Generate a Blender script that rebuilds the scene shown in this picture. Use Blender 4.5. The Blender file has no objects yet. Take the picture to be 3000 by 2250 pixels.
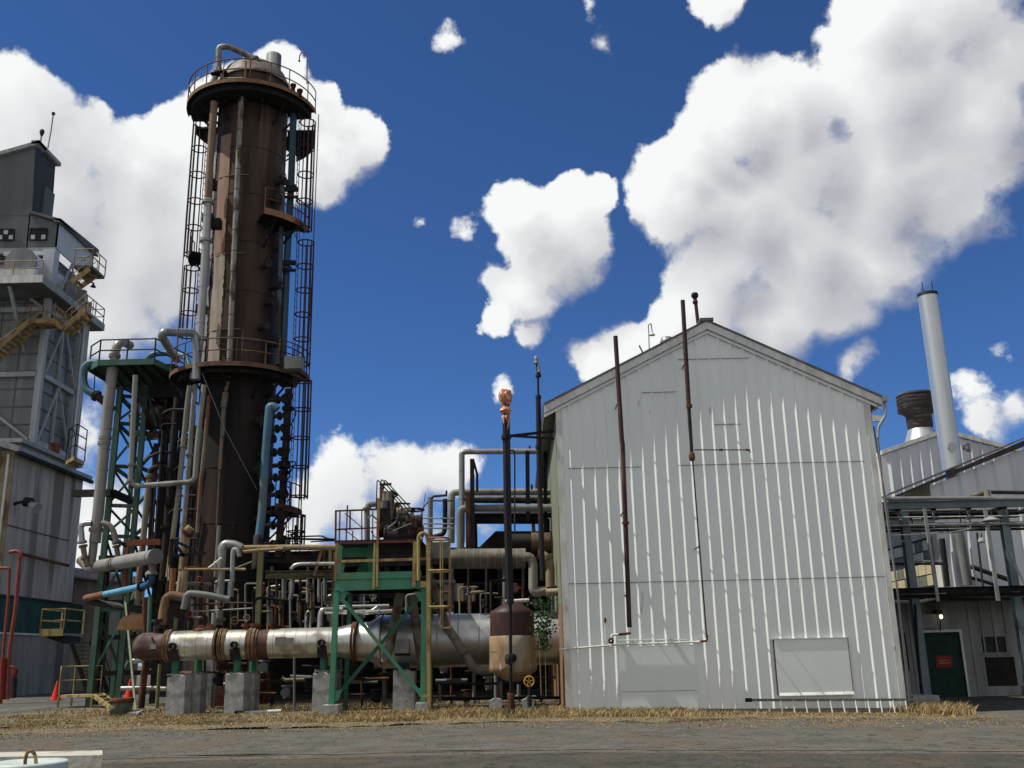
import bpy, math, random
from mathutils import Vector as V, Matrix
random.seed(7)
S_ = bpy.context.scene
COL = S_.collection
# ---------------------------------------------------------------- camera
FPX, PITCH, ROLL, EYE = 2870.0, math.radians(15.5), math.radians(1.3), 1.65
R0, U0, FW = V((1,0,0)), V((0,-math.sin(PITCH),math.cos(PITCH))), V((0,math.cos(PITCH),math.sin(PITCH)))
RT = R0*math.cos(ROLL) - U0*math.sin(ROLL)
UP = R0*math.sin(ROLL) + U0*math.cos(ROLL)
cd = bpy.data.cameras.new('camera'); cam = bpy.data.objects.new('camera', cd); COL.objects.link(cam)
cd.sensor_width = 36; cd.lens = FPX*36/3000; cd.clip_start = .1; cd.clip_end = 5000
cam.matrix_world = Matrix((( RT.x, UP.x, -FW.x, 0), (RT.y, UP.y, -FW.y, 0), (RT.z, UP.z, -FW.z, EYE), (0,0,0,1)))
S_.camera = cam
S_.render.resolution_x, S_.render.resolution_y = 1024, 768
S_.render.engine = 'CYCLES'
S_.view_settings.view_transform = 'Standard'; S_.view_settings.look = 'None'
S_.view_settings.exposure = 0; S_.view_settings.gamma = 1
def DR(px, py): return FW*FPX + RT*(px-1500) + UP*(1125-py)
def P(px, py, Y):
    d = DR(px, py); return V((0,0,EYE)) + d*(Y/d.y)
def PX(px, py, X):
    d = DR(px, py); return V((0,0,EYE)) + d*(X/d.x)
def PZ(px, py, z=0):
    d = DR(px, py); return V((0,0,EYE)) + d*((z-EYE)/d.z)
def SC(px, py, Y): return Y/DR(px, py).y          # metres per photo pixel at that depth
# ---------------------------------------------------------------- sun and sky
SUN_EL, SUN_FRONT = math.radians(57), math.radians(6)
SD = V((-math.cos(SUN_EL)*math.cos(SUN_FRONT), -math.cos(SUN_EL)*math.sin(SUN_FRONT), math.sin(SUN_EL)))
sl = bpy.data.lights.new('sun', 'SUN'); sl.energy = 5.0; sl.angle = math.radians(.5); sl.color = (1, .965, .86)
so = bpy.data.objects.new('sun', sl); COL.objects.link(so); so.rotation_euler = SD.to_track_quat('Z', 'Y').to_euler(); so.location = (-20, 0, 60)
W = bpy.data.worlds.new('World'); S_.world = W; W.use_nodes = True
NT = W.node_tree; N = NT.nodes; L = NT.links; N.clear()
def nd(tree, t, **k):
    n = tree.nodes.new(t)
    for a, b in k.items():
        if a.startswith('i_'):
            n.inputs[int(a[2:])].default_value = b
        else: setattr(n, a, b)
    return n
# puffs of the cumulus: pixel-read positions turned into sky directions, radius in degrees, weight
PUFFS = [(60,330,175,1),(215,420,150,1),(400,500,150,1),(130,600,260,1),(400,720,230,1),(300,930,200,.8),(560,440,120,1),(620,600,160,1),(480,850,150,.9),
 (800,245,95,1),(700,330,130,1),(930,330,90,1),(1010,430,120,1),(1070,395,75,1),(950,530,90,.9),(880,480,120,1),(250,1230,110,.5),(300,1500,130,.8),(230,1620,110,.8),(380,1560,110,.7),
 (1530,620,95,1),(1650,590,75,.9),(1740,600,70,.9),(1620,710,160,1),(1550,710,100,1),(1480,825,60,1),(1720,740,90,1),(1500,830,95,1),(1460,930,60,1),(1560,980,55,.8),(1560,880,70,.8),
 (2060,400,130,1),(1960,470,110,1),(2010,590,170,1),(2170,340,150,1),(2300,300,130,1),(2370,440,220,1),(2560,80,130,1),(2620,250,210,1),(2760,30,200,1),(2930,140,150,1),(2840,330,210,1),
 (2600,520,250,1),(2160,620,200,1),(2340,730,210,1),(2090,800,150,1),(2560,760,160,1),(2060,920,140,1),(2250,960,180,1),(2440,880,150,1),(1890,620,70,.9),(1860,1000,95,.8),(1760,1060,85,.7),(1960,950,90,.9),
 (2520,1080,55,.7),(2780,600,150,1),(2910,480,130,1),(1930,1050,100,.8),
 (2860,1240,75,.55),(2950,1200,55,.5),(2820,1150,60,.45),(2930,1010,50,.4),
 (1050,1430,125,.66),(1200,1410,115,.66),(1350,1400,100,.62),(930,1500,135,.68),(1130,1540,160,.69),(1000,1345,45,.6),(1420,1530,70,.5),(870,1620,120,.8),(1300,1560,90,.6),(700,1400,90,.6),
 (1355,700,50,.33),(1480,1130,50,.5),(1540,1170,35,.4),(2100,0,75,.7),(1720,20,50,.42),(1760,130,36,.3),(1310,95,30,.28),(1230,665,18,.2)]
grp = bpy.data.node_groups.new('cloud_density', 'ShaderNodeTree')
grp.interface.new_socket('Vector', in_out='INPUT', socket_type='NodeSocketVector')
grp.interface.new_socket('Density', in_out='OUTPUT', socket_type='NodeSocketFloat'); grp.interface.new_socket('Smooth', in_out='OUTPUT', socket_type='NodeSocketFloat')
gi = nd(grp, 'NodeGroupInput'); go = nd(grp, 'NodeGroupOutput')
def M2(tree, op, a, b=None, c=None):
    n = nd(tree, 'ShaderNodeMath', operation=op)
    for i, x in enumerate((a, b, c)):
        if x is None: continue
        if isinstance(x, (int, float)): n.inputs[i].default_value = x
        else: tree.links.new(x, n.inputs[i])
    return n.outputs[0]
nz = nd(grp, 'ShaderNodeTexNoise'); nz.inputs['Scale'].default_value = 9; nz.inputs['Detail'].default_value = 6; nz.inputs['Roughness'].default_value = .6
grp.links.new(gi.outputs[0], nz.inputs['Vector'])
sb = nd(grp, 'ShaderNodeVectorMath', operation='SUBTRACT'); grp.links.new(nz.outputs['Color'], sb.inputs[0]); sb.inputs[1].default_value = (.5,.5,.5)
sc = nd(grp, 'ShaderNodeVectorMath', operation='SCALE'); grp.links.new(sb.outputs[0], sc.inputs[0]); sc.inputs['Scale'].default_value = .075
ad = nd(grp, 'ShaderNodeVectorMath', operation='ADD'); grp.links.new(gi.outputs[0], ad.inputs[0]); grp.links.new(sc.outputs[0], ad.inputs[1])
acc = None
for (x, y, r, w) in PUFFS:
    c = DR(x, y).normalized(); r = r/FPX*(DR(1500,1125).length/DR(x,y).length)
    d = nd(grp, 'ShaderNodeVectorMath', operation='DISTANCE'); grp.links.new(ad.outputs[0], d.inputs[0]); d.inputs[1].default_value = c
    k_ = 1.12 if w >= .7 else .74
    v = M2(grp, 'MULTIPLY_ADD', d.outputs['Value'], -w/r*k_*.88, w*k_)
    acc = v if acc is None else M2(grp, 'SMOOTH_MAX', acc, v, .25)
# loose clouds added over the unseen sky to set the ambient light
sx = nd(grp, 'ShaderNodeSeparateXYZ'); grp.links.new(gi.outputs[0], sx.inputs[0])
n3 = nd(grp, 'ShaderNodeTexNoise'); n3.inputs['Scale'].default_value = 2.3; n3.inputs['Detail'].default_value = 2; grp.links.new(gi.outputs[0], n3.inputs['Vector'])
bk = M2(grp, 'MULTIPLY_ADD', n3.outputs[0], 5, -2.5)
bk = M2(grp, 'MULTIPLY_ADD', sx.outputs[1], -3, M2(grp, 'ADD', bk, -.35))
acc = M2(grp, 'MAXIMUM', acc, bk)
n2 = nd(grp, 'ShaderNodeTexNoise'); n2.inputs['Scale'].default_value = 12; n2.inputs['Detail'].default_value = 9; n2.inputs['Roughness'].default_value = .62
grp.links.new(gi.outputs[0], n2.inputs['Vector'])
grp.links.new(acc, go.inputs[1])
acc = M2(grp, 'ADD', acc, M2(grp, 'MULTIPLY_ADD', n2.outputs[0], 1.35, -.70))
grp.links.new(acc, go.inputs[0])
tc = nd(NT, 'ShaderNodeTexCoord')
g1 = nd(NT, 'ShaderNodeGroup'); g1.node_tree = grp; L.new(tc.outputs['Generated'], g1.inputs[0])
va = nd(NT, 'ShaderNodeVectorMath', operation='ADD'); L.new(tc.outputs['Generated'], va.inputs[0]); va.inputs[1].default_value = (-.030,0,.042)
g2 = nd(NT, 'ShaderNodeGroup'); g2.node_tree = grp; L.new(va.outputs[0], g2.inputs[0])
mask = nd(NT, 'ShaderNodeMapRange', interpolation_type='SMOOTHSTEP'); L.new(g1.outputs[0], mask.inputs[0])
mask.inputs[1].default_value = .0
rel = M2(NT, 'ADD', M2(NT, 'MULTIPLY', M2(NT, 'SUBTRACT', g1.outputs[1], g2.outputs[1]), 1.0), M2(NT, 'MULTIPLY', M2(NT, 'SUBTRACT', g1.outputs[0], g2.outputs[0]), .38))
L.new(M2(NT, 'MINIMUM', M2(NT, 'MAXIMUM', M2(NT, 'MULTIPLY_ADD', rel, -.50, .44), .20), .62), mask.inputs[2])           # denser here than towards the sun: a lit edge
thick = nd(NT, 'ShaderNodeMapRange'); L.new(M2(NT, 'ADD', M2(NT, 'MULTIPLY', g1.outputs[1], .85), M2(NT, 'MULTIPLY', g1.outputs[0], .15)), thick.inputs[0]); thick.inputs[1].default_value = .1; thick.inputs[2].default_value = .95; thick.inputs[3].default_value = .80; thick.inputs[4].default_value = .57
br = M2(NT, 'MULTIPLY_ADD', rel, .31, thick.outputs[0])
br = M2(NT, 'MINIMUM', M2(NT, 'MAXIMUM', br, .40), 1.02)
cc = nd(NT, 'ShaderNodeCombineColor'); 
L.new(M2(NT, 'MULTIPLY', br, .965), cc.inputs[0]); L.new(M2(NT, 'MULTIPLY', br, .985), cc.inputs[1]); L.new(M2(NT, 'MULTIPLY_ADD', br, .88, .10), cc.inputs[2])
sky = nd(NT, 'ShaderNodeTexSky', sky_type='NISHITA'); sky.sun_disc = False; sky.sun_elevation = SUN_EL
sky.sun_rotation = math.atan2(SD.x, SD.y); sky.altitude = 2500; sky.air_density = 1; sky.dust_density = .25; sky.ozone_density = 4
hs = nd(NT, 'ShaderNodeMix', data_type='RGBA', blend_type='MULTIPLY'); hs.inputs[0].default_value = 1
L.new(sky.outputs[0], hs.inputs[6]); hs.inputs[7].default_value = (.44,.68,.97,1)
bs = nd(NT, 'ShaderNodeBackground'); L.new(hs.outputs[2], bs.inputs[0]); bs.inputs[1].default_value = .105
bc = nd(NT, 'ShaderNodeBackground'); L.new(cc.outputs[0], bc.inputs[0]); bc.inputs[1].default_value = .95
mx = nd(NT, 'ShaderNodeMixShader'); L.new(mask.outputs[0], mx.inputs[0]); L.new(bs.outputs[0], mx.inputs[1]); L.new(bc.outputs[0], mx.inputs[2])
ow = nd(NT, 'ShaderNodeOutputWorld'); L.new(mx.outputs[0], ow.inputs[0])
W.cycles.sampling_method = 'MANUAL'; W.cycles.sample_map_resolution = 512
# ---------------------------------------------------------------- materials
MATS = {}
def mat(name, c1, c2=None, c3=None, scale=1.5, stretch=1, rough=.6, metal=0, bump=.15, spot=.0, spotc=(.10,.035,.015), detail=8, bscale=None, speck=0):
    """weathered surface: two tones by noise (stretched along z for runs), a third as patches, spots of rust"""
    m = bpy.data.materials.new(name); m.use_nodes = True; t = m.node_tree; MATS[name] = m
    b = t.nodes['Principled BSDF']; b.inputs['Roughness'].default_value = rough; b.inputs['Metallic'].default_value = metal
    if not any(w in name for w in ('siding','panel','tower','gravel','asphalt','soil','paving','stack','grass')): scale *= 1.7
    if rough >= .5: b.inputs['Specular IOR Level'].default_value = .18
    if max(c1) < .5:
        g_ = .80; c1 = tuple(k*g_ for k in c1); c2 = c2 and tuple(k*g_ for k in c2); c3 = c3 and tuple(k*g_ for k in c3)
    tcn = nd(t, 'ShaderNodeTexCoord'); mp = nd(t, 'ShaderNodeMapping'); t.links.new(tcn.outputs['Object'], mp.inputs[0]); mp.inputs['Scale'].default_value = (1,1,1/stretch)
    n1 = nd(t, 'ShaderNodeTexNoise'); n1.inputs['Scale'].default_value = scale; n1.inputs['Detail'].default_value = detail; n1.inputs['Roughness'].default_value = .65; t.links.new(mp.outputs[0], n1.inputs['Vector'])
    def ramp(src, lo, hi):
        r = nd(t, 'ShaderNodeMapRange', interpolation_type='SMOOTHSTEP'); t.links.new(src, r.inputs[0]); r.inputs[1].default_value = lo; r.inputs[2].default_value = hi; return r.outputs[0]
    def mixc(f, a, bcol):
        x = nd(t, 'ShaderNodeMix', data_type='RGBA'); t.links.new(f, x.inputs[0])
        if isinstance(a, tuple): x.inputs[6].default_value = (*a, 1)
        else: t.links.new(a, x.inputs[6])
        x.inputs[7].default_value = (*bcol, 1); return x.outputs[2]
    c2 = c2 or tuple(k*.72 for k in c1)
    col = mixc(ramp(n1.outputs[0], .38, .64), c1, c2)
    if c3:
        n4 = nd(t, 'ShaderNodeTexNoise'); n4.inputs['Scale'].default_value = scale*.6; n4.inputs['Detail'].default_value = 6; n4.noise_dimensions = '4D'; n4.inputs['W'].default_value = 3.7; t.links.new(mp.outputs[0], n4.inputs['Vector'])
        col = mixc(ramp(n4.outputs[0], .52, .62), col, c3)
    if spot:
        n5 = nd(t, 'ShaderNodeTexNoise'); n5.inputs['Scale'].default_value = scale*4; n5.inputs['Detail'].default_value = 7; n5.noise_dimensions = '4D'; n5.inputs['W'].default_value = 9.1; t.links.new(mp.outputs[0], n5.inputs['Vector'])
        col = mixc(ramp(n5.outputs[0], .70-spot*.25, .76-spot*.25), col, spotc)
    if speck:
        n6 = nd(t, 'ShaderNodeTexNoise'); n6.inputs['Scale'].default_value = 14; n6.inputs['Detail'].default_value = 4; n6.inputs['Roughness'].default_value = .8; t.links.new(tcn.outputs['Object'], n6.inputs['Vector'])
        r6 = nd(t, 'ShaderNodeMapRange'); t.links.new(n6.outputs[0], r6.inputs[0]); r6.inputs[1].default_value = .35; r6.inputs[2].default_value = .65; r6.inputs[3].default_value = 1-speck; r6.inputs[4].default_value = 1+speck
        x6 = nd(t, 'ShaderNodeVectorMath', operation='SCALE'); t.links.new(col, x6.inputs[0]); t.links.new(r6.outputs[0], x6.inputs['Scale']); col = x6.outputs[0]
    t.links.new(col, b.inputs['Base Color'])
    if bump:
        nb = nd(t, 'ShaderNodeTexNoise'); nb.inputs['Scale'].default_value = bscale or scale*6; nb.inputs['Detail'].default_value = 6; t.links.new(tcn.outputs['Object'], nb.inputs['Vector'])
        bp = nd(t, 'ShaderNodeBump'); bp.inputs['Strength'].default_value = bump; bp.inputs['Distance'].default_value = .03; t.links.new(nb.outputs[0], bp.inputs['Height']); t.links.new(bp.outputs[0], b.inputs['Normal'])
    rr = nd(t, 'ShaderNodeMapRange'); t.links.new(n1.outputs[0], rr.inputs[0]); rr.inputs[1].default_value = .3; rr.inputs[2].default_value = .7; rr.inputs[3].default_value = max(.05, rough-.12); rr.inputs[4].default_value = min(1, rough+.15); t.links.new(rr.outputs[0], b.inputs['Roughness'])
    return m
shedw = mat('white_siding', (.79,.83,.805), (.74,.78,.76), scale=.6, stretch=5, rough=.5, bump=.03, spot=.05, spotc=(.45,.45,.42))
flatw = mat('white_flat_panel', (.74,.78,.76), (.70,.74,.72), scale=.6, rough=.55, bump=.05)
trimw = mat('white_trim', (.66,.67,.64), (.5,.5,.46), scale=2, stretch=3, rough=.5, bump=.05, spot=.2, spotc=(.3,.2,.12))
farw = mat('far_white_siding', (.62,.64,.66), (.50,.53,.55), scale=.5, stretch=6, rough=.5, bump=0)
brightw = mat('cream_siding', (.66,.64,.56), (.5,.49,.44), scale=.5, stretch=6, rough=.6, bump=0)
greysid = mat('weathered_grey_siding', (.49,.455,.395), (.36,.335,.29), (.22,.195,.155), scale=1.5, stretch=14, rough=.7, bump=.05, spot=.12, spotc=(.13,.08,.05))
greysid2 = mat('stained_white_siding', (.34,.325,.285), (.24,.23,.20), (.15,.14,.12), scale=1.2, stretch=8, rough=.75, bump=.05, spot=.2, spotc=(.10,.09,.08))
toww = mat('galvanised_tower_cladding', (.27,.285,.285), (.18,.19,.19), (.11,.115,.115), scale=.7, stretch=5, rough=.6, bump=.05, spot=.08)
towf = mat('pale_tower_frame', (.44,.46,.46), (.33,.35,.35), scale=1, stretch=4, rough=.6, bump=0)
towd = mat('dark_tower_cladding', (.155,.165,.165), (.12,.13,.13), (.09,.095,.10), scale=.3, stretch=7, rough=.75, bump=.05)
towl = mat('pale_tower_sheet', (.50,.53,.56), (.42,.45,.48), scale=.4, stretch=4, rough=.6, bump=0)
steelg = mat('grey_painted_steel', (.36,.38,.365), (.26,.28,.27), scale=2, stretch=3, rough=.55, bump=.05, spot=.15)
bluegrey = mat('blue_grey_steel', (.20,.25,.27), (.15,.19,.21), scale=2, stretch=3, rough=.5, bump=.05, spot=.1)
roofm = mat('grey_roofing', (.16,.16,.165), (.11,.11,.115), scale=1, rough=.7, bump=.1)
greenm = mat('green_paint', (.045,.20,.115), (.035,.15,.09), (.06,.23,.13), scale=1.6, stretch=3, rough=.5, bump=.08, spot=.28, spotc=(.07,.045,.025))
greenp = mat('pale_green_paint', (.12,.24,.18), (.08,.16,.125), scale=1.3, stretch=4, rough=.6, bump=.08, spot=.35, spotc=(.12,.07,.04))
greend = mat('dark_green_wall', (.028,.085,.065), (.022,.065,.05), scale=.8, stretch=3, rough=.7, bump=.05)
yellowm = mat('yellow_paint', (.46,.37,.15), (.36,.28,.11), (.26,.14,.055), scale=3, stretch=3, rough=.55, bump=.1, spot=.30, spotc=(.14,.05,.02))
oranger = mat('orange_red_paint', (.36,.085,.05), (.25,.06,.04), scale=2, rough=.55, bump=.05, spot=.2)
redm = mat('red_paint', (.24,.035,.03), (.22,.025,.025), scale=2, rough=.5, bump=.05, spot=.2)
conem = mat('cone_red', (.75,.045,.03), (.62,.04,.03), scale=3, rough=.5, bump=0)
rust = mat('rust', (.17,.070,.036), (.11,.045,.025), (.055,.027,.018), scale=2.2, stretch=2, rough=.85, bump=.25, spot=.2, spotc=(.28,.12,.05))
rustl = mat('light_rust', (.38,.20,.105), (.26,.13,.07), (.17,.08,.045), scale=1.6, stretch=1.5, rough=.85, bump=.2, spot=.1)
maroon = mat('maroon_primer', (.075,.034,.030), (.045,.024,.022), (.11,.06,.045), scale=1.6, stretch=3, rough=.6, bump=.08, spot=.15, spotc=(.16,.07,.04))
darkst = mat('dark_steel', (.035,.031,.03), (.022,.02,.02), (.055,.035,.026), scale=2, rough=.65, bump=.15, spot=.15, spotc=(.10,.045,.025))
blacks = mat('black_steel', (.018,.017,.018), (.012,.012,.012), scale=2, rough=.7, bump=.1)
shellb = mat('rusted_column_shell', (.078,.048,.034), (.034,.025,.021), (.145,.10,.07), scale=.75, stretch=13, rough=.62, bump=.1, spot=.10, spotc=(.16,.11,.065), bscale=3)
shelld = mat('dark_column_shell', (.028,.021,.018), (.016,.014,.013), (.060,.032,.022), scale=.7, stretch=9, rough=.7, bump=.15, spot=.08, spotc=(.18,.09,.05), bscale=3)  # darker tone for the shell below the middle platform
galv = mat('galvanised_steel', (.42,.42,.41), (.30,.30,.30), scale=1.2, stretch=4, rough=.42, metal=.55, bump=.04, spot=.06)
clad = mat('aluminium_cladding', (.66,.645,.58), (.50,.485,.42), (.33,.30,.25), scale=.8, stretch=.7, rough=.34, metal=.7, bump=.06, spot=.16, spotc=(.24,.18,.10), bscale=5)
cladg = mat('grey_drum_cladding', (.53,.53,.51), (.43,.43,.41), (.35,.345,.32), scale=.7, stretch=1, rough=.36, metal=.8, bump=.1, spot=.06, bscale=3)
greycl = mat('grey_column_cladding', (.34,.33,.33), (.24,.235,.235), (.16,.14,.13), scale=.5, stretch=8, rough=.5, metal=.2, bump=.1, bscale=3)
insul = mat('insulated_pipe', (.33,.31,.27), (.25,.235,.205), (.17,.15,.12), scale=1.3, stretch=3, rough=.7, bump=.15, spot=.15)
tanins = mat('tan_insulation', (.36,.30,.19), (.26,.20,.12), (.16,.10,.055), scale=1.4, stretch=3, rough=.75, bump=.15, spot=.2)
olive = mat('olive_painted_steel', (.25,.25,.13), (.19,.19,.10), (.12,.09,.05), scale=1.6, stretch=4, rough=.7, bump=.1, spot=.25)
greypipe = mat('dull_grey_pipe', (.22,.225,.225), (.16,.165,.165), scale=1.5, stretch=4, rough=.6, bump=.06, spot=.12)
bluep = mat('blue_pipe_paint', (.09,.21,.31), (.07,.15,.22), (.13,.18,.19), scale=1.3, stretch=4, rough=.5, bump=.06, spot=.12, spotc=(.10,.07,.05))
blued = mat('deep_blue_paint', (.035,.11,.26), (.03,.08,.19), scale=2, rough=.5, bump=.05, spot=.15)
conc = mat('concrete', (.495,.495,.485), (.36,.365,.355), (.27,.27,.26), scale=2, rough=.9, bump=.3, spot=.12, spotc=(.15,.15,.15), bscale=10)
oldconc = mat('old_concrete', (.50,.47,.40), (.38,.36,.30), (.26,.25,.20), scale=1.6, stretch=2, rough=.9, bump=.3, spot=.15, spotc=(.13,.13,.10), bscale=12)
tanktan = mat('stained_tan_tank', (.36,.245,.135), (.21,.135,.08), (.33,.29,.22), scale=1.2, stretch=3, rough=.55, bump=.1, spot=.15, spotc=(.42,.38,.30))
whitel = mat('white_lid', (.50,.56,.52), (.42,.47,.44), scale=2, rough=.5, bump=.05)
plast = mat('orange_plastic_wrap', (.55,.20,.10), (.38,.13,.06), (.66,.38,.26), scale=5, rough=.35, bump=.5, bscale=14)
silver = mat('aluminium_stack', (.55,.57,.57), (.45,.47,.47), scale=.6, stretch=8, rough=.38, metal=.7, bump=.03, spot=.03)
glassd = mat('dark_glass', (.03,.035,.04), (.02,.022,.025), rough=.5, bump=0)
paney = mat('yellowed_panes', (.52,.42,.20), (.42,.34,.17), scale=2, rough=.35, bump=0)
paneg = mat('grey_green_panes', (.20,.20,.15), (.13,.14,.11), scale=2, rough=.6, bump=0)
panew = mat('white_panes', (.55,.56,.53), rough=.4, bump=0)
redsign = mat('red_sign', (.30,.035,.028), rough=.5, bump=0)
paintw = mat('sign_white', (.42,.2,.17), rough=.5, bump=0)
chrome = mat('shiny_jacket', (.56,.56,.53), (.36,.36,.34), (.22,.20,.17), scale=2, rough=.3, metal=.8, bump=.05)
lampm = bpy.data.materials.new('lit_bulb'); lampm.use_nodes = True
lb = lampm.node_tree.nodes['Principled BSDF']; lb.inputs['Base Color'].default_value = (1,.95,.7,1); lb.inputs['Emission Color'].default_value = (1,.92,.62,1); lb.inputs['Emission Strength'].default_value = 2.5
leafm = mat('vine_leaves', (.035,.07,.022), (.022,.05,.015), scale=6, rough=.5, bump=0)
grassm = mat('dry_grass_blades', (.47,.35,.165), (.36,.26,.12), (.24,.20,.10), scale=.9, rough=.7, bump=0)
dimyel = mat('dim_yellow_paint', (.34,.24,.095), (.26,.18,.08), (.16,.10,.05), scale=3, rough=.6, bump=0)
# ---------------------------------------------------------------- mesh builder
def ang(a): return math.radians(a)
class MB:
    def __init__(s): s.v, s.f, s.s = [], [], []
    def add(s, vs, fs, smooth=False):
        o = len(s.v); s.v += [V(p) for p in vs]; s.f += [tuple(i+o for i in q) for q in fs]; s.s += [smooth]*len(fs); return s
    def box(s, lo, hi):
        (a,b,c),(d,e,f) = lo, hi
        return s.add([(a,b,c),(d,b,c),(d,e,c),(a,e,c),(a,b,f),(d,b,f),(d,e,f),(a,e,f)], [(3,2,1,0),(4,5,6,7),(0,1,5,4),(1,2,6,5),(2,3,7,6),(3,0,4,7)])
    def prism(s, poly, ext):                      # planar polygon pushed by a vector
        n = len(poly); ext = V(ext); p = [V(q) for q in poly]
        return s.add(p+[q+ext for q in p], [tuple(range(n))[::-1], tuple(range(n,2*n))]+[(i,(i+1)%n,(i+1)%n+n,i+n) for i in range(n)])
    def bar(s, a, b, w, h=None, up=(0,-1,0)):      # rectangular bar; h is measured along `up`
        a, b = V(a), V(b); h = w if h is None else h; d = (b-a).normalized(); up = V(up)
        u = up - d*up.dot(d)
        if u.length < 1e-3: u = V((1,0,0)) - d*d.x
        u.normalize(); r = d.cross(u)
        vs = []
        for p in (a, b):
            for i, j in ((-1,-1),(1,-1),(1,1),(-1,1)): vs.append(p + r*(i*w/2) + u*(j*h/2))
        return s.add(vs, [(3,2,1,0),(4,5,6,7),(0,1,5,4),(1,2,6,5),(2,3,7,6),(3,0,4,7)])
    def ibeam(s, a, b, w, h, up=(0,0,1), t=.02):
        a, b = V(a), V(b); d = (b-a).normalized(); u = V(up); u = (u-d*u.dot(d)).normalized()
        s.bar(a+u*(h/2-t/2), b+u*(h/2-t/2), w, t, u); s.bar(a-u*(h/2-t/2), b-u*(h/2-t/2), w, t, u); s.bar(a, b, t, h-2*t, u); return s
    def tube(s, pts, r, seg=12, bend=None, caps=True, arc=5):
        pts = [V(p) for p in pts]; bend = 1.5*r if bend is None else bend
        if len(pts) > 2 and bend > 0:
            out = [pts[0]]
            for i in range(1, len(pts)-1):
                a, b, c = pts[i-1], pts[i], pts[i+1]; u, w = (a-b), (c-b)
                k = min(bend, u.length*.49, w.length*.49); p0, p1 = b+u.normalized()*k, b+w.normalized()*k
                for j in range(arc+1):
                    t = j/arc; out.append(p0*(1-t)**2 + b*2*t*(1-t) + p1*t*t)
            out.append(pts[-1]); pts = out
        rr = r if isinstance(r, (list, tuple)) else None
        n = len(pts); vs, fs = [], []; ref = None
        for i, p in enumerate(pts):
            d = (pts[min(i+1,n-1)]-pts[max(i-1,0)])
            d = d.normalized() if d.length > 1e-9 else V((0,0,1))
            if ref is None: ref = V((0,-1,0)) if abs(d.y) < .9 else V((1,0,0))
            ref = (ref - d*ref.dot(d)).normalized(); q = d.cross(ref)
            for k in range(seg):
                a = 2*math.pi*k/seg; vs.append(p + (ref*math.cos(a)+q*math.sin(a))*(r if rr is None else rr[min(i,len(rr)-1)]))
        for i in range(n-1):
            for k in range(seg): fs.append((i*seg+k, i*seg+(k+1)%seg, (i+1)*seg+(k+1)%seg, (i+1)*seg+k))
        s.add(vs, fs, seg > 6)
        if caps:
            s.add(vs[:seg], [tuple(range(seg))[::-1]]); s.add(vs[-seg:], [tuple(range(seg))])
        return s
    def cyl(s, a, b, r0, r1=None, seg=20, caps=True):
        a, b = V(a), V(b); r1 = r0 if r1 is None else r1; d = (b-a).normalized()
        ref = V((0,-1,0)) if abs(d.y) < .9 else V((1,0,0)); ref = (ref-d*ref.dot(d)).normalized(); q = d.cross(ref)
        vs = [p+(ref*math.cos(2*math.pi*k/seg)+q*math.sin(2*math.pi*k/seg))*r for p, r in ((a,r0),(b,r1)) for k in range(seg)]
        s.add(vs, [(k,(k+1)%seg,(k+1)%seg+seg,k+seg) for k in range(seg)], True)
        if caps: s.add(vs[:seg], [tuple(range(seg))[::-1]]); s.add(vs[seg:], [tuple(range(seg))])
        return s
    def lathe(s, prof, c, axis=(0,0,1), seg=28):   # prof: (radius, distance along axis)
        c, d = V(c), V(axis).normalized(); ref = V((0,-1,0)) if abs(d.y) < .9 else V((1,0,0)); ref = (ref-d*ref.dot(d)).normalized(); q = d.cross(ref)
        vs = [c+d*h+(ref*math.cos(2*math.pi*k/seg)+q*math.sin(2*math.pi*k/seg))*max(r,1e-4) for r, h in prof for k in range(seg)]
        return s.add(vs, [(i*seg+k, i*seg+(k+1)%seg, (i+1)*seg+(k+1)%seg, (i+1)*seg+k) for i in range(len(prof)-1) for k in range(seg)], True)
    def rings(s, a, b, r, fr, w=.02, h=.012, seg=24):  # bands standing proud of a cylinder at fractions fr
        a, b = V(a), V(b); d = (b-a).normalized()
        for t in fr:
            p = a+(b-a)*t; s.cyl(p-d*w/2, p+d*w/2, r+h, seg=seg)
        return s
    def flange(s, p, d, r, w=.08, bolts=0):
        p, d = V(p), V(d).normalized(); s.cyl(p-d*w*.6, p-d*w*.08, r, seg=20); s.cyl(p+d*w*.08, p+d*w*.6, r, seg=20); return s
    def disc_arc(s, c, r0, r1, a0, a1, z0, z1, n=24):  # ring sector, thick
        c = V(c); vs = []
        for i in range(n+1):
            a = ang(a0+(a1-a0)*i/n); cx, sx_ = math.cos(a), math.sin(a)
            for r, z in ((r0,z0),(r1,z0),(r1,z1),(r0,z1)): vs.append((c.x+r*cx, c.y+r*sx_, z))
        fs = [(i*4+k, i*4+(k+1)%4, (i+1)*4+(k+1)%4, (i+1)*4+k) for i in range(n) for k in range(4)]
        return s.add(vs, fs+[(0,1,2,3),(n*4+3,n*4+2,n*4+1,n*4)])
    def build(s, name, m, parent=None):
        me = bpy.data.meshes.new(name); o = bpy.data.objects.new(name, me); COL.objects.link(o)
        off = V((0,0,0)); p = parent
        if parent is not None:
            off = BASE[parent.name]; BASE[o.name] = off; o.parent = parent
        else:
            lo = [min(q[i] for q in s.v) for i in range(3)]; hi = [max(q[i] for q in s.v) for i in range(3)]
            off = V(((lo[0]+hi[0])/2, (lo[1]+hi[1])/2, lo[2])); o.location = off; BASE[o.name] = off
        me.from_pydata([tuple(q-off) for q in s.v], [], s.f); me.polygons.foreach_set('use_smooth', s.s)
        me.materials.append(m if not isinstance(m, str) else MATS[m]); me.update()
        return o
BASE = {}
def tag(o, label, cat, group=None):
    o['label'] = label; o['category'] = cat
    if group: o['group'] = group
    return o
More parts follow.
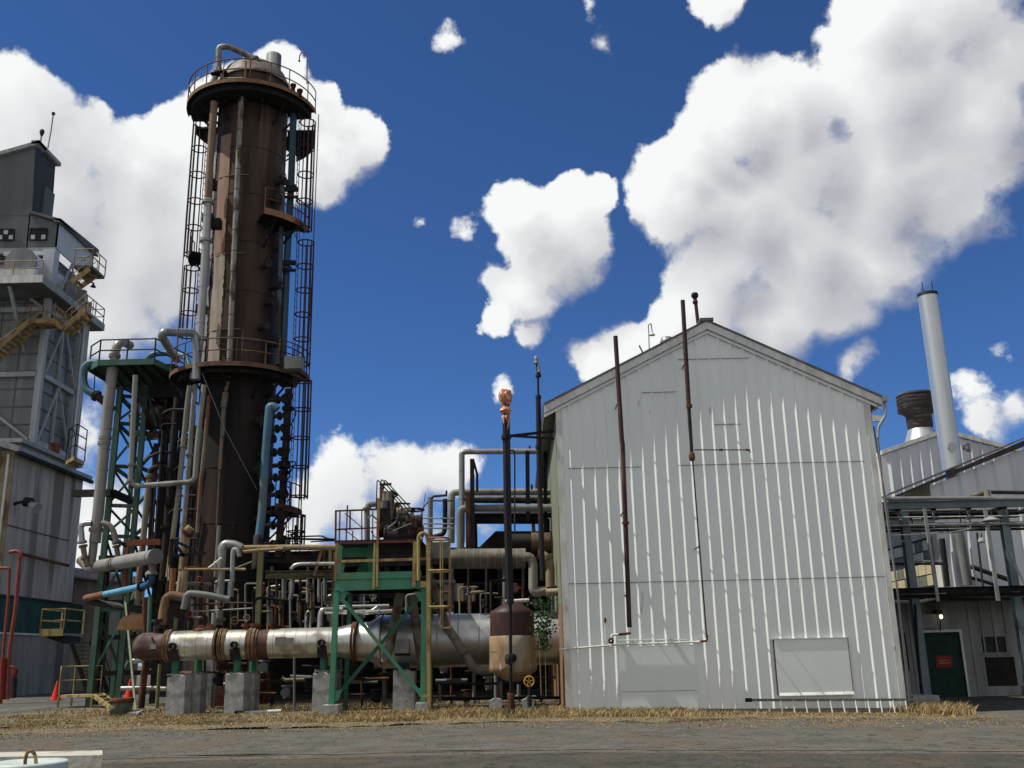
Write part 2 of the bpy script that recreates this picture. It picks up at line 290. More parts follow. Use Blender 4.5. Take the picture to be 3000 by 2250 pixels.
def thing(name, label, cat, loc, group=None):
    o = bpy.data.objects.new(name, None); COL.objects.link(o); o.location = loc; o.empty_display_size = .2; BASE[o.name] = V(loc); return tag(o, label, cat, group)
def struct(o, kind='structure'): o['kind'] = kind; return o
def pts3(pts, Y=None): return [P(*q) if len(q) == 3 else P(q[0], q[1], Y) for q in pts]
def pipe(name, label, pts, rpx, m, Y=None, flanges=(), fm=None, seams=0, sm=None, cat='pipe', group=None, bend=None, seg=12):
    """a pipe through pixel points at depth Y, radius in photo pixels; flanges at fractions of its length"""
    p = pts3(pts, Y); y0 = pts[0][2] if len(pts[0]) == 3 else Y; r = rpx*SC(pts[0][0], pts[0][1], y0)
    mb = MB().tube(p, r, seg=seg if r > .03 else 8, bend=bend)
    if not flanges and not seams: return tag(mb.build(name, m), label, cat, group)
    lo = V((p[0].x, p[0].y, min(q.z for q in p))); t = thing(name, label, cat, lo, group); mb.build('pipe_run', m, t)
    seglen = [(p[i+1]-p[i]).length for i in range(len(p)-1)]; tot = sum(seglen)
    def at(f):
        d = f*tot
        for i, l in enumerate(seglen):
            if d <= l or i == len(seglen)-1: return p[i]+(p[i+1]-p[i])*min(1, d/l), (p[i+1]-p[i]).normalized()
            d -= l
    for f in flanges:
        q, d = at(f); MB().flange(q, d, r*1.55, max(.05, r*.6)).build('flange', fm or m, t)
    if seams:
        sm_ = MB()
        for i in range(seams):
            q, d = at((i+.5)/seams); sm_.cyl(q-d*.012, q+d*.012, r*1.05, seg=14)
        sm_.build('seam_bands', sm or m, t)
    return t
def rail(mb, path, h=1.07, r=.025, mid=(.5,), posts=True, step=1.5, kick=0, kmb=None):
    path = [V(q) for q in path]
    for k in (1,)+tuple(mid): mb.tube([q+V((0,0,h*k)) for q in path], r, seg=6, bend=0)
    if posts:
        for a, b in zip(path[:-1], path[1:]):
            n = max(1, round((b-a).length/step))
            for i in range(n+1): q = a+(b-a)*i/n; mb.tube([q, q+V((0,0,h))], r, seg=6, bend=0)
    return mb
def arcpts(c, r, a0, a1, z, n=20): return [V((c[0]+r*math.cos(ang(a0+(a1-a0)*i/n)), c[1]+r*math.sin(ang(a0+(a1-a0)*i/n)), z)) for i in range(n+1)]
# ================================================================ GROUND
def ground_mat(name, c1, c2, c3, scale=.5, fine=30, bump=.4):
    m = mat(name, c1, c2, c3, scale=scale, stretch=1, rough=.95, bump=bump, bscale=fine, spot=.5, spotc=tuple(k*.55 for k in c2), detail=12, speck=.42)
    return m
gravel = ground_mat('grey_brown_gravel', (.145,.135,.110), (.102,.098,.080), (.145,.112,.080), scale=.9, fine=14, bump=.9)
asph = ground_mat('worn_asphalt', (.088,.080,.064), (.066,.062,.051), (.105,.084,.060), scale=1.2, fine=16, bump=.7)
soil = ground_mat('dry_soil', (.235,.185,.105), (.15,.125,.08), (.125,.115,.09), scale=1.6, fine=20)
pave = ground_mat('dusty_yard_paving', (.12,.115,.10), (.09,.088,.08), (.16,.15,.125), scale=.3, fine=18, bump=.2)
import bmesh
GR = ((-400,0),(1,0),(13,-.27),(400,-.27))
def gz(x):                                   # the yard falls slightly to the right
    for (a, za), (b, zb) in zip(GR[:-1], GR[1:]):
        if x <= b: return za+(zb-za)*(x-a)/(b-a)
    return GR[-1][1]
def sheet(name, poly, z, m, sub=None):
    me = bpy.data.meshes.new(name); bm = bmesh.new(); bm.faces.new([bm.verts.new((x,y,0)) for x, y in poly]); bmesh.ops.triangulate(bm, faces=bm.faces[:])
    for x in (1, 13): bmesh.ops.bisect_plane(bm, geom=bm.verts[:]+bm.edges[:]+bm.faces[:], plane_co=(x,0,0), plane_no=(1,0,0))
    for v in bm.verts: v.co.z = gz(v.co.x)+z
    bmesh.ops.recalc_face_normals(bm, faces=bm.faces[:])
    for f in bm.faces:
        if f.normal.z < 0: f.normal_flip()
    bm.to_mesh(me); bm.free(); me.materials.append(m); o = bpy.data.objects.new(name, me); COL.objects.link(o); return struct(o)
sheet('ground', [(-400,-30),(400,-30),(400,900),(-400,900)], 0, gravel)
def wavy(y, x0, x1, n, amp, slope=0, seed=0):
    rnd = random.Random(seed); out = []
    for i in range(n+1):
        x = x0+(x1-x0)*i/n; out.append((x, y+slope*(x-x0)+amp*(rnd.random()-.5)*2))
    return out
edge = wavy(19.0, -40, 40, 60, .14, -.022, 3)
sheet('road', [(-60,-30),(60,-30)]+[(60,16.9)]+edge[::-1]+[(-60,19.4)], .004, asph)
# pale wear line where gravel meets the asphalt
wl = wavy(19.02, -9, 40, 60, .12, -.028, 8)
sheet('dusty_road_edge', [(x, y-.02) for x, y in wl]+[(x, y+.16+.10*math.sin(x*1.7)) for x, y in wl[::-1]], .008, mat('pale_dust', (.17,.155,.125), (.11,.10,.085), scale=3, rough=.95, bump=.2))
gl = wavy(26.6, -17, 13.2, 70, .6, 0, 4)
gl = [(x, y + (3.0 if x < -14 else (1.2 if x > 4 else 0))) for x, y in gl]
sheet('dry_soil_strip', gl+[(13.6,29),(12.4,31.2),(12,36),(12,44),(-17,44),(-18.5,37),(-17.8,32)], .004, soil)
sheet('yard_paving', [(-60,38),(-19.5,36.8),(-17.3,45),(-17.3,70),(-60,70)], .006, pave)
sheet('yard_shadow_sheet', [(12.5,31.6),(30,29.5),(40,29.5),(40,44),(12.5,44)], .006, asph)  # dark ground tone that paints the shed's shadow on the yard
# ---- dry grass: blades of one uncountable mass
gr = MB(); rg = random.Random(11)
def blades(n, fx, fy, hh, spread=.10):
    for _ in range(n):
        x, y = fx(), fy(); g0 = gz(x); h = hh()*(.5+rg.random()); a = rg.random()*math.pi*2; w = .010+.012*rg.random(); lean = (rg.random()-.5)*2*h*.9, (rg.random()-.5)*h*.7
        ca, sa = math.cos(a)*w, math.sin(a)*w
        gr.add([(x-ca,y-sa,g0),(x+ca,y+sa,g0),(x+lean[0]*.4+ca*.7,y+lean[1]*.4+sa*.7,g0+h*.62),(x+lean[0]*.4-ca*.7,y+lean[1]*.4-sa*.7,g0+h*.62),(x+lean[0],y+lean[1],g0+h)], [(0,1,2,3),(3,2,4)])
U = rg.uniform
def clump(a, b, ys, ye, n, h, c=60):
    cs = [(U(a,b), U(ys,ye), U(.3,1)) for _ in range(c)]
    for _ in range(n):
        q = rg.choice(cs); sx_, sy_ = rg.gauss(0,.35)*q[2]*1.6, rg.gauss(0,.3)*q[2]
        x, y = q[0]+sx_, q[1]+sy_
        if x > 12.9 or (1.3 < x < 11.9 and y > 30.75): continue
        blades(1, lambda: x, lambda: y, lambda: h*(.6+.6*q[2]))
clump(-16.5, -5.6, 28.2, 35, 7000, .055, 130); clump(-6, 1.3, 28.0, 33, 8500, .095, 90); clump(-2, 1.3, 29.5, 31.8, 2500, .16, 30)
clump(1.2, 5, 28.6, 30.7, 4500, .13, 70); clump(4.5, 7.0, 29.6, 30.6, 1500, .07, 50); clump(7, 12.9, 29.2, 30.0, 2200, .045, 60); clump(11.4, 13.6, 29.4, 31.4, 4200, .23, 30)
clump(-17.5, 1, 34.5, 39, 3000, .10, 120)
blades(16000, lambda: U(-19,13), lambda: 24.3+10*rg.random()**.8, lambda: .026)
struct(gr.build('dry_grass', grassm), 'stuff')
# scattered stones
st = MB()
for _ in range(2600):
    x, y = U(-16,14), U(14,29); s_ = .008+.022*rg.random()**3
    g0 = gz(x); st.add([(x-s_,y,g0),(x,y-s_,g0),(x+s_,y,g0),(x,y+s_,g0),(x+s_*.2,y,g0+s_*.9)], [(0,1,4),(1,2,4),(2,3,4),(3,0,4)])
struct(st.build('loose_stones', mat('dull_stones', (.15,.14,.12), (.09,.085,.07), scale=1.5, rough=.95)), 'stuff')
# ================================================================ WHITE SHED
SY = 31.0                                   # front wall plane
xl, xr = P(1658,2080,SY).x, P(2655,2060,SY).x
zl, zr = P(1622,1172,SY).z, P(2552,1158,SY).z
pk = P(2060,948,SY); ze = (zl+zr)/2; xm = (xl+xr)/2; zp = pk.z
shed = thing('white_metal_shed', 'tall white ribbed metal shed with a gable front, nearest building on the right', 'shed', (xm, SY, 0))
def roofz(x): return ze + (zp-ze)*(1-abs(x-xm)/((xr-xl)/2))
rn = random.Random(5)
def wob(x, z):                                # slight buckling of the thin sheets
    return .003*math.sin(x*1.1+z*.7+1)+.002*math.sin(x*.6-z*1.3)+.0012*math.sin(z*2.9+x*.5)+.0006*math.sin(z*5.1-x*2.2)
def ribwall(x0, x1, zb, ztop, y, pitch, m, name, parent, rows=36, wobf=None, gap=None, d=.046, amp=1, fw=1):
    mb = MB(); xs = []
    x = x0
    xs.append((x0, 0))
    k = x0+pitch*.5
    while k+.13*fw < x1:
        xs += [(k,0),(k+.074*fw,d),(k+.088*fw,d),(k+.118*fw,0)]; k += pitch
    xs.append((x1,0)); vs = []
    for (xx, dd) in xs:
        b, t = (zb(xx) if callable(zb) else zb), (ztop(xx) if callable(ztop) else ztop)
        for j in range(rows+1):
            z = b+(t-b)*j/rows; vs.append((xx, y-dd-(wobf(xx,z)*amp if wobf else 0), z))
    n = rows+1
    mb.add(vs, [(i*n+j, (i+1)*n+j, (i+1)*n+j+1, i*n+j+1) for i in range(len(xs)-1) for j in range(rows)])
    return mb.build(name, m, parent)
pitch = (xr-xl-.5)/25.0
dx0, dx1 = P(1818,2000,SY).x, P(2040,2000,SY).x
zbl, zbr = P(1660,2078,SY).z, P(2655,2074,SY).z
def zbase(x): return zbl+(zbr-zbl)*(x-xl)/(xr-xl)
ribwall(xl+.16, xr-.16, zbase, lambda x: roofz(x)-.02, SY, pitch, shedw, 'front_wall', shed, 44, wob)
# lap seams, thin dark strips that paint the shadow under each sheet edge
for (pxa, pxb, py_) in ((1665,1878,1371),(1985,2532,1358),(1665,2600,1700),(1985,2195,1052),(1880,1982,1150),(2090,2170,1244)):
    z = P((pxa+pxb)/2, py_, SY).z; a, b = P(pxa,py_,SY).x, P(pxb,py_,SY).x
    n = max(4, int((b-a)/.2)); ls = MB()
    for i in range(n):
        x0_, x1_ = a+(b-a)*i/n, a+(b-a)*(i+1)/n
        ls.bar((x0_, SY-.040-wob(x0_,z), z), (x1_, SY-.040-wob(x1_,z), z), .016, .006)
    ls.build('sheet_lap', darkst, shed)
# corner trims
for x0_, x1_ in ((xl, xl+.19), (xr-.19, xr)):
    MB().box((x0_, SY-.05, zbase((x0_+x1_)/2)-.02), (x1_, SY+.02, ze-.02)).build('corner_trim', trimw, shed)
# rake trim, soffit, roof
DEP = 17.0; ov = .16; eo = .38
for s_ in (-1, 1):
    xe = (xl-eo) if s_ < 0 else (xr+eo); k = (zp-ze)/((xr-xl)/2); zee = ze - k*eo
    A, B = V((xe, 0, zee)), V((xm, 0, zp))
    MB().prism([(xe,SY-ov,zee+.02),(xm,SY-ov,zp+.02),(xm,SY-ov,zp-.24),(xe,SY-ov,zee-.24)], (0,.03,0)).build('rake_trim', trimw, shed)
    MB().prism([(xe,SY-.075,zee-.25),(xm-s_*-.0,SY-.075,zp-.25),(xm,SY-.075,zp-.36),(xe,SY-.075,zee-.36)], (0,.02,0)).build('rake_batten', shedw, shed)
    rf = MB().prism([(xe-.02*-s_*-1,SY-ov-.03,zee+.03),(xm,SY-ov-.03,zp+.03),(xm,SY-ov-.03,zp+.09),(xe,SY-ov-.03,zee+.09)], (0,DEP+ov*2,0))
    # corrugation ends seen along the eave
    for i in range(60):
        y = SY-.1+i*DEP/60; rf.bar((xe-.015*-s_, y, zee+.03), (xe+s_*.03, y, zee+.03), .07, .05, (0,0,1))
    rf.build('roof_slope', roofm, shed)
    MB().prism([(xe,SY-ov+.03,zee-.22),(xe-s_*(eo-.02),SY-ov+.03,ze-.24),(xe-s_*(eo-.02),SY-ov+.03,ze-.2),(xe,SY-ov+.03,zee-.16)], (0,DEP-.1,0)).build('eave_soffit', steelg, shed)
MB().box((xm-.22,SY-.22,zp+.03),(xm+.22,SY+DEP,zp+.13)).build('ridge_cap', roofm, shed)
# side walls and back
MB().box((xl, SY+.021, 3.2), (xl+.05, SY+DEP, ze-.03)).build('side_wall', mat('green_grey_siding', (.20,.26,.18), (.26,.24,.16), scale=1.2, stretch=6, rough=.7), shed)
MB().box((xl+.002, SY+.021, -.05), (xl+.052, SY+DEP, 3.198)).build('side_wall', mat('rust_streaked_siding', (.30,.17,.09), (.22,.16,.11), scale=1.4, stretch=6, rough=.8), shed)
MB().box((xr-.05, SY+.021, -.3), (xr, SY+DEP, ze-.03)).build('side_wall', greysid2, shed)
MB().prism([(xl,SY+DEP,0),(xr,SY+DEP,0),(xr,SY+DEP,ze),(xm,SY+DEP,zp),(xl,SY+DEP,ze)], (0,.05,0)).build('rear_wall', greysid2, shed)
MB().box((xl-.012, SY-.035, .1), (xl-.002, SY+.12, 6.2)).build('corner_flashing', rustl, shed)
MB().box((xl+.05,SY+.07,-.4),(xr-.05,SY+.5,.30)).build('concrete_footing', oldconc, shed)
for px_, py_ in ((1810,1180),(1826,1500),(1838,1740),(2010,1060),(2050,1600)):
    q_ = P(px_,py_,SY-.8); MB().bar(q_, V((q_.x, SY-.02, q_.z)), .03, .03).build('pipe_standoff', darkst, shed)
# flat sheet over the old doorway, and the boarded window
MB().box((dx0,SY-.062,-.12),(dx1,SY-.0,P(1930,1890,SY).z)).build('flat_door_sheet', flatw, shed)
zs = P(1930,2025,SY).z
MB().box((dx0+.02,SY-.068,zs),(dx1-.02,SY-.0625,zs+.012)).build('sheet_seam', steelg, shed)
b0, b1 = P(2284,2042,SY), P(2487,2042,SY); b2 = P(2284,1872,SY)
bx = [P(2265,1874,SY), P(2481,1874,SY), P(2497,2036,SY), P(2281,2036,SY)]
xa, xb = (bx[0].x+bx[3].x)/2, (bx[1].x+bx[2].x)/2; za, zb_ = bx[3].z, bx[0].z
MB().box((xa,SY-.075,za),(xb,SY-.0,zb_)).build('boarded_window', flatw, shed)
MB().box((xa-.06,SY-.10,zb_),(xb+.02,SY-.0,zb_+.025)).build('window_flashing', trimw, shed)
MB().prism([(xa+.02,SY-.076,za+.06),(xa+.02,SY-.13,za-.02),(xa+.02,SY-.13,za-.035),(xa+.02,SY-.0,za-.035),(xa+.02,SY-.0,za+.06)], (xb-xa,0,0)).build('window_sill', trimw, shed)
MB().box((xa-.022,SY-.07,za),(xa-.002,SY-.0,zb_)).build('window_edge_gap', darkst, shed); MB().box((xb+.002,SY-.07,za),(xb+.022,SY-.0,zb_)).build('window_edge_gap', darkst, shed)
# gutter, bracket and downpipe on the right eave
gt = thing('gutter_and_downpipe', 'grey gutter outlet and downpipe at the right corner of the white shed', 'gutter', (xr+.3, SY, 0))
zg = ze-(zp-ze)/((xr-xl)/2)*eo
MB().box((xr+eo+.02, SY-.22, zg-.10),(xr+eo+.17, SY+DEP, zg+.06)).build('gutter', steelg, gt)
MB().tube([(xr+eo+.09,SY-.12,zg-.08),(xr+eo+.05,SY-.12,zg-.55),(xr+.15,SY-.12,zg-.95),(xr+.10,SY-.12,zg-1.3)], .045, seg=8).build('outlet_elbow', steelg, gt)
MB().tube([(xr+.02,SY-.10,zg-.42),(xr+eo+.1,SY-.10,zg-.02)], .02, seg=6).build('brace', steelg, gt)
MB().box((xr+.01,SY-.12,zg-.75),(xr+eo+.02,SY-.02,zg-.55)).build('bracket', trimw, gt)
MB().tube([(xr+.10,SY-.09,zg-1.3),(xr+.07,SY-.09,6.5),(xr+.12,SY-.09,3.2),(xr+.07,SY-.09,-.25)], .035, seg=8, bend=.1).build('downpipe', greypipe, gt)
tag(MB().tube([P(2668,2045,SY+.3),P(2600,1500,SY+.3),P(2560,1250,SY+.3)], .03, seg=8, bend=0).build('conduit', steelg), 'thin grey conduit climbing beside the right corner of the white shed', 'conduit')
# pipes on the shed front
pipe('vent_pipe', 'long maroon vent pipe left of the taller one, rising above the left roof slope', [(1803,985),(1822,1290),(1824,1300),(1844,1838)], 6.6, maroon, SY-.92, flanges=(.66,), fm=rust)
v2 = thing('vent_pipe', 'tall maroon vent pipe on the shed front, tapering to a thin lower pipe', 'pipe', P(2070,1870,SY-.8))
MB().tube(pts3([(2000,880),(2018,1190)], SY-.8), .072).build('pipe_run', maroon, v2)
MB().tube(pts3([(2018,1190),(2027,1340)], SY-.8), .058).build('pipe_run', darkst, v2)
MB().lathe([(.0,-.18),(.075,-.16),(.10,-.05),(.085,.06),(.05,.13)], P(2027,1335,SY-.8)).build('drip_pot', rust, v2)
MB().tube(pts3([(2029,1345),(2070,1862)], SY-.8), .022, seg=8).build('thin_pipe', darkst, v2)
MB().flange(P(2019,1190,SY-.8), (0,0,1), .10).build('coupling', rust, v2)
sp = thing('sampling_pipe', 'thin dark level pipe with an elbow, reaching right from the tall vent pipe', 'pipe', P(2110,1325,SY-.8))
MB().tube(pts3([(2034,1318),(2196,1318),(2198,1326)], SY-.8), .018, seg=8).build('pipe_run', darkst, sp)
for q in (2112, 2190): MB().cyl(P(q,1318,SY-.8)-V((.05,0,0)), P(q,1318,SY-.8)+V((.05,0,0)), .035, seg=10).build('coupling', rust, sp)
rv = thing('ridge_vent_pipe', 'short dark pipe with a mushroom cap standing on the shed ridge', 'pipe', P(2045,948,SY+1))
MB().tube(pts3([(2036,868),(2045,948)], SY+1), .062).build('pipe_run', maroon, rv)
MB().lathe([(.0,.19),(.10,.18),(.125,.12),(.12,.03),(.07,0),(.065,-.1),(.09,-.12),(.09,-.2),(.05,-.22)], P(2036,873,SY+1)).build('cap', darkst, rv)
def gooseneck(name, label, pts, Y, r, m, shade_m, shade_px=9, cat='lamp'):
    p = pts3(pts, Y); t = thing(name, label, cat, p[0]); MB().tube(p, r, seg=8, bend=.12).build('pole', m, t)
    k = SC(pts[-1][0], pts[-1][1], Y)*shade_px
    MB().lathe([(.25*k,.9*k),(.3*k,.3*k),(.55*k,-.2*k),(1*k,-.75*k),(1*k,-.85*k),(.5*k,-.5*k),(.0,-.3*k)], p[-1]-V((0,0,.6*k))).build('lamp_shade', shade_m, t)
    return t
gooseneck('gooseneck_lamp', 'white gooseneck lamp standing on the left roof slope of the shed', [(1902,1022),(1900,960),(1900,950),(1908,948),(1910,970)], SY+1.2, .02, steelg, trimw)
tag(MB().tube(pts3([(1873,1012),(1876,1020),(1881,1028),(1882,1036)], SY+1.0), .025, seg=8).build('roof_sensor', darkst), 'small dark bent pipe stub on the roof left of the gooseneck lamp', 'sensor')
vt = thing('roof_ventilator', 'small grey finned ventilator behind the left roof slope of the shed', 'ventilator', P(1955,1010,SY+4))
MB().lathe([(.17,-.6),(.17,0),(.24,.02),(.26,.15),(.20,.3),(.0,.36)], P(1955,1012,SY+4)).build('hood', galv, vt)
for i in range(10):
    a = i*math.pi/5; c_ = P(1955,1012,SY+4); MB().bar(c_+V((.26*math.cos(a),.26*math.sin(a),.02)), c_+V((.2*math.cos(a),.2*math.sin(a),.28)), .03).build('fin', steelg, vt)
# white water pipe with valve
wp = thing('white_water_pipe', 'white painted level pipe low on the shed front with a rusty elbow at its end', 'pipe', P(1640,1903,SY-.15))
MB().tube(pts3([(1638,1903),(1806,1889),(2058,1880),(2070,1872),(2071,1862)], SY-.14), .028, seg=8, bend=.06).build('pipe_run', trimw, wp)
MB().tube(pts3([(2050,1880),(2071,1877),(2071,1860)], SY-.15), .036, seg=8, bend=.05).build('elbow', rust, wp)
MB().cyl(P(2048,1881,SY-.14)-V((.06,0,0)), P(2048,1881,SY-.14)+V((.06,0,0)), .045, seg=12).build('union', trimw, wp)
MB().tube(pts3([(1810,1876),(1950,1874),(2012,1874)], SY-.13), .018, seg=6).build('upper_run', trimw, wp)
MB().tube(pts3([(1774,1892),(1773,1820)], SY-.14), .018, seg=8).build('riser', trimw, wp)
MB().lathe([(.0,.1),(.03,.09),(.04,.0),(.03,-.06)], P(1773,1818,SY-.14)).build('riser_cap', rust, wp)
MB().tube(pts3([(1854,1878),(1856,1889)], SY-.14), .03, seg=8).build('branch', trimw, wp)
wv = thing('gate_valve', 'white valve with a round rusty wheel below the left vent pipe', 'valve', P(1795,1880,SY-.2))
MB().tube(pts3([(1792,1895),(1792,1860),(1810,1859),(1846,1856)], SY-.2), .036, seg=10, bend=.05).build('valve_body', trimw, wv)
MB().tube(pts3([(1812,1859),(1848,1855)], SY-.202), .040, seg=10).build('rusty_nipple', rust, wv)
c_ = P(1790,1877,SY-.32); MB().lathe([(.03,0),(.085,.0),(.09,.02),(.085,.04),(.03,.03)], c_, (0,-1,0)).build('hand_wheel', rust, wv)
# ladder lying on edge against the shed
ld = thing('long_ladder', 'long pale ladder lying on its edge along the foot of the shed', 'ladder', P(2440,2095,SY-.7))
MB().bar(P(2187,2051,SY-.5), P(2683,2050,SY-.5), .035, .075, (0,0,1)).build('upper_rail', mat('weathered_wood_rail', (.20,.20,.175), (.13,.13,.11), scale=4, rough=.8), ld)
MB().bar(P(2222,2098,SY-.62), P(2640,2096,SY-.62), .035, .06, (0,0,1)).build('lower_rail', trimw, ld)
MB().box(tuple(P(2186,2057,SY-.56)), tuple(P(2200,2045,SY-.44))).build('rail_end', blacks, ld)
for i in range(13):
    x = 2213+i*36.6; MB().tube([P(x,2052,SY-.5), P(x+8,2096,SY-.62)], .022, seg=6).build('rung', trimw, ld)
# ================================================================ TALL RUSTED COLUMN
CY = 42.0
cb = P(677,1560,CY); ct = P(741,330,CY); CX = (cb.x+ct.x)/2; CR = 1.62
def CZ(px, py): return P(px, py, CY).z
column = thing('process_column', 'tall rusted distillation column with ring platforms and caged ladders', 'tower', (CX, CY, 0))
zt = P(745,222,CY-1).z; zm = CZ(690,1118); zup = CZ(741,338)
MB().lathe([(CR,zm-.3),(CR,zt)], (CX,CY,0), seg=64).build('shell', shellb, column)
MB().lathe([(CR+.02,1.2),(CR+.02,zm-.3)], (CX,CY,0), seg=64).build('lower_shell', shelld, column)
MB().lathe([(CR+.10,zt-.12),(CR+.10,zt),(CR*.98,zt+.25),(CR*.88,zt+.62),(CR*.66,zt+.98),(CR*.35,zt+1.18),(0,zt+1.26)], (CX,CY,0), seg=48).build('domed_head', mat('weathered_head', (.27,.24,.20), (.20,.17,.14), (.13,.10,.08), scale=1.2, rough=.6, bump=.1), column)
MB().lathe([(CR+.35,0),(CR+.35,1.2),(CR+.02,1.35)], (CX,CY,0), seg=40).build('skirt', rust, column)
# crumpled cladding; tan and brown sheets also carry sunlight in their colour
def arcsheet(name, a0, a1, z0, z1, m, off=.03, crump=.0, n=10, rows=40):
    vs = []; rr = random.Random(a0)
    for j in range(rows+1):
        z = z0+(z1-z0)*j/rows; da = (rr.random()-.5)*crump
        for i in range(n+1):
            a = ang(a0+da*(i/n if a1>a0 else 1)+(a1-a0)*i/n); r = CR+off+(.012*math.sin(z*2+i))*(1 if crump else 0)
            vs.append((CX+r*math.cos(a), CY+r*math.sin(a), z))
    fs = [(j*(n+1)+i, j*(n+1)+i+1, (j+1)*(n+1)+i+1, (j+1)*(n+1)+i) for j in range(rows) for i in range(n)]
    return MB().add(vs, fs, True).build(name, m, column)
arcsheet('grey_cladding_sheet', 150, 223, zm+.2, CZ(640,700), greycl, .04, 4)
arcsheet('grey_cladding_sheet', 158, 217, CZ(640,700)+.05, CZ(640,420), greycl, .035, 3)
arcsheet('tan_sunlit_sheet', 231, 254, zm+.2, CZ(670,780), mat('tan_sunlit_tone', (.42,.36,.29), (.33,.27,.21), (.20,.12,.08), scale=.6, stretch=6, rough=.6, bump=.1), .03, 2)
arcsheet('brown_sunlit_sheet', 229, 252, CZ(670,780)+.03, CZ(670,440), mat('brown_sunlit_tone', (.33,.21,.145), (.25,.15,.10), scale=.6, stretch=6, rough=.6, bump=.1), .03, 1)
sr = MB()
for py in (560,783,998): z = CZ(700,py); sr.disc_arc((CX,CY,0), CR, CR+.045, 200, 285, z-.012, z+.012, 30)
sr.build('weld_seams', tanins, column)
ps_ = MB(); z_ = zm+1.4
while z_ < zt-1:
    ps_.disc_arc((CX,CY,0), CR, CR+.012, 170, 370, z_-.02, z_+.02, 40); z_ += 2.35
z_ = 2.5
while z_ < zm-.6:
    ps_.disc_arc((CX,CY,0), CR, CR+.034, 170, 370, z_-.02, z_+.02, 40); z_ += 2.35
ps_.build('plate_seams', darkst, column)
# ring platforms seen from below
def platform(name, zc, r1, a0, a1, label=None, r0=CR+.03, rimw=.16, rim=tanins, railk=True, posts=8, floor=blacks, brackets=5, rbase=None):
    f = MB().disc_arc((CX,CY,0), r0, r1-.02, a0, a1, zc-.03, zc+.03, 36).build(name, floor, column)
    MB().disc_arc((CX,CY,0), r1-.02, r1+.015, a0, a1, zc-rimw*.7, zc+rimw*.5, 36).build('fascia', rim, f)
    bk_ = MB()
    for i in range(brackets):
        a = ang(a0+(a1-a0)*(i+.5)/brackets); c, s_ = math.cos(a), math.sin(a)
        bk_.bar((CX+r0*c,CY+r0*s_,zc-.11),(CX+(r1-.1)*c,CY+(r1-.1)*s_,zc-.11), .09, .15, (0,0,1))
        bk_.bar((CX+r0*c,CY+r0*s_,zc-1.15),(CX+(r1-.35)*c,CY+(r1-.35)*s_,zc-.18), .07, .07, (0,0,1))
    bk_.build('bracket_arms', blacks, f)
    if railk:
        rm = MB(); pt = arcpts((CX,CY), r1-.03, a0, a1, zc+.03, 30)
        for h in (1.07, .55): rm.tube([q+V((0,0,h)) for q in pt], .028, seg=8, bend=0)
        for i in range(posts+1):
            q = pt[round(i*30/posts)]; rm.tube([q, q+V((0,0,1.07))], .026, seg=6)
        rm.build('handrail', railk if railk is not True else rust, f)
    return f
rbrown = mat('brown_rail', (.15,.09,.06), (.10,.055,.04), (.20,.13,.075), scale=2, rough=.7, bump=.05)
platform('upper_platform', zup, 3.05, 183, 357, rim=mat('tan_rust_fascia', (.26,.16,.085), (.20,.115,.065), scale=2, rough=.8), railk=rbrown, posts=9, brackets=7)
MB().disc_arc((CX,CY,0), 2.0, 2.85, 183, 357, zup-.36, zup-.05, 36).build('under_skirt', blacks, column)
MB().disc_arc((CX,CY,0), 1.9, 2.6, 180, 362, zm-.3, zm-.05, 36).build('under_skirt', blacks, column)
platform('side_platform', CZ(895,385)+.1, 2.95, 2, 58, rimw=.5, rim=maroon, railk=None, brackets=2)
platform('side_platform', CZ(600,378)+.1, 2.75, 140, 178, rimw=.4, rim=rust, railk=None, brackets=2)
platform('middle_platform', zm, 2.92, 180, 362, rim=mat('brown_fascia', (.20,.11,.07), (.14,.08,.055), (.26,.18,.11), scale=1.4, rough=.8), railk=rbrown, posts=7, brackets=5)
platform('side_landing', CZ(880,700)+.25, 3.0, 300, 352, rimw=.25, rim=rustl, railk=rust, posts=3, brackets=2)
platform('side_landing', CZ(540,772), 2.5, 176, 214, rimw=.18, rim=maroon, railk=maroon, posts=3, brackets=1)
platform('side_landing', CZ(850,1105), 3.1, 318, 375, rimw=.18, rim=maroon, railk=rust, posts=3, brackets=2)
platform('side_landing', CZ(845,1500), 2.95, 322, 375, rimw=.22, rim=rust, railk=maroon, posts=3, brackets=2)
MB().box((P(834,1105,CY-2.4).x, CY-2.6, CZ(860,1128)), (P(884,1105,CY-2.4).x, CY-2.0, CZ(860,1094))).build('junction_box', greypipe, column)
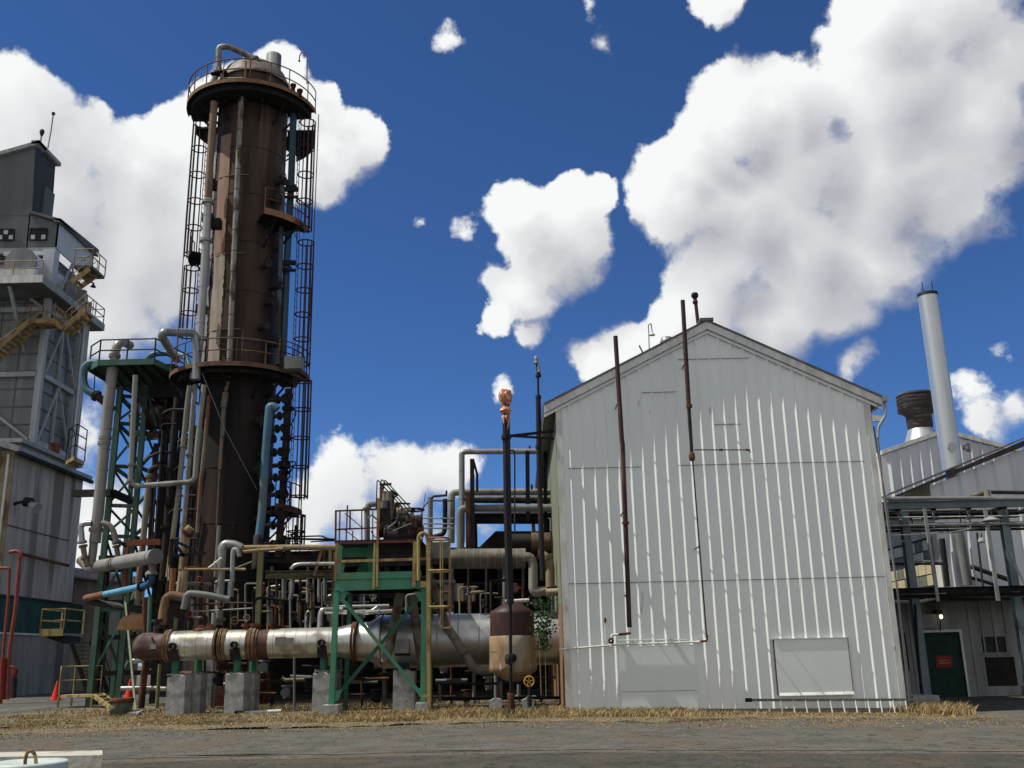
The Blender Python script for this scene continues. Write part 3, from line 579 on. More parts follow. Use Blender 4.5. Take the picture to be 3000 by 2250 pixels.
# caged ladders
def cage_ladder(name, top, bot, Y, side, m):
    """climbs straight up beside the shell from pixel `bot` to pixel `top`; cage stands out on `side`"""
    a, b = P(*top, Y), P(*bot, Y); x = (a.x+b.x)/2; z1, z0 = a.z, b.z
    t = MB()
    ld_ = MB(); 
    for s_ in (-.2,.2): ld_.bar((x, Y+s_, z0), (x, Y+s_, z1+.9), .05, .02, (1,0,0))
    o = ld_.build(name, m, column)
    rg_ = MB(); n = int((z1-z0)/.3)
    for i in range(n): z = z0+.3*i+.15; rg_.tube([(x,Y-.2,z),(x,Y+.2,z)], .013, seg=6)
    rg_.build('rungs', m, o)
    cgx = x+side*.36; hp = MB(); n = max(2, round((z1-z0-.5)/1.25))
    for i in range(n+1):
        z = z0+.5+(z1-z0-.5)*i/n
        hp.tube([(cgx+.36*math.cos(ang(k*20)), Y+.36*math.sin(ang(k*20)), z) for k in range(19)], .03, seg=6, bend=0)
    hp.build('cage_hoops', m, o)
    st_ = MB()
    for k in (-100,-66,-33,0,33,66,100):
        aa = ang(k if side > 0 else 180-k); q = (cgx+.36*math.cos(aa), Y+.36*math.sin(aa))
        st_.bar((q[0],q[1],z0+.4),(q[0],q[1],z1+.05), .048, .03, (0,-1,0))
    st_.build('cage_straps', m, o)
    return o
lm = mat('purple_brown_steel', (.055,.030,.032), (.035,.022,.026), (.09,.04,.03), scale=2, rough=.6)
cage_ladder('caged_ladder', (608,362), (588,775), CY-.2, -1, lm)
cage_ladder('caged_ladder', (586,785), (570,1015), CY+.3, -1, lm)
cage_ladder('caged_ladder', (873,360), (872,700), CY-.9, 1, lm)
cage_ladder('caged_ladder', (870,712), (861,1100), CY-1.2, 1, lm)
cage_ladder('caged_ladder', (863,1118), (850,1490), CY-1.4, 1, lm)
cage_ladder('caged_ladder', (845,1512), (838,1640), CY-1.0, 1, lm)
pipe('dark_flank_riser', 'thick blackened riser down the right flank of the lower column', [(846,1140),(838,1300),(826,1480),(815,1640)], 11, MATS['dusky_flank'] if 'dusky_flank' in MATS else mat('dusky_flank', (.045,.035,.035), (.03,.025,.025), (.09,.05,.03), scale=1, stretch=3, rough=.7), CY-1.2, flanges=(.12,.3,.5,.7,.9))
pipe('pale_flank_riser', 'dim grey-blue riser hugging the right flank of the upper column', [(829,480),(822,760),(812,1095)], 7, mat('grey_blue_flank', (.13,.155,.165), (.08,.095,.105), (.06,.045,.04), scale=1, stretch=4, rough=.65), CY-.9, flanges=(.35,.6,.85))
tag(MB().tube([P(934,335,CY-1), P(915,800,CY-1.2), P(897,1120,CY-1.3), P(876,1640,CY-1)], .022, seg=5, bend=0).build('guard_wire', lm), 'thin dark wire running down outside the right ladder cages of the column', 'wire')
tag(MB().tube([P(566,365,CY), P(545,640,CY), P(520,1015,CY)], .022, seg=5, bend=0).build('guard_wire', lm), 'thin dark wire running down outside the left ladder cages of the column', 'wire')
# nozzles and manways on the right flank
nzm = MB()
for i, py in enumerate((560, 615, 810, 860, 910, 985, 1025, 1215, 1255, 1300, 1345, 1395, 1440, 1530)):
    z = CZ(820,py); a = ang(-28-(i%3)*9)
    p0 = V((CX+CR*math.cos(a), CY+CR*math.sin(a), z)); d = V((math.cos(a), math.sin(a), 0))
    q = MB().cyl(p0-d*.1, p0+d*.5, .12, seg=12).cyl(p0+d*.38, p0+d*.46, .2, seg=12).cyl(p0+d*.5, p0+d*.58, .2, seg=12)
    q.tube([p0+d*.2+V((0,-.1,.2)), p0+d*.55+V((0,-.2,.35)), p0+d*.7+V((0,-.2,.1)), p0+d*.6+V((0,-.2,-.3))], .025, seg=6, bend=.12)
    q.build('side_nozzle', darkst, column)
# chimney, overhead line and lamp on the top
tagc = thing('vent_chimney', 'short grey open cylinder standing on the right of the column head', 'chimney', P(800,225,CY-.2))
MB().lathe([(.36,-1.1),(.36,1.05),(.33,1.05),(.33,-.2)], P(800,218,CY-.2)).build('stack', greypipe, tagc)
MB().lathe([(.37,0),(.95,-.9),(.98,-1.5)], P(806,240,CY+.6)).build('flared_base', mat('dark_rusty_flare', (.07,.05,.04), (.045,.035,.03), scale=2, rough=.7), tagc)
pipe('overhead_vapour_pipe', 'grey pipe looping over the column head from its left side', [(618,300),(620,250),(640,205),(641,138),(668,136),(744,170),(757,197),(758,215)], 9, mat('streaky_grey_pipe', (.30,.29,.27), (.20,.19,.18), (.13,.11,.09), scale=1.5, stretch=2, rough=.5, metal=.3, bump=.1), CY-1.2, flanges=(.86,), seams=6, bend=.35)
pipe('riser_pipe', 'thick riser left of the column, rusty above and galvanised below', [(628,300),(616,470),(610,580)], 11, mat('rusty_tan_pipe', (.27,.18,.115), (.19,.12,.08), (.14,.09,.065), scale=.8, stretch=5, rough=.65), CY-2.1, flanges=())
pipe('riser_pipe', 'galvanised lower length of the thick riser left of the column', [(610,582),(599,790),(584,1010),(568,1112)], 11.5, mat('bright_galvanised', (.44,.44,.42), (.34,.34,.33), (.25,.2,.14), scale=.6, stretch=5, rough=.5, metal=.35), CY-2.1, flanges=(.02,.24,.78), seams=5)
cp = pipe('conduit_pipe', 'slim spotted grey pipe running straight down the front of the column', [(710,240),(700,420),(694,560),(683,800),(671,1085)], 7.5, mat('spotted_grey_pipe', (.34,.32,.28), (.20,.18,.15), (.10,.07,.05), scale=2.4, stretch=3, rough=.6), CY-2.15, seams=14, sm=darkst)
pipe('blue_riser_pipe', 'dim blue riser right of the upper column behind its flank', [(860,330),(852,560),(841,760),(827,1090)], 10, mat('dusky_blue_pipe', (.07,.13,.17), (.05,.09,.12), (.06,.04,.035), scale=.7, stretch=5, rough=.6), CY-.6, flanges=(.3,.62))
for i, (x, y, lab) in enumerate(((845,555,'upper'),(838,770,'lower'))):
    MB().bar(P(x-30,y,CY-.9), P(x+28,y,CY-.9), .1, .22, (0,0,1)).bar(P(x-30,y+22,CY-.9), P(x+28,y+22,CY-.9), .1, .12, (0,0,1)).build('pipe_clamp', blacks, column)
for x, y in ((607,540),(598,640),(622,655),(580,905)):
    MB().box(tuple(P(x-8,y+9,CY-2.0)), tuple(P(x+30,y-6,CY-1.6))).build('pipe_bracket', blacks, column)
gooseneck('gooseneck_lamp', 'gooseneck lamp on the column top platform, arching left against blue sky', [(899,245),(900,157),(888,150),(878,160),(877,174)], CY-2.2, .03, greypipe, darkst, 4)
nb_ = thing('small_vent_line', 'small white elbowed vent line on the left of the column top platform', 'pipe', P(650,238,CY-2.4))
MB().tube(pts3([(648,215),(647,226),(655,229),(712,228),(716,232)], CY-2.4), .035, seg=8, bend=.08).build('pipe_run', galv, nb_)
MB().tube(pts3([(719,232),(720,180)], CY-2.4), .045, seg=8).build('riser', rustl, nb_)
MB().lathe([(.3,0),(.12,.05),(.1,.3),(.0,.3)], P(643,215,CY-2.3)).build('vent_hood', darkst, nb_)
MB().bar(P(618,218,CY-2.3), P(665,210,CY-2.3), .2, .05, (0,0,1)).build('support_arm', darkst, nb_)
for x, y, h in ((858,272,.34),(878,280,.2)):
    tag(MB().lathe([(.1,-.1),(.1,h),(.14,h),(.14,h+.1),(0,h+.1)], P(x,y,CY-1.6)).build('capped_nozzle', rust), 'larger rusty capped nozzle at the right of the column top platform' if h > .3 else 'smaller rusty capped stub at the right edge of the column top platform', 'nozzle')
# ---- verticals beside the lower column
pipe('grey_downcomer', 'leftmost of three tall pipes left of the lower column, dull olive grey', [(556,1130),(547,1200),(524,1440),(508,1560),(493,1690)], 7.5, mat('olive_grey_pipe', (.27,.26,.21), (.19,.18,.14), (.33,.30,.20), scale=.9, stretch=5, rough=.65), CY-2.6, flanges=(.33,))
pipe('grey_downcomer', 'middle of three tall pipes left of the lower column, mottled grey with one joint', [(572,1128),(560,1260),(549,1410),(536,1560),(533,1630)], 7.5, mat('mottled_grey_pipe', (.36,.35,.32), (.22,.21,.20), scale=2, stretch=2, rough=.6), CY-2.3, flanges=(.42,))
pipe('grey_downcomer', 'right of three tall pipes left of the lower column, bending left to a level run', [(598,1128),(585,1240),(576,1330),(572,1398),(562,1412),(488,1418),(400,1424),(384,1412),(382,1395),(397,1100)], 7.5, mat('green_grey_pipe', (.27,.27,.22), (.30,.32,.32), (.16,.15,.13), scale=.8, stretch=4, rough=.6), CY-2.9, flanges=(.60,.66), bend=.2)
pipe('rusty_riser', 'rusty streaked pipe hugging the lower left of the column', [(612,1160),(602,1290),(588,1420),(578,1560)], 6, mat('streaked_rusty_pipe', (.15,.10,.07), (.30,.25,.17), (.26,.10,.05), scale=1.2, stretch=3, rough=.75), CY-1.9)
pipe('thick_lagged_pipe', 'thick pale lagged pipe with red band at the foot of the column', [(560,1545),(545,1560),(535,1690),(528,1740)], 13, tanins, CY-3.0, flanges=(.1,), fm=rust)
cf = thing('faceted_conduit', 'dusty grey duct with stepped joints down the front of the lower column', 'duct', P(650,1400,CY-2.0))
for (a, b, w) in (((668,1118),(661,1148),.12),((662,1150),(655,1195),.21),((656,1197),(651,1280),.16),((650,1282),(644,1375),.13),((643,1377),(634,1540),.06)):
    MB().bar(P(*a,CY-2.0), P(*b,CY-2.0), w, w*.8).build('duct_section', mat('dusty_duct%d' % a[1], (.20,.19,.175), (.14,.13,.12), (.20,.13,.08), scale=2, rough=.7), cf)
bp_ = pipe('blue_downpipe', 'bright blue downpipe in front of the right side of the lower column', [(812,1200),(800,1189),(789,1192),(786,1230),(778,1330),(768,1500),(757,1587)], 12, bluep, CY-3.0, bend=.3)
tag(MB().lathe([(.19,0),(.2,.05),(.19,.1),(.19,1.3),(.16,1.35)], P(752,1668,CY-3.0)).build('rusty_pipe_stub', darkst), 'dark rusty stub directly below the bright blue downpipe', 'pipe')
tag(MB().tube([P(592,1092,CY-3), P(660,1260,CY-3.1), P(753,1435,CY-3.2)], .012, seg=5, bend=0).build('slack_cable', greypipe), 'thin slack cable crossing the lower column diagonally', 'cable')
gn = thing('bent_overhead_pipe', 'grey pipe bent in a hook beside the column above the middle platform', 'pipe', P(550,1100,CY-3.2))
MB().tube([P(575,1112,CY-2.6),P(577,1020,CY-2.6),P(571,975,CY-2.6),P(480,973,CY-4.0),P(474,985,CY-3.9),P(505,1035,CY-2),P(520,1055,CY-1.5)], .17, bend=.3).build('pipe_run', galv, gn)
pipe('blue_overhead_pipe', 'blue pipe arching behind the platform railing left of the column', [(430,1062,44),(437,1044,44),(455,1036,44),(500,1034,44),(545,1044,43.5),(556,1080,43)], 9, bluep, bend=.4)
pipe('hooked_steel_pipe', 'slim yellowish pipe rising in front of the bent grey pipe', [(516,1072),(522,960)], 2, tanins, CY-4)

ORD = 'first second third fourth fifth sixth seventh eighth ninth tenth eleventh twelfth thirteenth fourteenth fifteenth sixteenth seventeenth eighteenth nineteenth twentieth twenty-first twenty-second twenty-third twenty-fourth twenty-fifth'.split()
rs = random.Random(17)
for i in range(16):
    x0 = 470+i*9.5; yt = 1150+rs.uniform(0,160); yb = 1650+rs.uniform(0,110); lean = (x0-1220)/10700*(yb-yt)
    m_ = [darkst, blacks, darkst, rust, MATS['olive_grey_pipe'], darkst, maroon][i % 7]
    o_ = pipe('side_riser', '%s dark riser in the crowded bundle left of the column, %s from left' % (['thin','stout','slim'][i % 3], ORD[i]), [(x0,yt),(x0+lean,yb)], [2.5,6.5,4][i % 3], m_, CY-1.4+rs.random()*2.6, flanges=(rs.uniform(.2,.5), rs.uniform(.55,.9)), group='dark risers between green tower and column')
for i in range(12):
    x0 = 480+rs.random()*90; y0 = 1200+i*42
    pipe('link_pipe', 'short dark level link pipe left of the column, %s from top' % ORD[i], [(x0-rs.uniform(20,45),y0+12),(x0-20,y0),(x0+rs.uniform(15,50),y0)], rs.uniform(2,5), [darkst,blacks,rust][i%3], CY-1.8+rs.random(), bend=.15, group='dark link pipes between green tower and column')
for i in range(10):
    y0 = 1172+i*47+rs.uniform(-14,14); x0 = 820-(y0-1175)*.05+rs.uniform(-12,14); c_ = P(x0,y0,CY-1.9+rs.random()*.8)
    tv = thing('flank_fitting', 'dark flanged fitting on the lower right flank of the column, %s from top' % ORD[i], 'fitting', c_, 'fittings down the right flank of the column')
    MB().cyl(c_-V((.3,0,0)), c_+V((.35,-.2,0)), .10, seg=8).cyl(c_+V((.3,-.18,0)), c_+V((.38,-.22,0)), .2, seg=12).cyl(c_+V((0,-.08,0)), c_+V((.07,-.1,0)), .19, seg=12).build('body', darkst, tv)
    MB().tube([c_+V((.35,-.2,.05)), c_+V((rs.uniform(.4,.7),-.25,rs.uniform(.1,.45))), c_+V((rs.uniform(.6,.85),-.25,.1)), c_+V((rs.uniform(.4,.7),-.25,-rs.uniform(.2,.6))), c_+V((.3,-.2,-.3))], .026, seg=6, bend=.2).build('curled_line', blacks, tv)
# ================================================================ GREEN STEEL TOWER WITH BLUE PIPES
gtw = thing('green_steel_tower', 'green braced steel tower with a platform, left of the rusted column', 'tower', P(300,2062,43.5))
tgreen = mat('faded_tower_green', (.085,.185,.135), (.06,.13,.095), (.16,.20,.15), scale=1.5, stretch=4, rough=.6, spot=.3, spotc=(.11,.07,.045))
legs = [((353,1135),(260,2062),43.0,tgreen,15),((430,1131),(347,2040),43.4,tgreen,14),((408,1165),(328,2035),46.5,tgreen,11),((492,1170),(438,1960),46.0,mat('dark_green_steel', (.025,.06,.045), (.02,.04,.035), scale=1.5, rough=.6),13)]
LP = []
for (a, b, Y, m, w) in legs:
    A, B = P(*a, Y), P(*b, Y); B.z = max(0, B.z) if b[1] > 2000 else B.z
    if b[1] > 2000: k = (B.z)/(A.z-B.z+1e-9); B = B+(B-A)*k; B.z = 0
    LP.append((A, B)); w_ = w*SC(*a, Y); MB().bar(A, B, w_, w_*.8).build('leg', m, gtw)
def onleg(i, z): A, B = LP[i]; t = (z-B.z)/(A.z-B.z); return B+(A-B)*t
zs_ = [P(350,y,43).z for y in (1985,1785,1570,1480,1365,1240,1160)]
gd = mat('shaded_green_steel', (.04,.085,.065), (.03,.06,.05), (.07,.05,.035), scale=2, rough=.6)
for i, z in enumerate(zs_):
    if i == 0: continue
    for a, b in ((0,1),(1,3),(0,2),(2,3)):
        if i in (1,3) and (a,b) != (0,1): continue
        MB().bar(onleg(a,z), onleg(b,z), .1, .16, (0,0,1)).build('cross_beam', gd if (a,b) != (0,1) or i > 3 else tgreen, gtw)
for i in range(len(zs_)-1):
    za_, zb2 = zs_[i], zs_[i+1]
    if zb2-za_ < 1.0: continue
    for (a, b) in (((0,1)),((1,3)),((2,3))):
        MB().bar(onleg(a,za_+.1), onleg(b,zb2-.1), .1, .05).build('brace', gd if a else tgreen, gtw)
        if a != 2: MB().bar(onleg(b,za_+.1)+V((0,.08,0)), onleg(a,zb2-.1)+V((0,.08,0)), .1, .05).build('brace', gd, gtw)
pz = P(360,1062,41.5).z
q = [PZ(262,1075,pz), PZ(290,1058,pz), PZ(452,1054,pz), PZ(572,1112,pz), PZ(545,1160,pz), PZ(345,1128,pz)]
MB().prism([(v.x,v.y,v.z-.08) for v in q], (0,0,.10)).build('platform_floor', greend, gtw)
eb = MB()
for a, b in zip(q, q[1:]+q[:1]): eb.bar(V(a)-V((0,0,.08)), V(b)-V((0,0,.08)), .08, .26, (0,0,1))
eb.build('edge_beam', tgreen, gtw)
jb = MB()
for i in range(5):
    t = (i+.5)/5; jb.bar(q[1].lerp(q[2],t)-V((0,0,.12)), q[5].lerp(q[4],t)-V((0,0,.12)), .09, .18, (0,0,1))
jb.build('floor_joists', gd, gtw)
gb = MB().bar(PZ(500,1066,pz-.2), PZ(548,1108,pz-.2), .45, .02, (0,0,1)); gb.build('floor_panel', greenp, gtw)
rl = rail(MB(), [q[0],q[1],q[2],q[3]], .98, .035, (.5,), step=1.4); rl.build('handrail', mat('dark_green_rail', (.02,.045,.045), (.03,.05,.045), scale=2, rough=.6), gtw)
MB().bar(P(430,1135,43.4), P(462,1250,43.4)+V((0,-.1,0)), .12, .12).build('knee_brace', gd, gtw)
MB().prism([P(345,1135,43)-V((0,.1,0)), P(440,1135,43.4)-V((0,.1,0)), P(425,1215,43.4)-V((0,.1,0)), P(400,1160,43.4)-V((0,.1,0))], (0,.06,0)).build('gusset_plate', gd, gtw)
MB().bar(P(216,1446,43.2), P(330,1444,42.6), .3, .3, (0,0,1)).bar(P(330,1444,42.6), P(385,1468,44.6), .2, .3, (0,0,1)).build('guide_beam', blacks, gtw)
gpm = mat('pale_grey_large_pipe', (.36,.35,.32), (.27,.26,.24), (.22,.19,.15), scale=.9, stretch=5, rough=.5, metal=.15, bump=.06, spot=.08)
bgp = thing('large_grey_riser', 'large pale grey riser with an elbow on top, left of the green tower', 'pipe', P(274,1600,41.6))
MB().tube(pts3([(330,1078),(316,1200),(303,1330),(288,1500),(278,1590)], 41.6), .235, bend=0, seg=20).build('pipe_run', gpm, bgp)
MB().tube([P(331,1082,41.6),P(338,1030,41.6),P(346,1008,41.6),P(362,1003,42.0),P(382,1012,42.6)], .19, seg=18, bend=.18).build('top_elbow', mat('warm_grey_elbow', (.38,.34,.29), (.28,.24,.2), scale=1.5, rough=.45, metal=.2), bgp)
for (x, y, r) in ((336,1043,.25),(308,1283,.27),(305,1298,.27),(281,1552,.29)):
    MB().flange(P(x,y,41.6), P(330,1078,41.6)-P(288,1500,41.6), r, .12).build('flange', gpm, bgp)
MB().tube(pts3([(278,1555),(272,1620),(266,1655)], 41.6), .17, seg=16).build('lower_reducer', gpm, bgp)
MB().rings(P(330,1080,41.6), P(288,1500,41.6), .236, [i/7 for i in range(1,7)], .03, .008).build('seam_bands', gpm, bgp)
pipe('bypass_pipe', 'small elbowed bypass on the left of the large grey riser', [(268,1533),(248,1533),(236,1542),(241,1590)], 8.5, galv, 41.4, flanges=(.98,), bend=.2)
pipe('bypass_pipe', 'rusty lower half of the left bypass running into the header', [(243,1597),(248,1630),(256,1660)], 8, mat('rusty_lower_bypass', (.18,.12,.08), (.24,.2,.15), scale=2, rough=.6), 41.4, flanges=(.05,.6), bend=.2)
pipe('bypass_pipe', 'small elbowed bypass on the right of the large grey riser', [(298,1533),(318,1536),(331,1552),(342,1590)], 8.5, mat('warm_grey_bypass', (.28,.25,.21), (.2,.18,.15), scale=2, rough=.5, metal=.2), 41.4, flanges=(.98,), bend=.2)
pipe('bypass_pipe', 'rusty lower half of the right bypass dropping to the header', [(341,1597),(346,1634)], 7.5, mat('rusty_tan_bypass', (.2,.15,.1), (.14,.1,.07), scale=2, rough=.6), 41.0, flanges=(.1,))
hd = thing('header_pipe', 'fat pale header pipe ending in a round blank disc', 'pipe', P(360,1660,40))
a_, b_ = P(262,1664,42.5), P(455,1630,36.5)
MB().tube([P(236,1640,42.8), a_, b_], [.2]*1+[.21,.22,.23,.24,.25,.255,.27,.27], seg=22, bend=.25).build('pipe_run', gpm, hd)
MB().cyl(b_+(b_-a_).normalized()*-.05, b_+(b_-a_).normalized()*.06, .285, seg=30).build('blank_disc', greypipe, hd)
MB().rings(a_, b_, .262, (.42,.46,.95), .03, .012).build('seam_bands', darkst, hd)
MB().tube([P(447,1650,37), P(446,1672,37)], .13, seg=14).lathe([(.13,0),(.16,-.06),(.24,-.16),(.24,-.2)], P(446,1668,37)).build('outlet_cone', insul, hd)
pipe('deep_blue_elbow', 'deep blue elbow below the blank disc of the header', [(446,1678,37),(446,1700,37),(434,1714,37.2),(414,1719,37.6)], 9.5, blued, bend=.25, flanges=(.98,), fm=darkst)
pipe('sky_blue_pipe', 'sky blue slanting pipe with one rusty open end low on the green tower', [(410,1719,37.7),(307,1741,40.5)], 9.5, mat('sky_blue_paint', (.14,.36,.56), (.10,.28,.44), scale=1.5, rough=.5))
pipe('rusty_open_pipe', 'rusty brown open end of the slanting blue pipe', [(307,1741,40.5),(252,1753,42.2)], 10.5, mat('rusty_brown_end', (.24,.12,.07), (.16,.08,.05), scale=2, rough=.8))
pipe('rusty_open_pipe', 'dark rusty pipe sloping right below the slanting blue pipe', [(262,1762,42.2),(340,1775,41),(440,1790,40)], 10, darkst)
pipe('blue_bend_pipe', 'blue pipe bend hanging outside the left of the large grey riser', [(320,1066),(262,1063),(246,1078),(243,1118),(252,1142),(275,1154)], 11.5, mat('slate_blue_paint', (.12,.24,.31), (.09,.18,.23), (.1,.09,.08), scale=1.2, stretch=2, rough=.5), 41.9, bend=.35)
pipe('rusty_bend_pipe', 'rusty lower length of the blue bend entering behind the large riser', [(275,1154,41.9),(300,1172,41.9),(330,1200,42.5)], 11, darkst, flanges=(.12,), bend=.2)
tag(MB().tube([P(279,1070,41.9), P(276,1140,41.9)], .025, seg=6).build('hanger_rod', blacks), 'thin black hanger rod holding the rusty end of the blue bend', 'rod')
pipe('tower_inner_pipe', 'brown vertical pipe standing inside the green tower', [(402,1110),(396,1230),(388,1390),(384,1430)], 8, mat('brown_grey_pipe', (.19,.16,.125), (.13,.11,.09), scale=1, stretch=4, rough=.6), 44.5, flanges=(.4,))
pipe('tower_inner_pipe', 'pinkish rusty level pipe inside the green tower below its platform', [(384,1215),(386,1262),(400,1268),(480,1276)], 8, mat('pinkish_rust_pipe', (.30,.16,.11), (.2,.1,.07), scale=2, rough=.6), 44.5, bend=.25)
pipe('lagged_riser', 'pale olive lagged riser crossing in front of the right green leg', [(440,1388),(430,1470),(418,1600),(405,1720),(398,1850)], 9, mat('pale_olive_lagging', (.29,.28,.21), (.21,.20,.15), (.24,.15,.09), scale=1.2, stretch=4, rough=.7), 41.0, flanges=(.02,))
pipe('arched_dark_pipe', 'dark arched pipe joining the top of the pale olive lagged riser', [(437,1392),(442,1375),(458,1368),(490,1372),(500,1400),(494,1480)], 8, darkst, 41.2, bend=.3)
pipe('maroon_riser', 'maroon riser behind the pale olive lagged riser', [(458,1300),(448,1430),(442,1570),(436,1700)], 8, maroon, 44.2)
pipe('black_bundle_pipe', 'tall black pipe left of the lower column with torn lagging', [(520,1165),(506,1330),(497,1420),(489,1560),(478,1700)], 11, darkst, 41.4, flanges=(.5,.72))
pipe('black_bundle_pipe', 'thinner black pipe at the right of the black pipe with torn lagging', [(540,1165),(528,1300),(515,1430),(503,1600),(495,1740)], 6, blacks, 43)
pipe('black_bundle_pipe', 'slim black pipe at the left of the black pipe with torn lagging', [(496,1180),(484,1400),(470,1640)], 5, blacks, 43.5)
hx = thing('overhead_condenser', 'dark rusty horizontal drum wedged between the green tower and the column', 'heat exchanger', P(520,1240,44))
MB().cyl(P(436,1218,44), P(560,1224,44), .62, seg=28).build('shell', mat('dark_brown_drum', (.07,.045,.035), (.045,.032,.028), (.2,.17,.13), scale=1, rough=.6), hx)
for x in (446, 492, 545): MB().flange(P(x,1219,44), (1,0,.0), .72, .12).build('flange', darkst, hx)
MB().box(tuple(P(440,1165,43)), tuple(P(560,1150,45))).build('deck_plate', blacks, hx)
vb = random.Random(3)
for i, (x, y) in enumerate(((478,1165),(500,1148),(520,1175),(540,1160),(485,1195),(512,1200),(470,1290),(500,1282),(530,1275),(548,1300))):
    t = thing('relief_valve' if i % 2 else 'flanged_fitting', ['dark flanged fitting','small relief valve'][i%2]+' in the dark cluster between green tower and column, '+['topmost left','upper middle','centre','upper right','middle left','middle right','low left','low middle','low right','lowest right'][i], 'valve', P(x,y,43.2))
    c_ = P(x,y,43.2); MB().cyl(c_-V((0,0,.25)), c_+V((0,0,.2)), .08, seg=10).lathe([(.1,.2),(.12,.3),(.06,.45),(.0,.47)], c_, seg=10).build('body', darkst, t)
    MB().flange(c_-V((0,0,.2)), (0,0,1), .15, .07).build('flange', blacks, t)
MB_ = MB().bar(P(372,1591,40.5), P(472,1588,40.5), .2, .24, (0,0,1)); tag(MB_.build('rusty_beam', mat('orange_rust_beam', (.27,.085,.045), (.19,.06,.035), scale=2, rough=.8)), 'short orange-rusty beam level above the header pipe', 'beam')
tag(MB().bar(P(372,1605,39.8), P(362,1745,39.8), .15, .15).build('rusty_post', MATS['orange_rust_beam']), 'orange-rusty post crossing in front of the header pipe', 'post')
tag(MB().bar(P(366,1748,39.2), P(398,2084,36.3), .075, .05).build('leaning_green_strut', mat('pale_lichen_strut', (.26,.31,.20), (.19,.23,.14), scale=2, rough=.8)), 'thin pale green strut leaning beside the rusty topped tub', 'strut')
tag(MB().tube([P(424,1960,36.5), P(413,2075,36.5)], .12, seg=14).tube([P(426,1750,36.5), P(424,1960,36.5)], .10, seg=14).build('rusty_standpipe', rust), 'rusty brown standpipe between the tub and the left concrete pier', 'pipe')
tag(MB().prism([P(342,1846,36.8),P(349,1822,36.8),P(358,1808,36.8),P(372,1802,36.8),P(422,1798,36.8),P(424,1842,36.8),P(390,1845,36.8)], (0,.5,0)).build('orange_rust_hood', mat('orange_rust_sheet', (.36,.19,.10), (.29,.145,.08), scale=2, rough=.85)), 'orange-brown rusty sheet hood at the left end of the front exchanger', 'hood')
# tub
tb = thing('rusty_rimmed_tub', 'squat green tub with a rusty rim standing in the dry grass', 'tub', P(353,2094,34.9))
c_ = P(353,2094,34.9); c_.z = 0
MB().lathe([(.0,0),(.34,0),(.37,.25),(.37,.42),(.34,.43),(.33,.3),(.0,.3)], c_).build('body', mat('mossy_green_tub', (.10,.15,.10), (.07,.10,.07), (.2,.18,.1), scale=3, rough=.8), tb)
MB().lathe([(.37,.40),(.40,.41),(.40,.55),(.33,.56),(.31,.47),(.0,.44)], c_).build('rusty_rim', rust, tb)
tag(MB().prism([P(372,2093,34.6),P(405,2093,34.4),P(418,2086,35),P(384,2085,35.2)], (0,0,.06)).build('concrete_pad', conc), 'small flat concrete pad right of the rusty rimmed tub', 'slab')
# ================================================================ LEFT BUILDINGS
lx = P(45,1330,57).x
zt_ = [P(45,1327,57).z, PX(241,1411,lx).z]
lb = thing('grey_clad_building', 'weathered grey clad building with a green lower band at the left edge', 'building', (lx-8, 62, 0))
yA, yB = 57.0, PX(241,1411,lx).y; zA = (zt_[0]+zt_[1])/2
def ysheet(x, y0, y1, z0, z1, m, name, parent, pitch=.55, d=.03):
    """ribbed wall facing +x"""
    mb = MB(); ys = [y0]; y = y0+pitch*.5; dd = [0]
    while y+.14 < y1: ys += [y,y+.04,y+.09,y+.13]; dd += [0,d,d,0]; y += pitch
    ys.append(y1); dd.append(0); vs = []
    for yy, e in zip(ys, dd): vs += [(x+e,yy,z0),(x+e,yy,z1)]
    mb.add(vs, [(2*i,2*i+2,2*i+3,2*i+1) for i in range(len(ys)-1)])
    return mb.build(name, m, parent)
zg1 = PX(120,1757,lx).z; zg0 = PX(120,1860,lx).z
ysheet(lx, yA, yB-1.2, zg1, zA, greysid, 'side_wall', lb, .62, .02)
MB().box((lx-.3, yB-1.2, zg1), (lx+.06, yB, zA)).build('corner_panel', greysid, lb)
MB().box((lx-.05, yA, zg0), (lx+.0, yB+9, zg1-.01)).build('green_band_wall', greend, lb)
ysheet(lx+.05, yA, yB+9, .0, zg0, greysid2, 'lower_wall', lb, .9, .02)
MB().box((lx-.02, yA-.05, zg1-.05),(lx+.12, yB, zg1+.04)).build('flashing', darkst, lb)
MB().box((lx-.02, yA-.05, zg0-.05),(lx+.16, yB+9, zg0+.05)).build('flashing', trimw, lb)
zlap = PX(120,1565,lx).z; MB().box((lx+.0,yA,zlap),(lx+.045,yB-1.2,zlap+.05)).build('sheet_lap', darkst, lb)
MB().box((lx-16, yA-.0, 0),(lx-.02, yA+.05, zA+.2)).build('front_wall', tanins, lb)
MB().bar((lx-.35,yA-.06,0),(lx-.35,yA-.06,zA), .12).build('corner_pipe', trimw, lb)
MB().prism([(lx-16,yA-.6,zA+5.5),(lx+.5,yA-.6,zA+.35),(lx+.5,yA-.6,zA-.0),(lx-16,yA-.6,zA+5.1)], (0,yB-yA+1.0,0)).build('roof', steelg, lb)
MB().box((lx+.4,yA-.6,zA-.15),(lx+.62,yB+.4,zA+.05)).build('eave_gutter', blacks, lb)
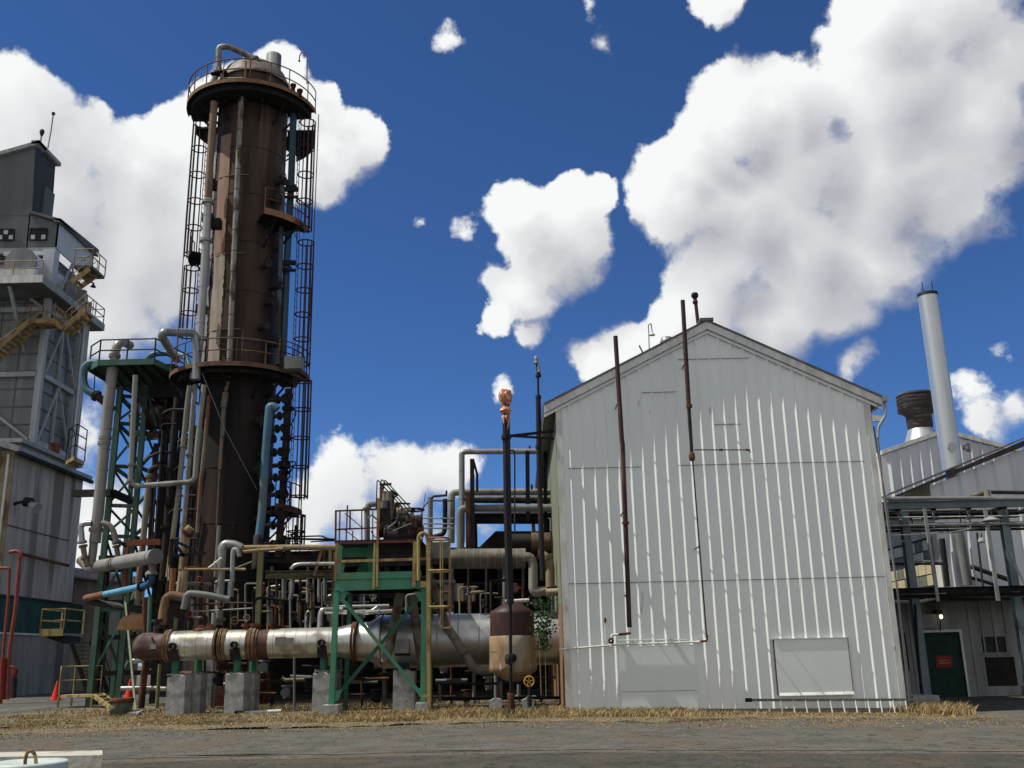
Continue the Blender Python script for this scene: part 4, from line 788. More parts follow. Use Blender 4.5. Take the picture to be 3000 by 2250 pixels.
# tie-rod level red pipe and red fire line
rp = thing('red_fire_main', 'orange-red fire pipe rising along the grey clad building', 'pipe', P(40,2050,52))
MB().tube(pts3([(22,2050),(28,1900),(45,1790),(60,1620),(48,1614),(28,1618)], 52), .10, bend=.3).build('pipe_run', oranger, rp)
MB().tube([PX(60,1622,lx+.5), PX(200,1657,lx+.5)], .10).build('wall_run', rust, rp)
r2 = thing('red_standpipe', 'thin red pipe with an angled outlet at the extreme left edge', 'pipe', P(10,2050,48))
MB().tube(pts3([(-30,1664),(28,1664),(24,1760),(10,1900),(0,2100)], 48), .07, bend=.12).build('pipe_run', oranger, r2)
MB().tube(pts3([(0,1952),(38,1954),(46,1962),(44,1990)], 48), .075, bend=.2).build('outlet_branch', redm, r2)
MB().cyl(P(45,1960,48), P(44,1976,48), .13, seg=14).build('outlet_cap', redm, r2)
MB().tube(pts3([(12,1930),(6,2050)], 48), .16, seg=16).build('hydrant_barrel', redm, r2)
MB().tube(pts3([(43,1985),(40,2045)], 48), .12, seg=10).build('drain_leg', darkst, r2)
fl = thing('wall_floodlight', 'floodlight on a bracket on the grey clad wall', 'lamp', PX(80,1490,lx+.8))
c_ = PX(85,1487,lx+.9); MB().tube([c_+V((-1,0,.2)), c_+V((-.5,0,.35)), c_+V((0,0,.3))], .09, seg=8, bend=.2).build('bracket', blacks, fl)
MB().cyl(c_+V((-.3,0,.35)), c_+V((.15,0,.3)), .28, seg=14).build('housing', blacks, fl)
MB().cyl(c_+V((.1,-.1,.2)), c_+V((.6,-.25,-.12)), .16, .34, seg=18).build('reflector', steelg, fl)
# penthouse strip behind the eave
ph = thing('roof_parapet_box', 'long low grey penthouse standing on the roof of the grey clad building', 'penthouse', (lx-3, 60, zA+1))
x2 = lx-.4; ya_, yb_ = PX(97,1312,x2).y, PX(244,1385,x2).y; zph = (PX(97,1312,x2).z+PX(243,1380,x2).z)/2
MB().box((x2-6, 58, zA-.5), (x2, yB-.2, zph)).build('wall', greysid2, ph)
MB().box((x2-6.3, 57.8, zph), (x2+.3, yB+.1, zph+.25)).build('roof', steelg, ph)
# low annex beyond the building's far corner
an = thing('low_lean_to', 'low lean-to with a pale sloping roof behind the green tower legs', 'building', (lx+6, 66, 0))
ya2 = yB+2
MB().prism([P(190,1688,ya2), P(425,1712,ya2), V((P(420,1712,ya2).x,ya2,0)), V((P(196,1712,ya2).x,ya2,0))], (0,.1,0)).build('wall', greysid2, an)
MB().prism([P(196,1664,ya2+5), P(400,1694,ya2+5), P(425,1712,ya2-.5), P(190,1690,ya2-.5)], (0,0,.12)).build('roof', mat('pale_lean_to_roof', (.34,.31,.26), (.25,.22,.18), scale=1, rough=.8), an)
MB().box(tuple(V((P(300,1900,ya2).x,ya2-.08,0))), tuple(V((P(312,1900,ya2).x,ya2,P(312,1760,ya2).z)))).build('door_post', greend, an)
# dark stair and yellow landing
sw = thing('dark_steel_stair', 'dark open steel stair climbing left beside the green band', 'stair', PX(240,2030,lx+1.5))
s0, s1 = P(258,2032,54), P(208,1878,54)
for dx in (0, 1.05): MB().bar(s0+V((dx,0,0)), s1+V((dx,0,0)), .06, .22, (0,0,1)).build('stringer', blacks, sw)
for i in range(13):
    p_ = s0.lerp(s1, (i+.5)/13); MB().box((p_.x, p_.y-.14, p_.z-.02), (p_.x+1.05, p_.y+.14, p_.z+.03)).build('tread', darkst, sw)
rail(MB(), [s0+V((1.1,0,.1)), s1+V((1.1,0,.1))], .9, .03, (.5,), step=1).build('handrail', blacks, sw)
yl = thing('yellow_railed_landing', 'yellow railed landing at the head of the dark stair', 'landing', P(180,1862,55))
a0_, a1_ = P(143,1860,55), P(210,1856,55); zl_ = a0_.z
MB().box((a0_.x, 54, zl_-.08), (a1_.x, 56.4, zl_+.05)).build('floor', greysid2, yl)
MB().box((a0_.x, 53.93, zl_-.1), (a1_.x, 53.99, zl_+.28)).build('toe_board', yellowm, yl)
rail(MB(), [(a0_.x,56.4,zl_),(a0_.x,54,zl_),(a1_.x,54,zl_),(a1_.x,56.4,zl_)], 1.32, .045, (.55,), step=2.4).build('handrail', yellowm, yl)
MB().prism([(a0_.x+.1,54.2,zl_-.1),(a1_.x,54.2,zl_-.1),(a1_.x,54.2,zl_-.5),(a0_.x+.6,54.2,zl_-.3)], (0,2,0)).build('support_bracket', blacks, yl)
# cones
def cone(name, x, y, lab):
    c = PZ(x, y, 0); t = thing(name, lab, 'traffic cone', c)
    MB().box((c.x-.26,c.y-.26,0),(c.x+.26,c.y+.26,.04)).build('base', conem, t)
    MB().lathe([(.24,.04),(.045,.88),(.035,.92),(0,.92)], c, seg=20).build('body', conem, t); return t
cone('traffic_cone', 163, 2052, 'red traffic cone left of the yellow railed step platform')
cone('traffic_cone', 281, 2050, 'red traffic cone half hidden behind the left green leg')
cone('traffic_cone', 378, 2046, 'red traffic cone behind the silver ground pipe, partly hidden')
# yellow step-over platform
ys_ = thing('yellow_step_platform', 'low yellow step-over platform with a handrail on the left', 'platform', P(230,2075,42))
p0, p1, p2 = P(172,2040,42.0), P(270,2032,41.3), P(198,2036,43.2); zt2 = (p0.z+p1.z)/2
MB().prism([(p0.x,p0.y,zt2),(p1.x,p1.y,zt2),(p1.x+.1,p1.y+1.0,zt2),(p0.x+.1,p0.y+1.0,zt2)], (0,0,-.09)).build('deck', yellowm, ys_)
for (x, y) in ((p0.x,p0.y),(p1.x,p1.y),(p0.x+.1,p0.y+1),(p1.x+.1,p1.y+1)): MB().bar((x,y,0),(x,y,zt2-.09), .07).build('leg', yellowm, ys_)
rr1 = MB(); h1 = P(175,1953,42).z-zt2
rr1.tube([(p0.x,p0.y,zt2),(p0.x,p0.y,zt2+h1),(p0.x+.1,p0.y+1.1,zt2+h1),(P(300,1947,43).x,43.0,zt2+h1),(P(300,1947,43).x,43.0,zt2)], .028, seg=8, bend=0)
rr1.tube([(p0.x,p0.y,zt2+h1/2),(p0.x+.1,p0.y+1.1,zt2+h1/2),(P(300,1947,43).x,43.0,zt2+h1/2)], .022, seg=8, bend=0)
rr1.tube([(p0.x+.1,p0.y+1.1,zt2),(p0.x+.1,p0.y+1.1,zt2+h1)], .028, seg=8)
rr1.build('handrail', yellowm, ys_)
e0, e1 = P(275,2035,41.3), P(322,2066,40.2); e1.z = .05
for d in (0, .9): MB().bar(e0+V((0,d,-.05)), e1+V((0,d,0)), .07, .16, (0,0,1)).build('stringer', yellowm, ys_)
for i in range(4):
    c_ = e0.lerp(e1, (i+.5)/4); MB().box((c_.x-.13,c_.y,c_.z-.03),(c_.x+.13,c_.y+.9,c_.z+.02)).build('tread', yellowm, ys_)
# ================================================================ FAR LEFT PROCESS TOWER
TY = 66.0
tx = P(116,1080,TY).x
tw = thing('galvanised_process_tower', 'tall galvanised process tower with a dark gabled head, far left', 'tower', (tx-6, TY, 0))
def tz(px, py): return P(px, py, TY).z
TW, TD = 15.0, PX(222,1000,tx).y-TY
zlow, zpl = 4.0, tz(125,830)
MB().box((tx-TW, TY, zlow), (tx, TY+TD, zpl+1.5)).build('cladding', toww, tw)
# horizontal sheet laps and frame
hb = MB()
zz = zlow+1
while zz < zpl+.5:
    hb.box((tx-TW, TY-.05, zz), (tx+.04, TY-.0, zz+.09)); hb.box((tx+.0, TY, zz+.0), (tx+.05, TY+TD, zz+.09)); zz += 1.28
hb.build('sheet_laps', towd, tw)
for (x, y) in ((tx+.15, TY-.15), (tx-6.2, TY-.15), (tx+.15, TY+TD+.1)): MB().bar((x,y,zlow),(x,y,zpl+1.4), .42, .42).build('corner_post', towf, tw)
MB().bar((tx+.15,TY+TD*.5,zlow),(tx+.15,TY+TD*.5,zpl+1), .18).build('mullion', towf, tw)
zz = zlow+3; k = 0
while zz+4 < zpl+2:
    MB().bar((tx-TW,TY-.25,zz),(tx,TY-.25,zz), .22, .34, (0,0,1)).build('frame_beam', towf, tw)
    MB().bar((tx+.25,TY,zz),(tx+.25,TY+TD,zz), .22, .34, (0,0,1)).build('frame_beam', towf, tw)
    MB().bar((tx-6.1,TY-.3,zz+.1),(tx-.1,TY-.3,zz+4.6), .17, .17).build('brace', towf, tw) if k % 2 else MB().bar((tx-.1,TY-.3,zz+.1),(tx-6.1,TY-.3,zz+4.6), .17, .17).build('brace', towf, tw)
    MB().bar((tx+.3,TY+.2,zz+.1),(tx+.3,TY+TD*.5,zz+4.6), .12, .12, (1,0,0)).build('brace', towf, tw)
    MB().bar((tx-6.1,TY-.32,zz+4.6),(tx-11.5,TY-.32,zz+.1), .17, .17).build('brace', towf, tw); MB().bar((tx+.3,TY+TD*.5,zz+4.6),(tx+.3,TY+TD,zz+.1), .12, .12, (1,0,0)).build('brace', towf, tw)
    for q_ in range(4): MB().box((tx-1.6-q_*1.5, TY-.06, zz+.2), (tx-1.52-q_*1.5, TY-.0, zz+4.6)).build('sheet_joint', towd, tw)
    zz += 4.8; k += 1
for i, dx in enumerate((.5,.9,1.25,1.6)): MB().tube([(tx+.5+i*.05, TY+TD+.15-dx*.0+.1*i, zlow+1), (tx+.5+i*.05, TY+TD+.15+.1*i, zpl+.5)], .11 if i != 2 else .07, seg=8).build('side_pipe', steelg if i % 2 else towl, tw)
# main platform: white fascia, dark underside
PO = 3.3; yf = TY-PO; XE = P(122,815,yf).x; YE = PX(306,928,XE).y
zp_ = P(108,815,yf).z
MB().box((tx-TW, yf, zp_-.35), (XE, YE, zp_-.05)).build('platform_floor', towd, tw)
MB().box((tx-TW, yf-.06, zp_-.32), (XE+.1, yf-.0, zp_+.22)).build('platform_fascia', trimw, tw)
MB().box((XE, yf, zp_-.32), (XE+.1, YE, zp_+.22)).build('platform_fascia', steelg, tw)
for x in (tx-9, tx-5.3, tx-1.2): MB().bar((x,TY,zp_-4.2),(x+.0,yf+.3,zp_-.4), .2, .2, (0,0,1)).build('platform_bracket', steelg, tw)
rl2 = rail(MB(), [(XE,yf+4,zp_+.2),(XE,YE-.1,zp_+.2),(XE-1.6,YE-.1,zp_+.2)], 1.25, .04, (.5,), step=1.6); rl2.build('handrail', dimyel, tw)
rail(MB(), [(tx-TW,yf,zp_+.2),(XE,yf,zp_+.2)], 1.1, .035, (.5,), step=2.0).build('handrail', dimyel, tw)
# head house above the platform
zh0 = P(125,738,TY).z
MB().box((tx-TW, TY+.3, zp_), (tx-.3, TY+.4, zh0)).build('recess_wall', mat('recess_shade_tone', (.16,.16,.17), (.10,.10,.11), (.30,.30,.30), scale=.5, rough=.7), tw)  # recess walls coloured dark for the overhead shade
MB().box((tx-.35, TY+.3, zp_), (tx-.3, TY+TD, zh0)).build('recess_wall', towd, tw)
MB().bar((tx+.0,TY-.1,zp_),(tx+.0,TY-.1,zh0), .8, .8).build('white_column', towl, tw)
MB().bar((tx-.1,TY-.15,zh0-.2),(tx-3.4,TY-.15,zh0-.2+.0), .3,.3,(0,0,1)).bar((tx-.2,TY-.15,zp_+2.4),(tx-1.9,TY-.15,zh0-.3), .25, .25).build('knee_brace', towl, tw)
MB().box((tx-TW, TY-.22, zh0-.15), (tx+.35, TY+.2, zh0+.25)).build('lintel_beam', steelg, tw)
zs1 = P(172,655,TY).z; zs0 = P(88,629,TY).z
xs_ = P(172,655,TY).x; hx0 = P(92,630,TY).x
# lower head house with shed roof: front face
MB().prism([(tx-TW,TY,zh0+.25),(xs_,TY,zh0+.25),(xs_,TY,zs1),(hx0,TY,zs0),(tx-TW,TY,zs0)], (0,.1,0)).build('head_front_wall', towd, tw)
HD = PX(280,745,xs_).y-TY
MB().prism([(xs_,TY,zh0+.25),(xs_,TY+HD*.96,zh0+.25),(xs_,TY+HD*.96,PX(278,742,xs_).z),(xs_,TY,zs1)], (-.1,0,0)).build('head_side_wall', towl, tw)
zq = PX(282,742,xs_).z
MB().prism([(xs_+.25,TY-.3,zs1+.0),(xs_+.25,TY+HD,zq),(xs_+.25,TY+HD,zq+.25),(xs_+.25,TY-.3,zs1+.28)], (-.5,0,0)).build('head_roof_edge', towd, tw)
MB().prism([(hx0-.1,TY-.3,zs0+.05),(xs_+.25,TY-.3,zs1+.05),(xs_+.25,TY-.3,zs1+.25),(hx0-.1,TY-.3,zs0+.25)], (0,HD+.3,0)).build('head_roof', towd, tw)
# gabled penthouse
zr0 = P(121,416,TY).z; xr0 = P(121,416,TY).x; hl = P(0,450,TY)
MB().prism([(hx0,TY-.01,zs0),(xr0-.4,TY-.01,zr0-.25),(hl.x,TY-.01,hl.z-.2),(hl.x-6,TY-.01,hl.z-3),(hl.x-6,TY-.01,zs0)], (0,.1,0)).build('penthouse_front_wall', towd, tw)
PD = PX(180,475,xr0).y-TY; zq2 = PX(180,478,xr0).z
pm = mat('dark_penthouse_side', (.065,.07,.08), (.05,.055,.062), scale=.4, stretch=6, rough=.8)
MB().prism([(hx0,TY,zs0-3),(hx0,TY+PD,zs0-3),(xr0-.3,TY+PD-.3,zq2-.2),(xr0-.3,TY,zr0-.3)], (-.1,0,0)).build('penthouse_side_wall', pm, tw)
MB().prism([(xr0,TY-.3,zr0),(xr0,TY+PD,zq2),(xr0,TY+PD,zq2-.3),(xr0,TY-.3,zr0-.3)], (-.6,0,0)).build('penthouse_roof', steelg, tw)
MB().prism([(xr0,TY-.3,zr0),(hl.x,TY-.3,hl.z),(hl.x-6,TY-.3,hl.z-2.9),(hl.x-6,TY-.3,hl.z-3.2),(hl.x,TY-.3,hl.z-.3),(xr0,TY-.3,zr0-.3)], (0,1.2,0)).build('penthouse_roof', steelg, tw)
w1 = MB().box((xr0-.2,TY+1.6,P(150,515,TY).z-2.5),(xr0-.05,TY+3.0,P(150,515,TY).z)).build('side_panel', towd, tw)
def panes(parent, pts, m_list, name='window', nx=3, ny=2):
    a, b, c = pts                                   # lower-left, lower-right, upper-left on one plane
    u, w = (b-a), (c-a); n = u.cross(w).normalized(); 
    if n.y > 0 and abs(n.x) < .5: n = -n
    f = MB().bar(a, b, .09, .09).bar(c, c+u, .09, .09).bar(a, c, .09, .09).bar(b, b+w, .09, .09)
    for i in range(1, nx): f.bar(a+u*(i/nx), a+u*(i/nx)+w, .05, .06)
    for j in range(1, ny): f.bar(a+w*(j/ny), a+w*(j/ny)+u, .05, .06)
    o = f.build(name, blacks, parent); k = 0
    for i in range(nx):
        for j in range(ny):
            q_ = a+u*(i/nx)+w*(j/ny); s1_, s2_ = u/nx*.96, w/ny*.96
            MB().prism([q_+s1_*.02, q_+s1_, q_+s1_+s2_, q_+s2_], -n*.03).build('pane', m_list[k % len(m_list)], o); k += 1
    return o
panes(tw, (P(87,703,TY-.1), P(135,703,TY-.1), P(90,670,TY-.1)), [panew, glassd, glassd, glassd, panew, glassd])
panes(tw, (P(-8,703,TY-.1), P(40,703,TY-.1), P(-6,672,TY-.1)), [panew, glassd, glassd, panew, panew, glassd])
# tank discs on the platform
dk = thing('horizontal_process_drum', 'round ended grey drum lying on the far left tower platform', 'drum', P(62,770,yf+1.5))
c_ = P(62,770,yf+1.4); MB().cyl(c_, c_+V((.3,4,0)), 1.05, seg=30).build('shell', towl, dk); MB().cyl(c_-V((0,.12,0)), c_, 1.12, seg=30).build('end_disc', toww, dk)
MB().box((c_.x-.9,c_.y,zp_),(c_.x+.9,c_.y+3,c_.z-.8)).build('saddle', steelg, dk)
tag(MB().box(tuple(P(-20,808,yf+.4)), tuple(P(112,792,yf+.9))).build('long_white_duct', trimw), 'long white duct along the edge of the far left tower platform', 'duct')
# yellow stairs
def ystair(pts, Y, w, lab, posts=True):
    p = [P(x, y, Y) for x, y in pts]; t = thing('yellow_stair', lab, 'stair', p[0])
    for d in (0, w):
        s_ = MB()
        for a, b in zip(p[:-1], p[1:]): s_.bar(a+V((0,d,0)), b+V((0,d,0)), .08, .36, (0,0,1))
        s_.build('stringer', dimyel, t)
        hr = MB()
        for h in (.6, 1.15): hr.tube([q+V((0,d,h)) for q in p], .03, seg=6, bend=0)
        for a, b in zip(p[:-1], p[1:]):
            for i in range(4): q = a.lerp(b, i/3)+V((0,d,0)); hr.tube([q, q+V((0,0,1.15))], .026, seg=6)
        hr.build('handrail', dimyel, t)
    for a, b in zip(p[:-1], p[1:]):
        n = max(2, int(abs(b.z-a.z)/.25)) if abs(b.z-a.z) > .6 else 2
        tr = MB()
        for i in range(n):
            q = a.lerp(b, (i+.5)/n); hw = .14 if abs(b.z-a.z) > .6 else (b-a).length/4
            tr.box((q.x-hw, q.y, q.z-.03), (q.x+hw, q.y+w, q.z+.02))
        tr.build('treads', dimyel, t)
    return t
ystair([(-30,1040),(86,940),(158,940)], TY-1.9, 1.2, 'yellow stair climbing right across the face of the far left tower')
ystair([(186,962),(250,905)], TY-2.0, 1.2, 'short yellow stair up to the platform on the right side of the far left tower')
ystair([(158,940),(186,962)], TY-2.05, 1.0, 'small yellow landing between the two stairs of the far left tower')
ystair([(210,826),(262,788)], TY-1.5, 1.2, 'upper yellow stair to the white head house of the far left tower')
ul = thing('upper_side_landing', 'yellow railed landing on the right side of the white head house', 'landing', P(285,820,TY))
ux1 = P(268,795,TY-1.5).x; ux0 = ux1-1.3; uz = P(280,800,TY).z; uye = PX(305,828,ux1).y
MB().box((ux0, TY-1.5, uz-.2), (ux1, uye, uz)).build('floor', towd, ul)
rail(MB(), [(ux0,TY-1.5,uz),(ux1,TY-1.5,uz),(ux1,uye,uz)], 1.25, .04, (.5,), step=1.3).build('handrail', dimyel, ul)
ll = thing('low_side_landing', 'small yellow landing with a dark rail above the grey clad building', 'landing', P(220,1345,TY-3))
a5 = PZ(190,1352,P(190,1352,TY-3).z); z5 = a5.z; q5 = [PZ(193,1350,z5), PZ(217,1336,z5), PZ(247,1352,z5), PZ(215,1356,z5)]
MB().prism([(v.x,v.y,z5-.25) for v in q5], (0,0,.25)).build('floor', yellowm, ll)
rail(MB(), [q5[0]+V((0,0,.0)), q5[1], q5[2]], 2.1, .04, (.35,.7), step=1.6).build('handrail', blacks, ll)
gooseneck('gooseneck_lamp', 'gooseneck lamp beside the foot of the far left tower', [(200,1310),(203,1262),(212,1256),(217,1262),(218,1272)], TY-1, .04, blacks, steelg, 5)
gooseneck('gooseneck_lamp', 'dark shaded lamp hanging under the upper landing of the far left tower', [(262,826),(270,828),(274,830)], TY, .05, blacks, blacks, 8)
at_ = thing('antenna_mast', 'thin leaning antenna mast on the roof of the far left tower', 'antenna', P(141,430,TY+1))
MB().tube([P(140,434,TY+1), P(150,380,TY+1), P(156,334,TY+1)], .05, seg=6, bend=0).build('mast', steelg, at_); MB().cyl(P(156,336,TY+1), P(157,330,TY+1), .13, seg=8).build('tip', darkst, at_)
a2 = thing('wind_sensor', 'short mast with a small wind sensor on the gable of the far left tower', 'sensor', P(120,415,TY))
MB().tube([P(119,416,TY), P(122,392,TY)], .06, seg=6).build('mast', steelg, a2); MB().lathe([(0,.3),(.15,.2),(.18,0),(.08,-.3),(0,-.35)], P(123,388,TY), seg=10).build('sensor_head', darkst, a2)
tag(MB().tube([P(160,1300,TY-2), P(155,1345,TY-2)], .35, seg=12).build('rusty_vent_stack', rust), 'rusty brown stub stack behind the penthouse of the grey clad building', 'stack')
# ================================================================ FRONT EXCHANGER AND DRUM
EY = 34.8
def EP(px, py): return P(px, py, EY)
zc = (EP(560,1891).z+EP(850,1884).z)/2
def ex(px): return EP(px, 1888).x
er = 42*SC(700,1888,EY)
fe = thing('front_exchanger', 'long clad heat exchanger with rusty flanges on concrete piers, in front of the column', 'heat exchanger', (ex(700), EY, 0))
def seg_(name, a, b, r0, m, r1=None, caps=True): return MB().cyl((ex(a),EY,zc), (ex(b),EY,zc), r0*SC(700,1888,EY), None if r1 is None else r1*SC(700,1888,EY), seg=36, caps=caps).build(name, m, fe)
MB().lathe([(0,-.34),(.22,-.30),(.36,-.2),(.44,-.06),(.455,0),(.455,.86)], (ex(420),EY,zc), (1,0,0), 36).build('rusty_channel_head', mat('dull_maroon_head', (.10,.055,.045), (.06,.038,.032), (.15,.10,.08), scale=1.2, rough=.55, bump=.1), fe)
MB().box((ex(456),EY-.5,zc-.10),(ex(472),EY-.44,zc+.06)).build('name_plate', steelg, fe)
MB().bar((ex(456),EY-.44,zc+.30),(ex(468),EY-.47,zc+.06), .05, .04).build('lifting_lug', darkst, fe)
def clseg(a, b, n):
    o = seg_('clad_shell', a, b, 42.5, clad)
    MB().rings((ex(a),EY,zc), (ex(b),EY,zc), 42.5*SC(700,1888,EY), [(i+.5)/n for i in range(n)], .010, .003, 36).build('seam_bands', mat('seam_grime%d' % a, (.20,.18,.13), (.14,.12,.09), scale=4, rough=.6), o); return o
ringm = mat('rusty_flange', (.20,.12,.07), (.13,.075,.045), (.28,.22,.12), scale=3, rough=.8, bump=.25)
clseg(506, 634, 4); clseg(668, 728, 2); clseg(792, 986, 6)
for a, b, r in ((489,496,47),(498,506,47.5),(634,641,47),(643,646,40),(648,651,48),(653,656,48),(658,668,46),(728,733,46),(735,743,49),(745,753,48),(753,760,44)):
    seg_('flange_ring', a, b, r, ringm if r > 41 else darkst)
seg_('rusty_spool', 760, 792, 41, mat('brick_red_spool', (.14,.062,.048), (.09,.045,.038), scale=1.5, rough=.6))
bl = MB()
for px_ in (642, 657, 744):
    for k in range(16):
        a = k*math.pi/8; c_ = V((ex(px_), EY+.50*math.sin(a), zc+.50*math.cos(a))); bl.cyl(c_-V((.09,0,0)), c_+V((.09,0,0)), .02, seg=6)
bl.build('flange_bolts', darkst, fe)
for px_ in (745, 722, 796):
    MB().cyl((ex(px_),EY,zc+.4), (ex(px_),EY,zc+.62), .16, seg=16).cyl((ex(px_),EY,zc+.58), (ex(px_),EY,zc+.68), .22, seg=16).build('top_nozzle', rust, fe)
MB().box((ex(816),EY-.52,zc-.06),(ex(846),EY-.43,zc+.20)).box((ex(849),EY-.52,zc-.03),(ex(868),EY-.44,zc+.17)).build('cover_plates', greysid2, fe)
MB().cyl((ex(460),EY,zc+.3),(ex(460),EY,zc+.9), .16, seg=16).cyl((ex(460),EY,zc+.8),(ex(460),EY,zc+.9), .24, seg=16).build('top_nozzle', darkst, fe)
# cone to the big drum
drum = thing('large_clad_drum', 'large silver clad drum behind the green platform legs', 'drum', (ex(1300), EY+.3, 0))
u = SC(1000,1888,EY); DY = EY+.35; zd = zc-.02
MB().lathe([(42*u,0),(43*u,.1),(55*u,.66)], (ex(986),EY+.02,zc), (1,0,0), 36).build('cone', chrome, drum)
MB().cyl((ex(1028)+.06,EY+.05,zc),(ex(1041)+.02,EY+.05,zc), 57*u, seg=36).cyl((ex(1043)+.02,EY+.05,zc),(ex(1047),EY+.05,zc), 59*u, seg=36).build('rusty_ring', rust, drum)
MB().lathe([(54*u,0),(57*u,.45),(75*u,.78),(76*u,.85)], (ex(1047),EY+.15,zc), (1,0,0), 40).build('reducing_shell', cladg, drum)
MB().cyl((ex(1047)+.84,DY,zd),(ex(1650)+1.3,DY,zd), 76*u, seg=48).build('shell', cladg, drum)
MB().rings((ex(1100),DY,zd),(ex(1650),DY,zd), 76*u, [i/9 for i in range(10)], .035, .004, 48).build('seam_bands', steelg, drum)
# saddles
def saddle(px_, dy, w):
    x = ex(px_); t = MB().cyl((x,EY+dy,1.30),(x,EY+dy,zc-.3), w, seg=16); return t
for px_, dy in ((523,-.15),(565,.75),(702,-.15),(728,.75),(952,-.15),(975,.7)):
    o = saddle(px_, dy, .125).build('support_post', greenm, fe); MB().box((ex(px_)-.22,EY+dy-.2,1.27),(ex(px_)+.22,EY+dy+.2,1.31)).build('base_plate', steelg, o)
for px_ in (523, 700, 951):
    x = ex(px_); o = MB().lathe([(.115,.35),(.115,0),(.08,0),(.075,.3)], (x,EY-.72,zc-.02), (0,1,0), 18).build('open_nozzle', darkst, fe)
    MB().bar((x,EY-.45,zc-.1),(x,EY-.3,zc-.45), .3, .3).build('bracket', darkst, fe)
o = MB().bar((ex(1183),DY-.35,1.3),(ex(1183),DY-.35,zd-.5), .34, .3).bar((ex(1162),DY-.75,zd-.42),(ex(1206),DY-.75,zd-.42), .14, .1).build('support_post', mat('dark_green_saddle', (.02,.075,.05), (.018,.05,.035), scale=2, rough=.6), drum)
MB().box((ex(1165),DY-1.1,zd-.4),(ex(1205),DY-.7,zd+.05)).build('saddle_plate', galv, drum)
# concrete piers
def pier(lab, x0, x1, y, h, dp=.75, chip=.10):
    c = V(((x0+x1)/2, y, 0)); mb = MB(); rr = random.Random(x0); n = 6
    top = [(x0+(x1-x0)*i/n, h-(chip*rr.random() if i not in (2,3,4) else .02*rr.random())) for i in range(n+1)]
    mb.prism([(x0-.01,y,0),(x1+.01,y,0)]+[(a,y,b) for a, b in top[::-1]], (0,dp,0))
    return tag(mb.build('concrete_pier', conc), lab, 'pier', None)
PYF = 34.0
for (a, b, dy, h, lab) in ((484,537,0,1.30,'chipped concrete pier at the far left under the exchanger'),(535,583,.9,1.34,'shadowed concrete pier tucked behind the far left one'),
    (656,710,0,1.30,'chipped concrete pier, second pair from the left, front one'),(702,742,.9,1.3,'shadowed concrete pier behind the second front one'),
    (914,964,0,1.26,'concrete pier just left of the green platform leg'),(958,984,.95,1.3,'narrow shaded concrete pier behind the leg of the green platform'),(1151,1213,-.1,1.30,'concrete pier between the green platform legs, crossed by a diagonal shadow')):
    pier(lab, P(a,2080,PYF+dy).x, P(b,2080,PYF+dy).x, PYF+dy, h, .8 if dy == 0 else .7)
for (a, b, top, Y, lab) in ((586,618,1930,38.5,'pale concrete column standing behind the left piers'),):
    tag(MB().box((P(a,2040,Y).x,Y,0),(P(b,2040,Y).x,Y+.5,P(a,top,Y).z)).build('concrete_column', conc), lab, 'pier')
# ================================================================ GREEN VALVE PLATFORM
GY = 32.2
gp = thing('green_valve_platform', 'green steel platform on braced legs with yellow railings, centre of the plant', 'platform', P(1110,2090,GY))
def GPt(x, y, Y=GY): return P(x, y, Y)
GB = GY+2.6
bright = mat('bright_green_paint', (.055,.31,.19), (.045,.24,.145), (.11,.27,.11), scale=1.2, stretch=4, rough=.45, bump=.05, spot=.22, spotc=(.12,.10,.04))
def leg(px0, py0, px1, Y, w=.17):
    a, b = P(px0,py0,Y), P(px1,2070,Y); k = b.z-.25; b = b+(b-a)*(k/(a.z-b.z)); return a, b
lg = [leg(987,1725,971,GY), leg(1243,1725,1240,GY)]
for a, b in lg: MB().bar(a, b, .17, .17).build('leg', bright, gp)
for a, b in lg:
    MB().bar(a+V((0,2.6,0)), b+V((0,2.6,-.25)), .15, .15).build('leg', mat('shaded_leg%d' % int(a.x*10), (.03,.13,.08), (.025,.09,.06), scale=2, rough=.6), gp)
zb1, zb0 = GPt(1100,1696).z, GPt(1100,1728).z
x0g, x1g = GPt(983,1710).x, GPt(1231,1712).x
MB().ibeam((x0g,GY-.05,(zb1+zb0)/2), (x1g,GY-.05,(zb1+zb0)/2), .2, zb1-zb0).box((x0g,GY-.12,zb0+.02),(x1g,GY-.10,zb1-.02)).build('front_beam', bright, gp)
MB().box((x0g-.02,GY-.15,zb1),(x1g+.16,GB,zb1+.05)).build('deck', mat('green_deck', (.03,.12,.08), (.025,.09,.06), scale=2, rough=.7), gp)
MB().box((x0g-.02,GY-.17,zb1+.0),(x1g+.05,GY-.15,GPt(1100,1677).z)).build('toe_board', bright, gp)
for x in (x0g+.08, x1g-.08): MB().ibeam((x,GY,(zb1+zb0)/2), (x,GB,(zb1+zb0)/2), .15, .28).build('side_beam', bright, gp)
MB().ibeam((x0g,GB,(zb1+zb0)/2), (x1g,GB,(zb1+zb0)/2), .15, .28).build('rear_beam', darkst, gp)
MB().bar(GPt(998,1750), GPt(1228,2028), .11, .04).build('cross_brace', bright, gp)
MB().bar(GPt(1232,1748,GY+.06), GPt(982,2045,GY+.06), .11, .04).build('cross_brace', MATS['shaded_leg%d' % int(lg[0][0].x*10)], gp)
for (pts) in (((993,1733),(1020,1733),(1006,1762),(993,1762)),((1237,1733),(1213,1733),(1230,1762),(1237,1762)),((979,2025),(1003,2020),(990,2052),(977,2055)),((1237,2012),(1217,2020),(1232,2045),(1240,2045))):
    MB().prism([GPt(x,y,GY-.03) for x,y in pts], (0,.03,0)).build('gusset_plate', bright, gp)
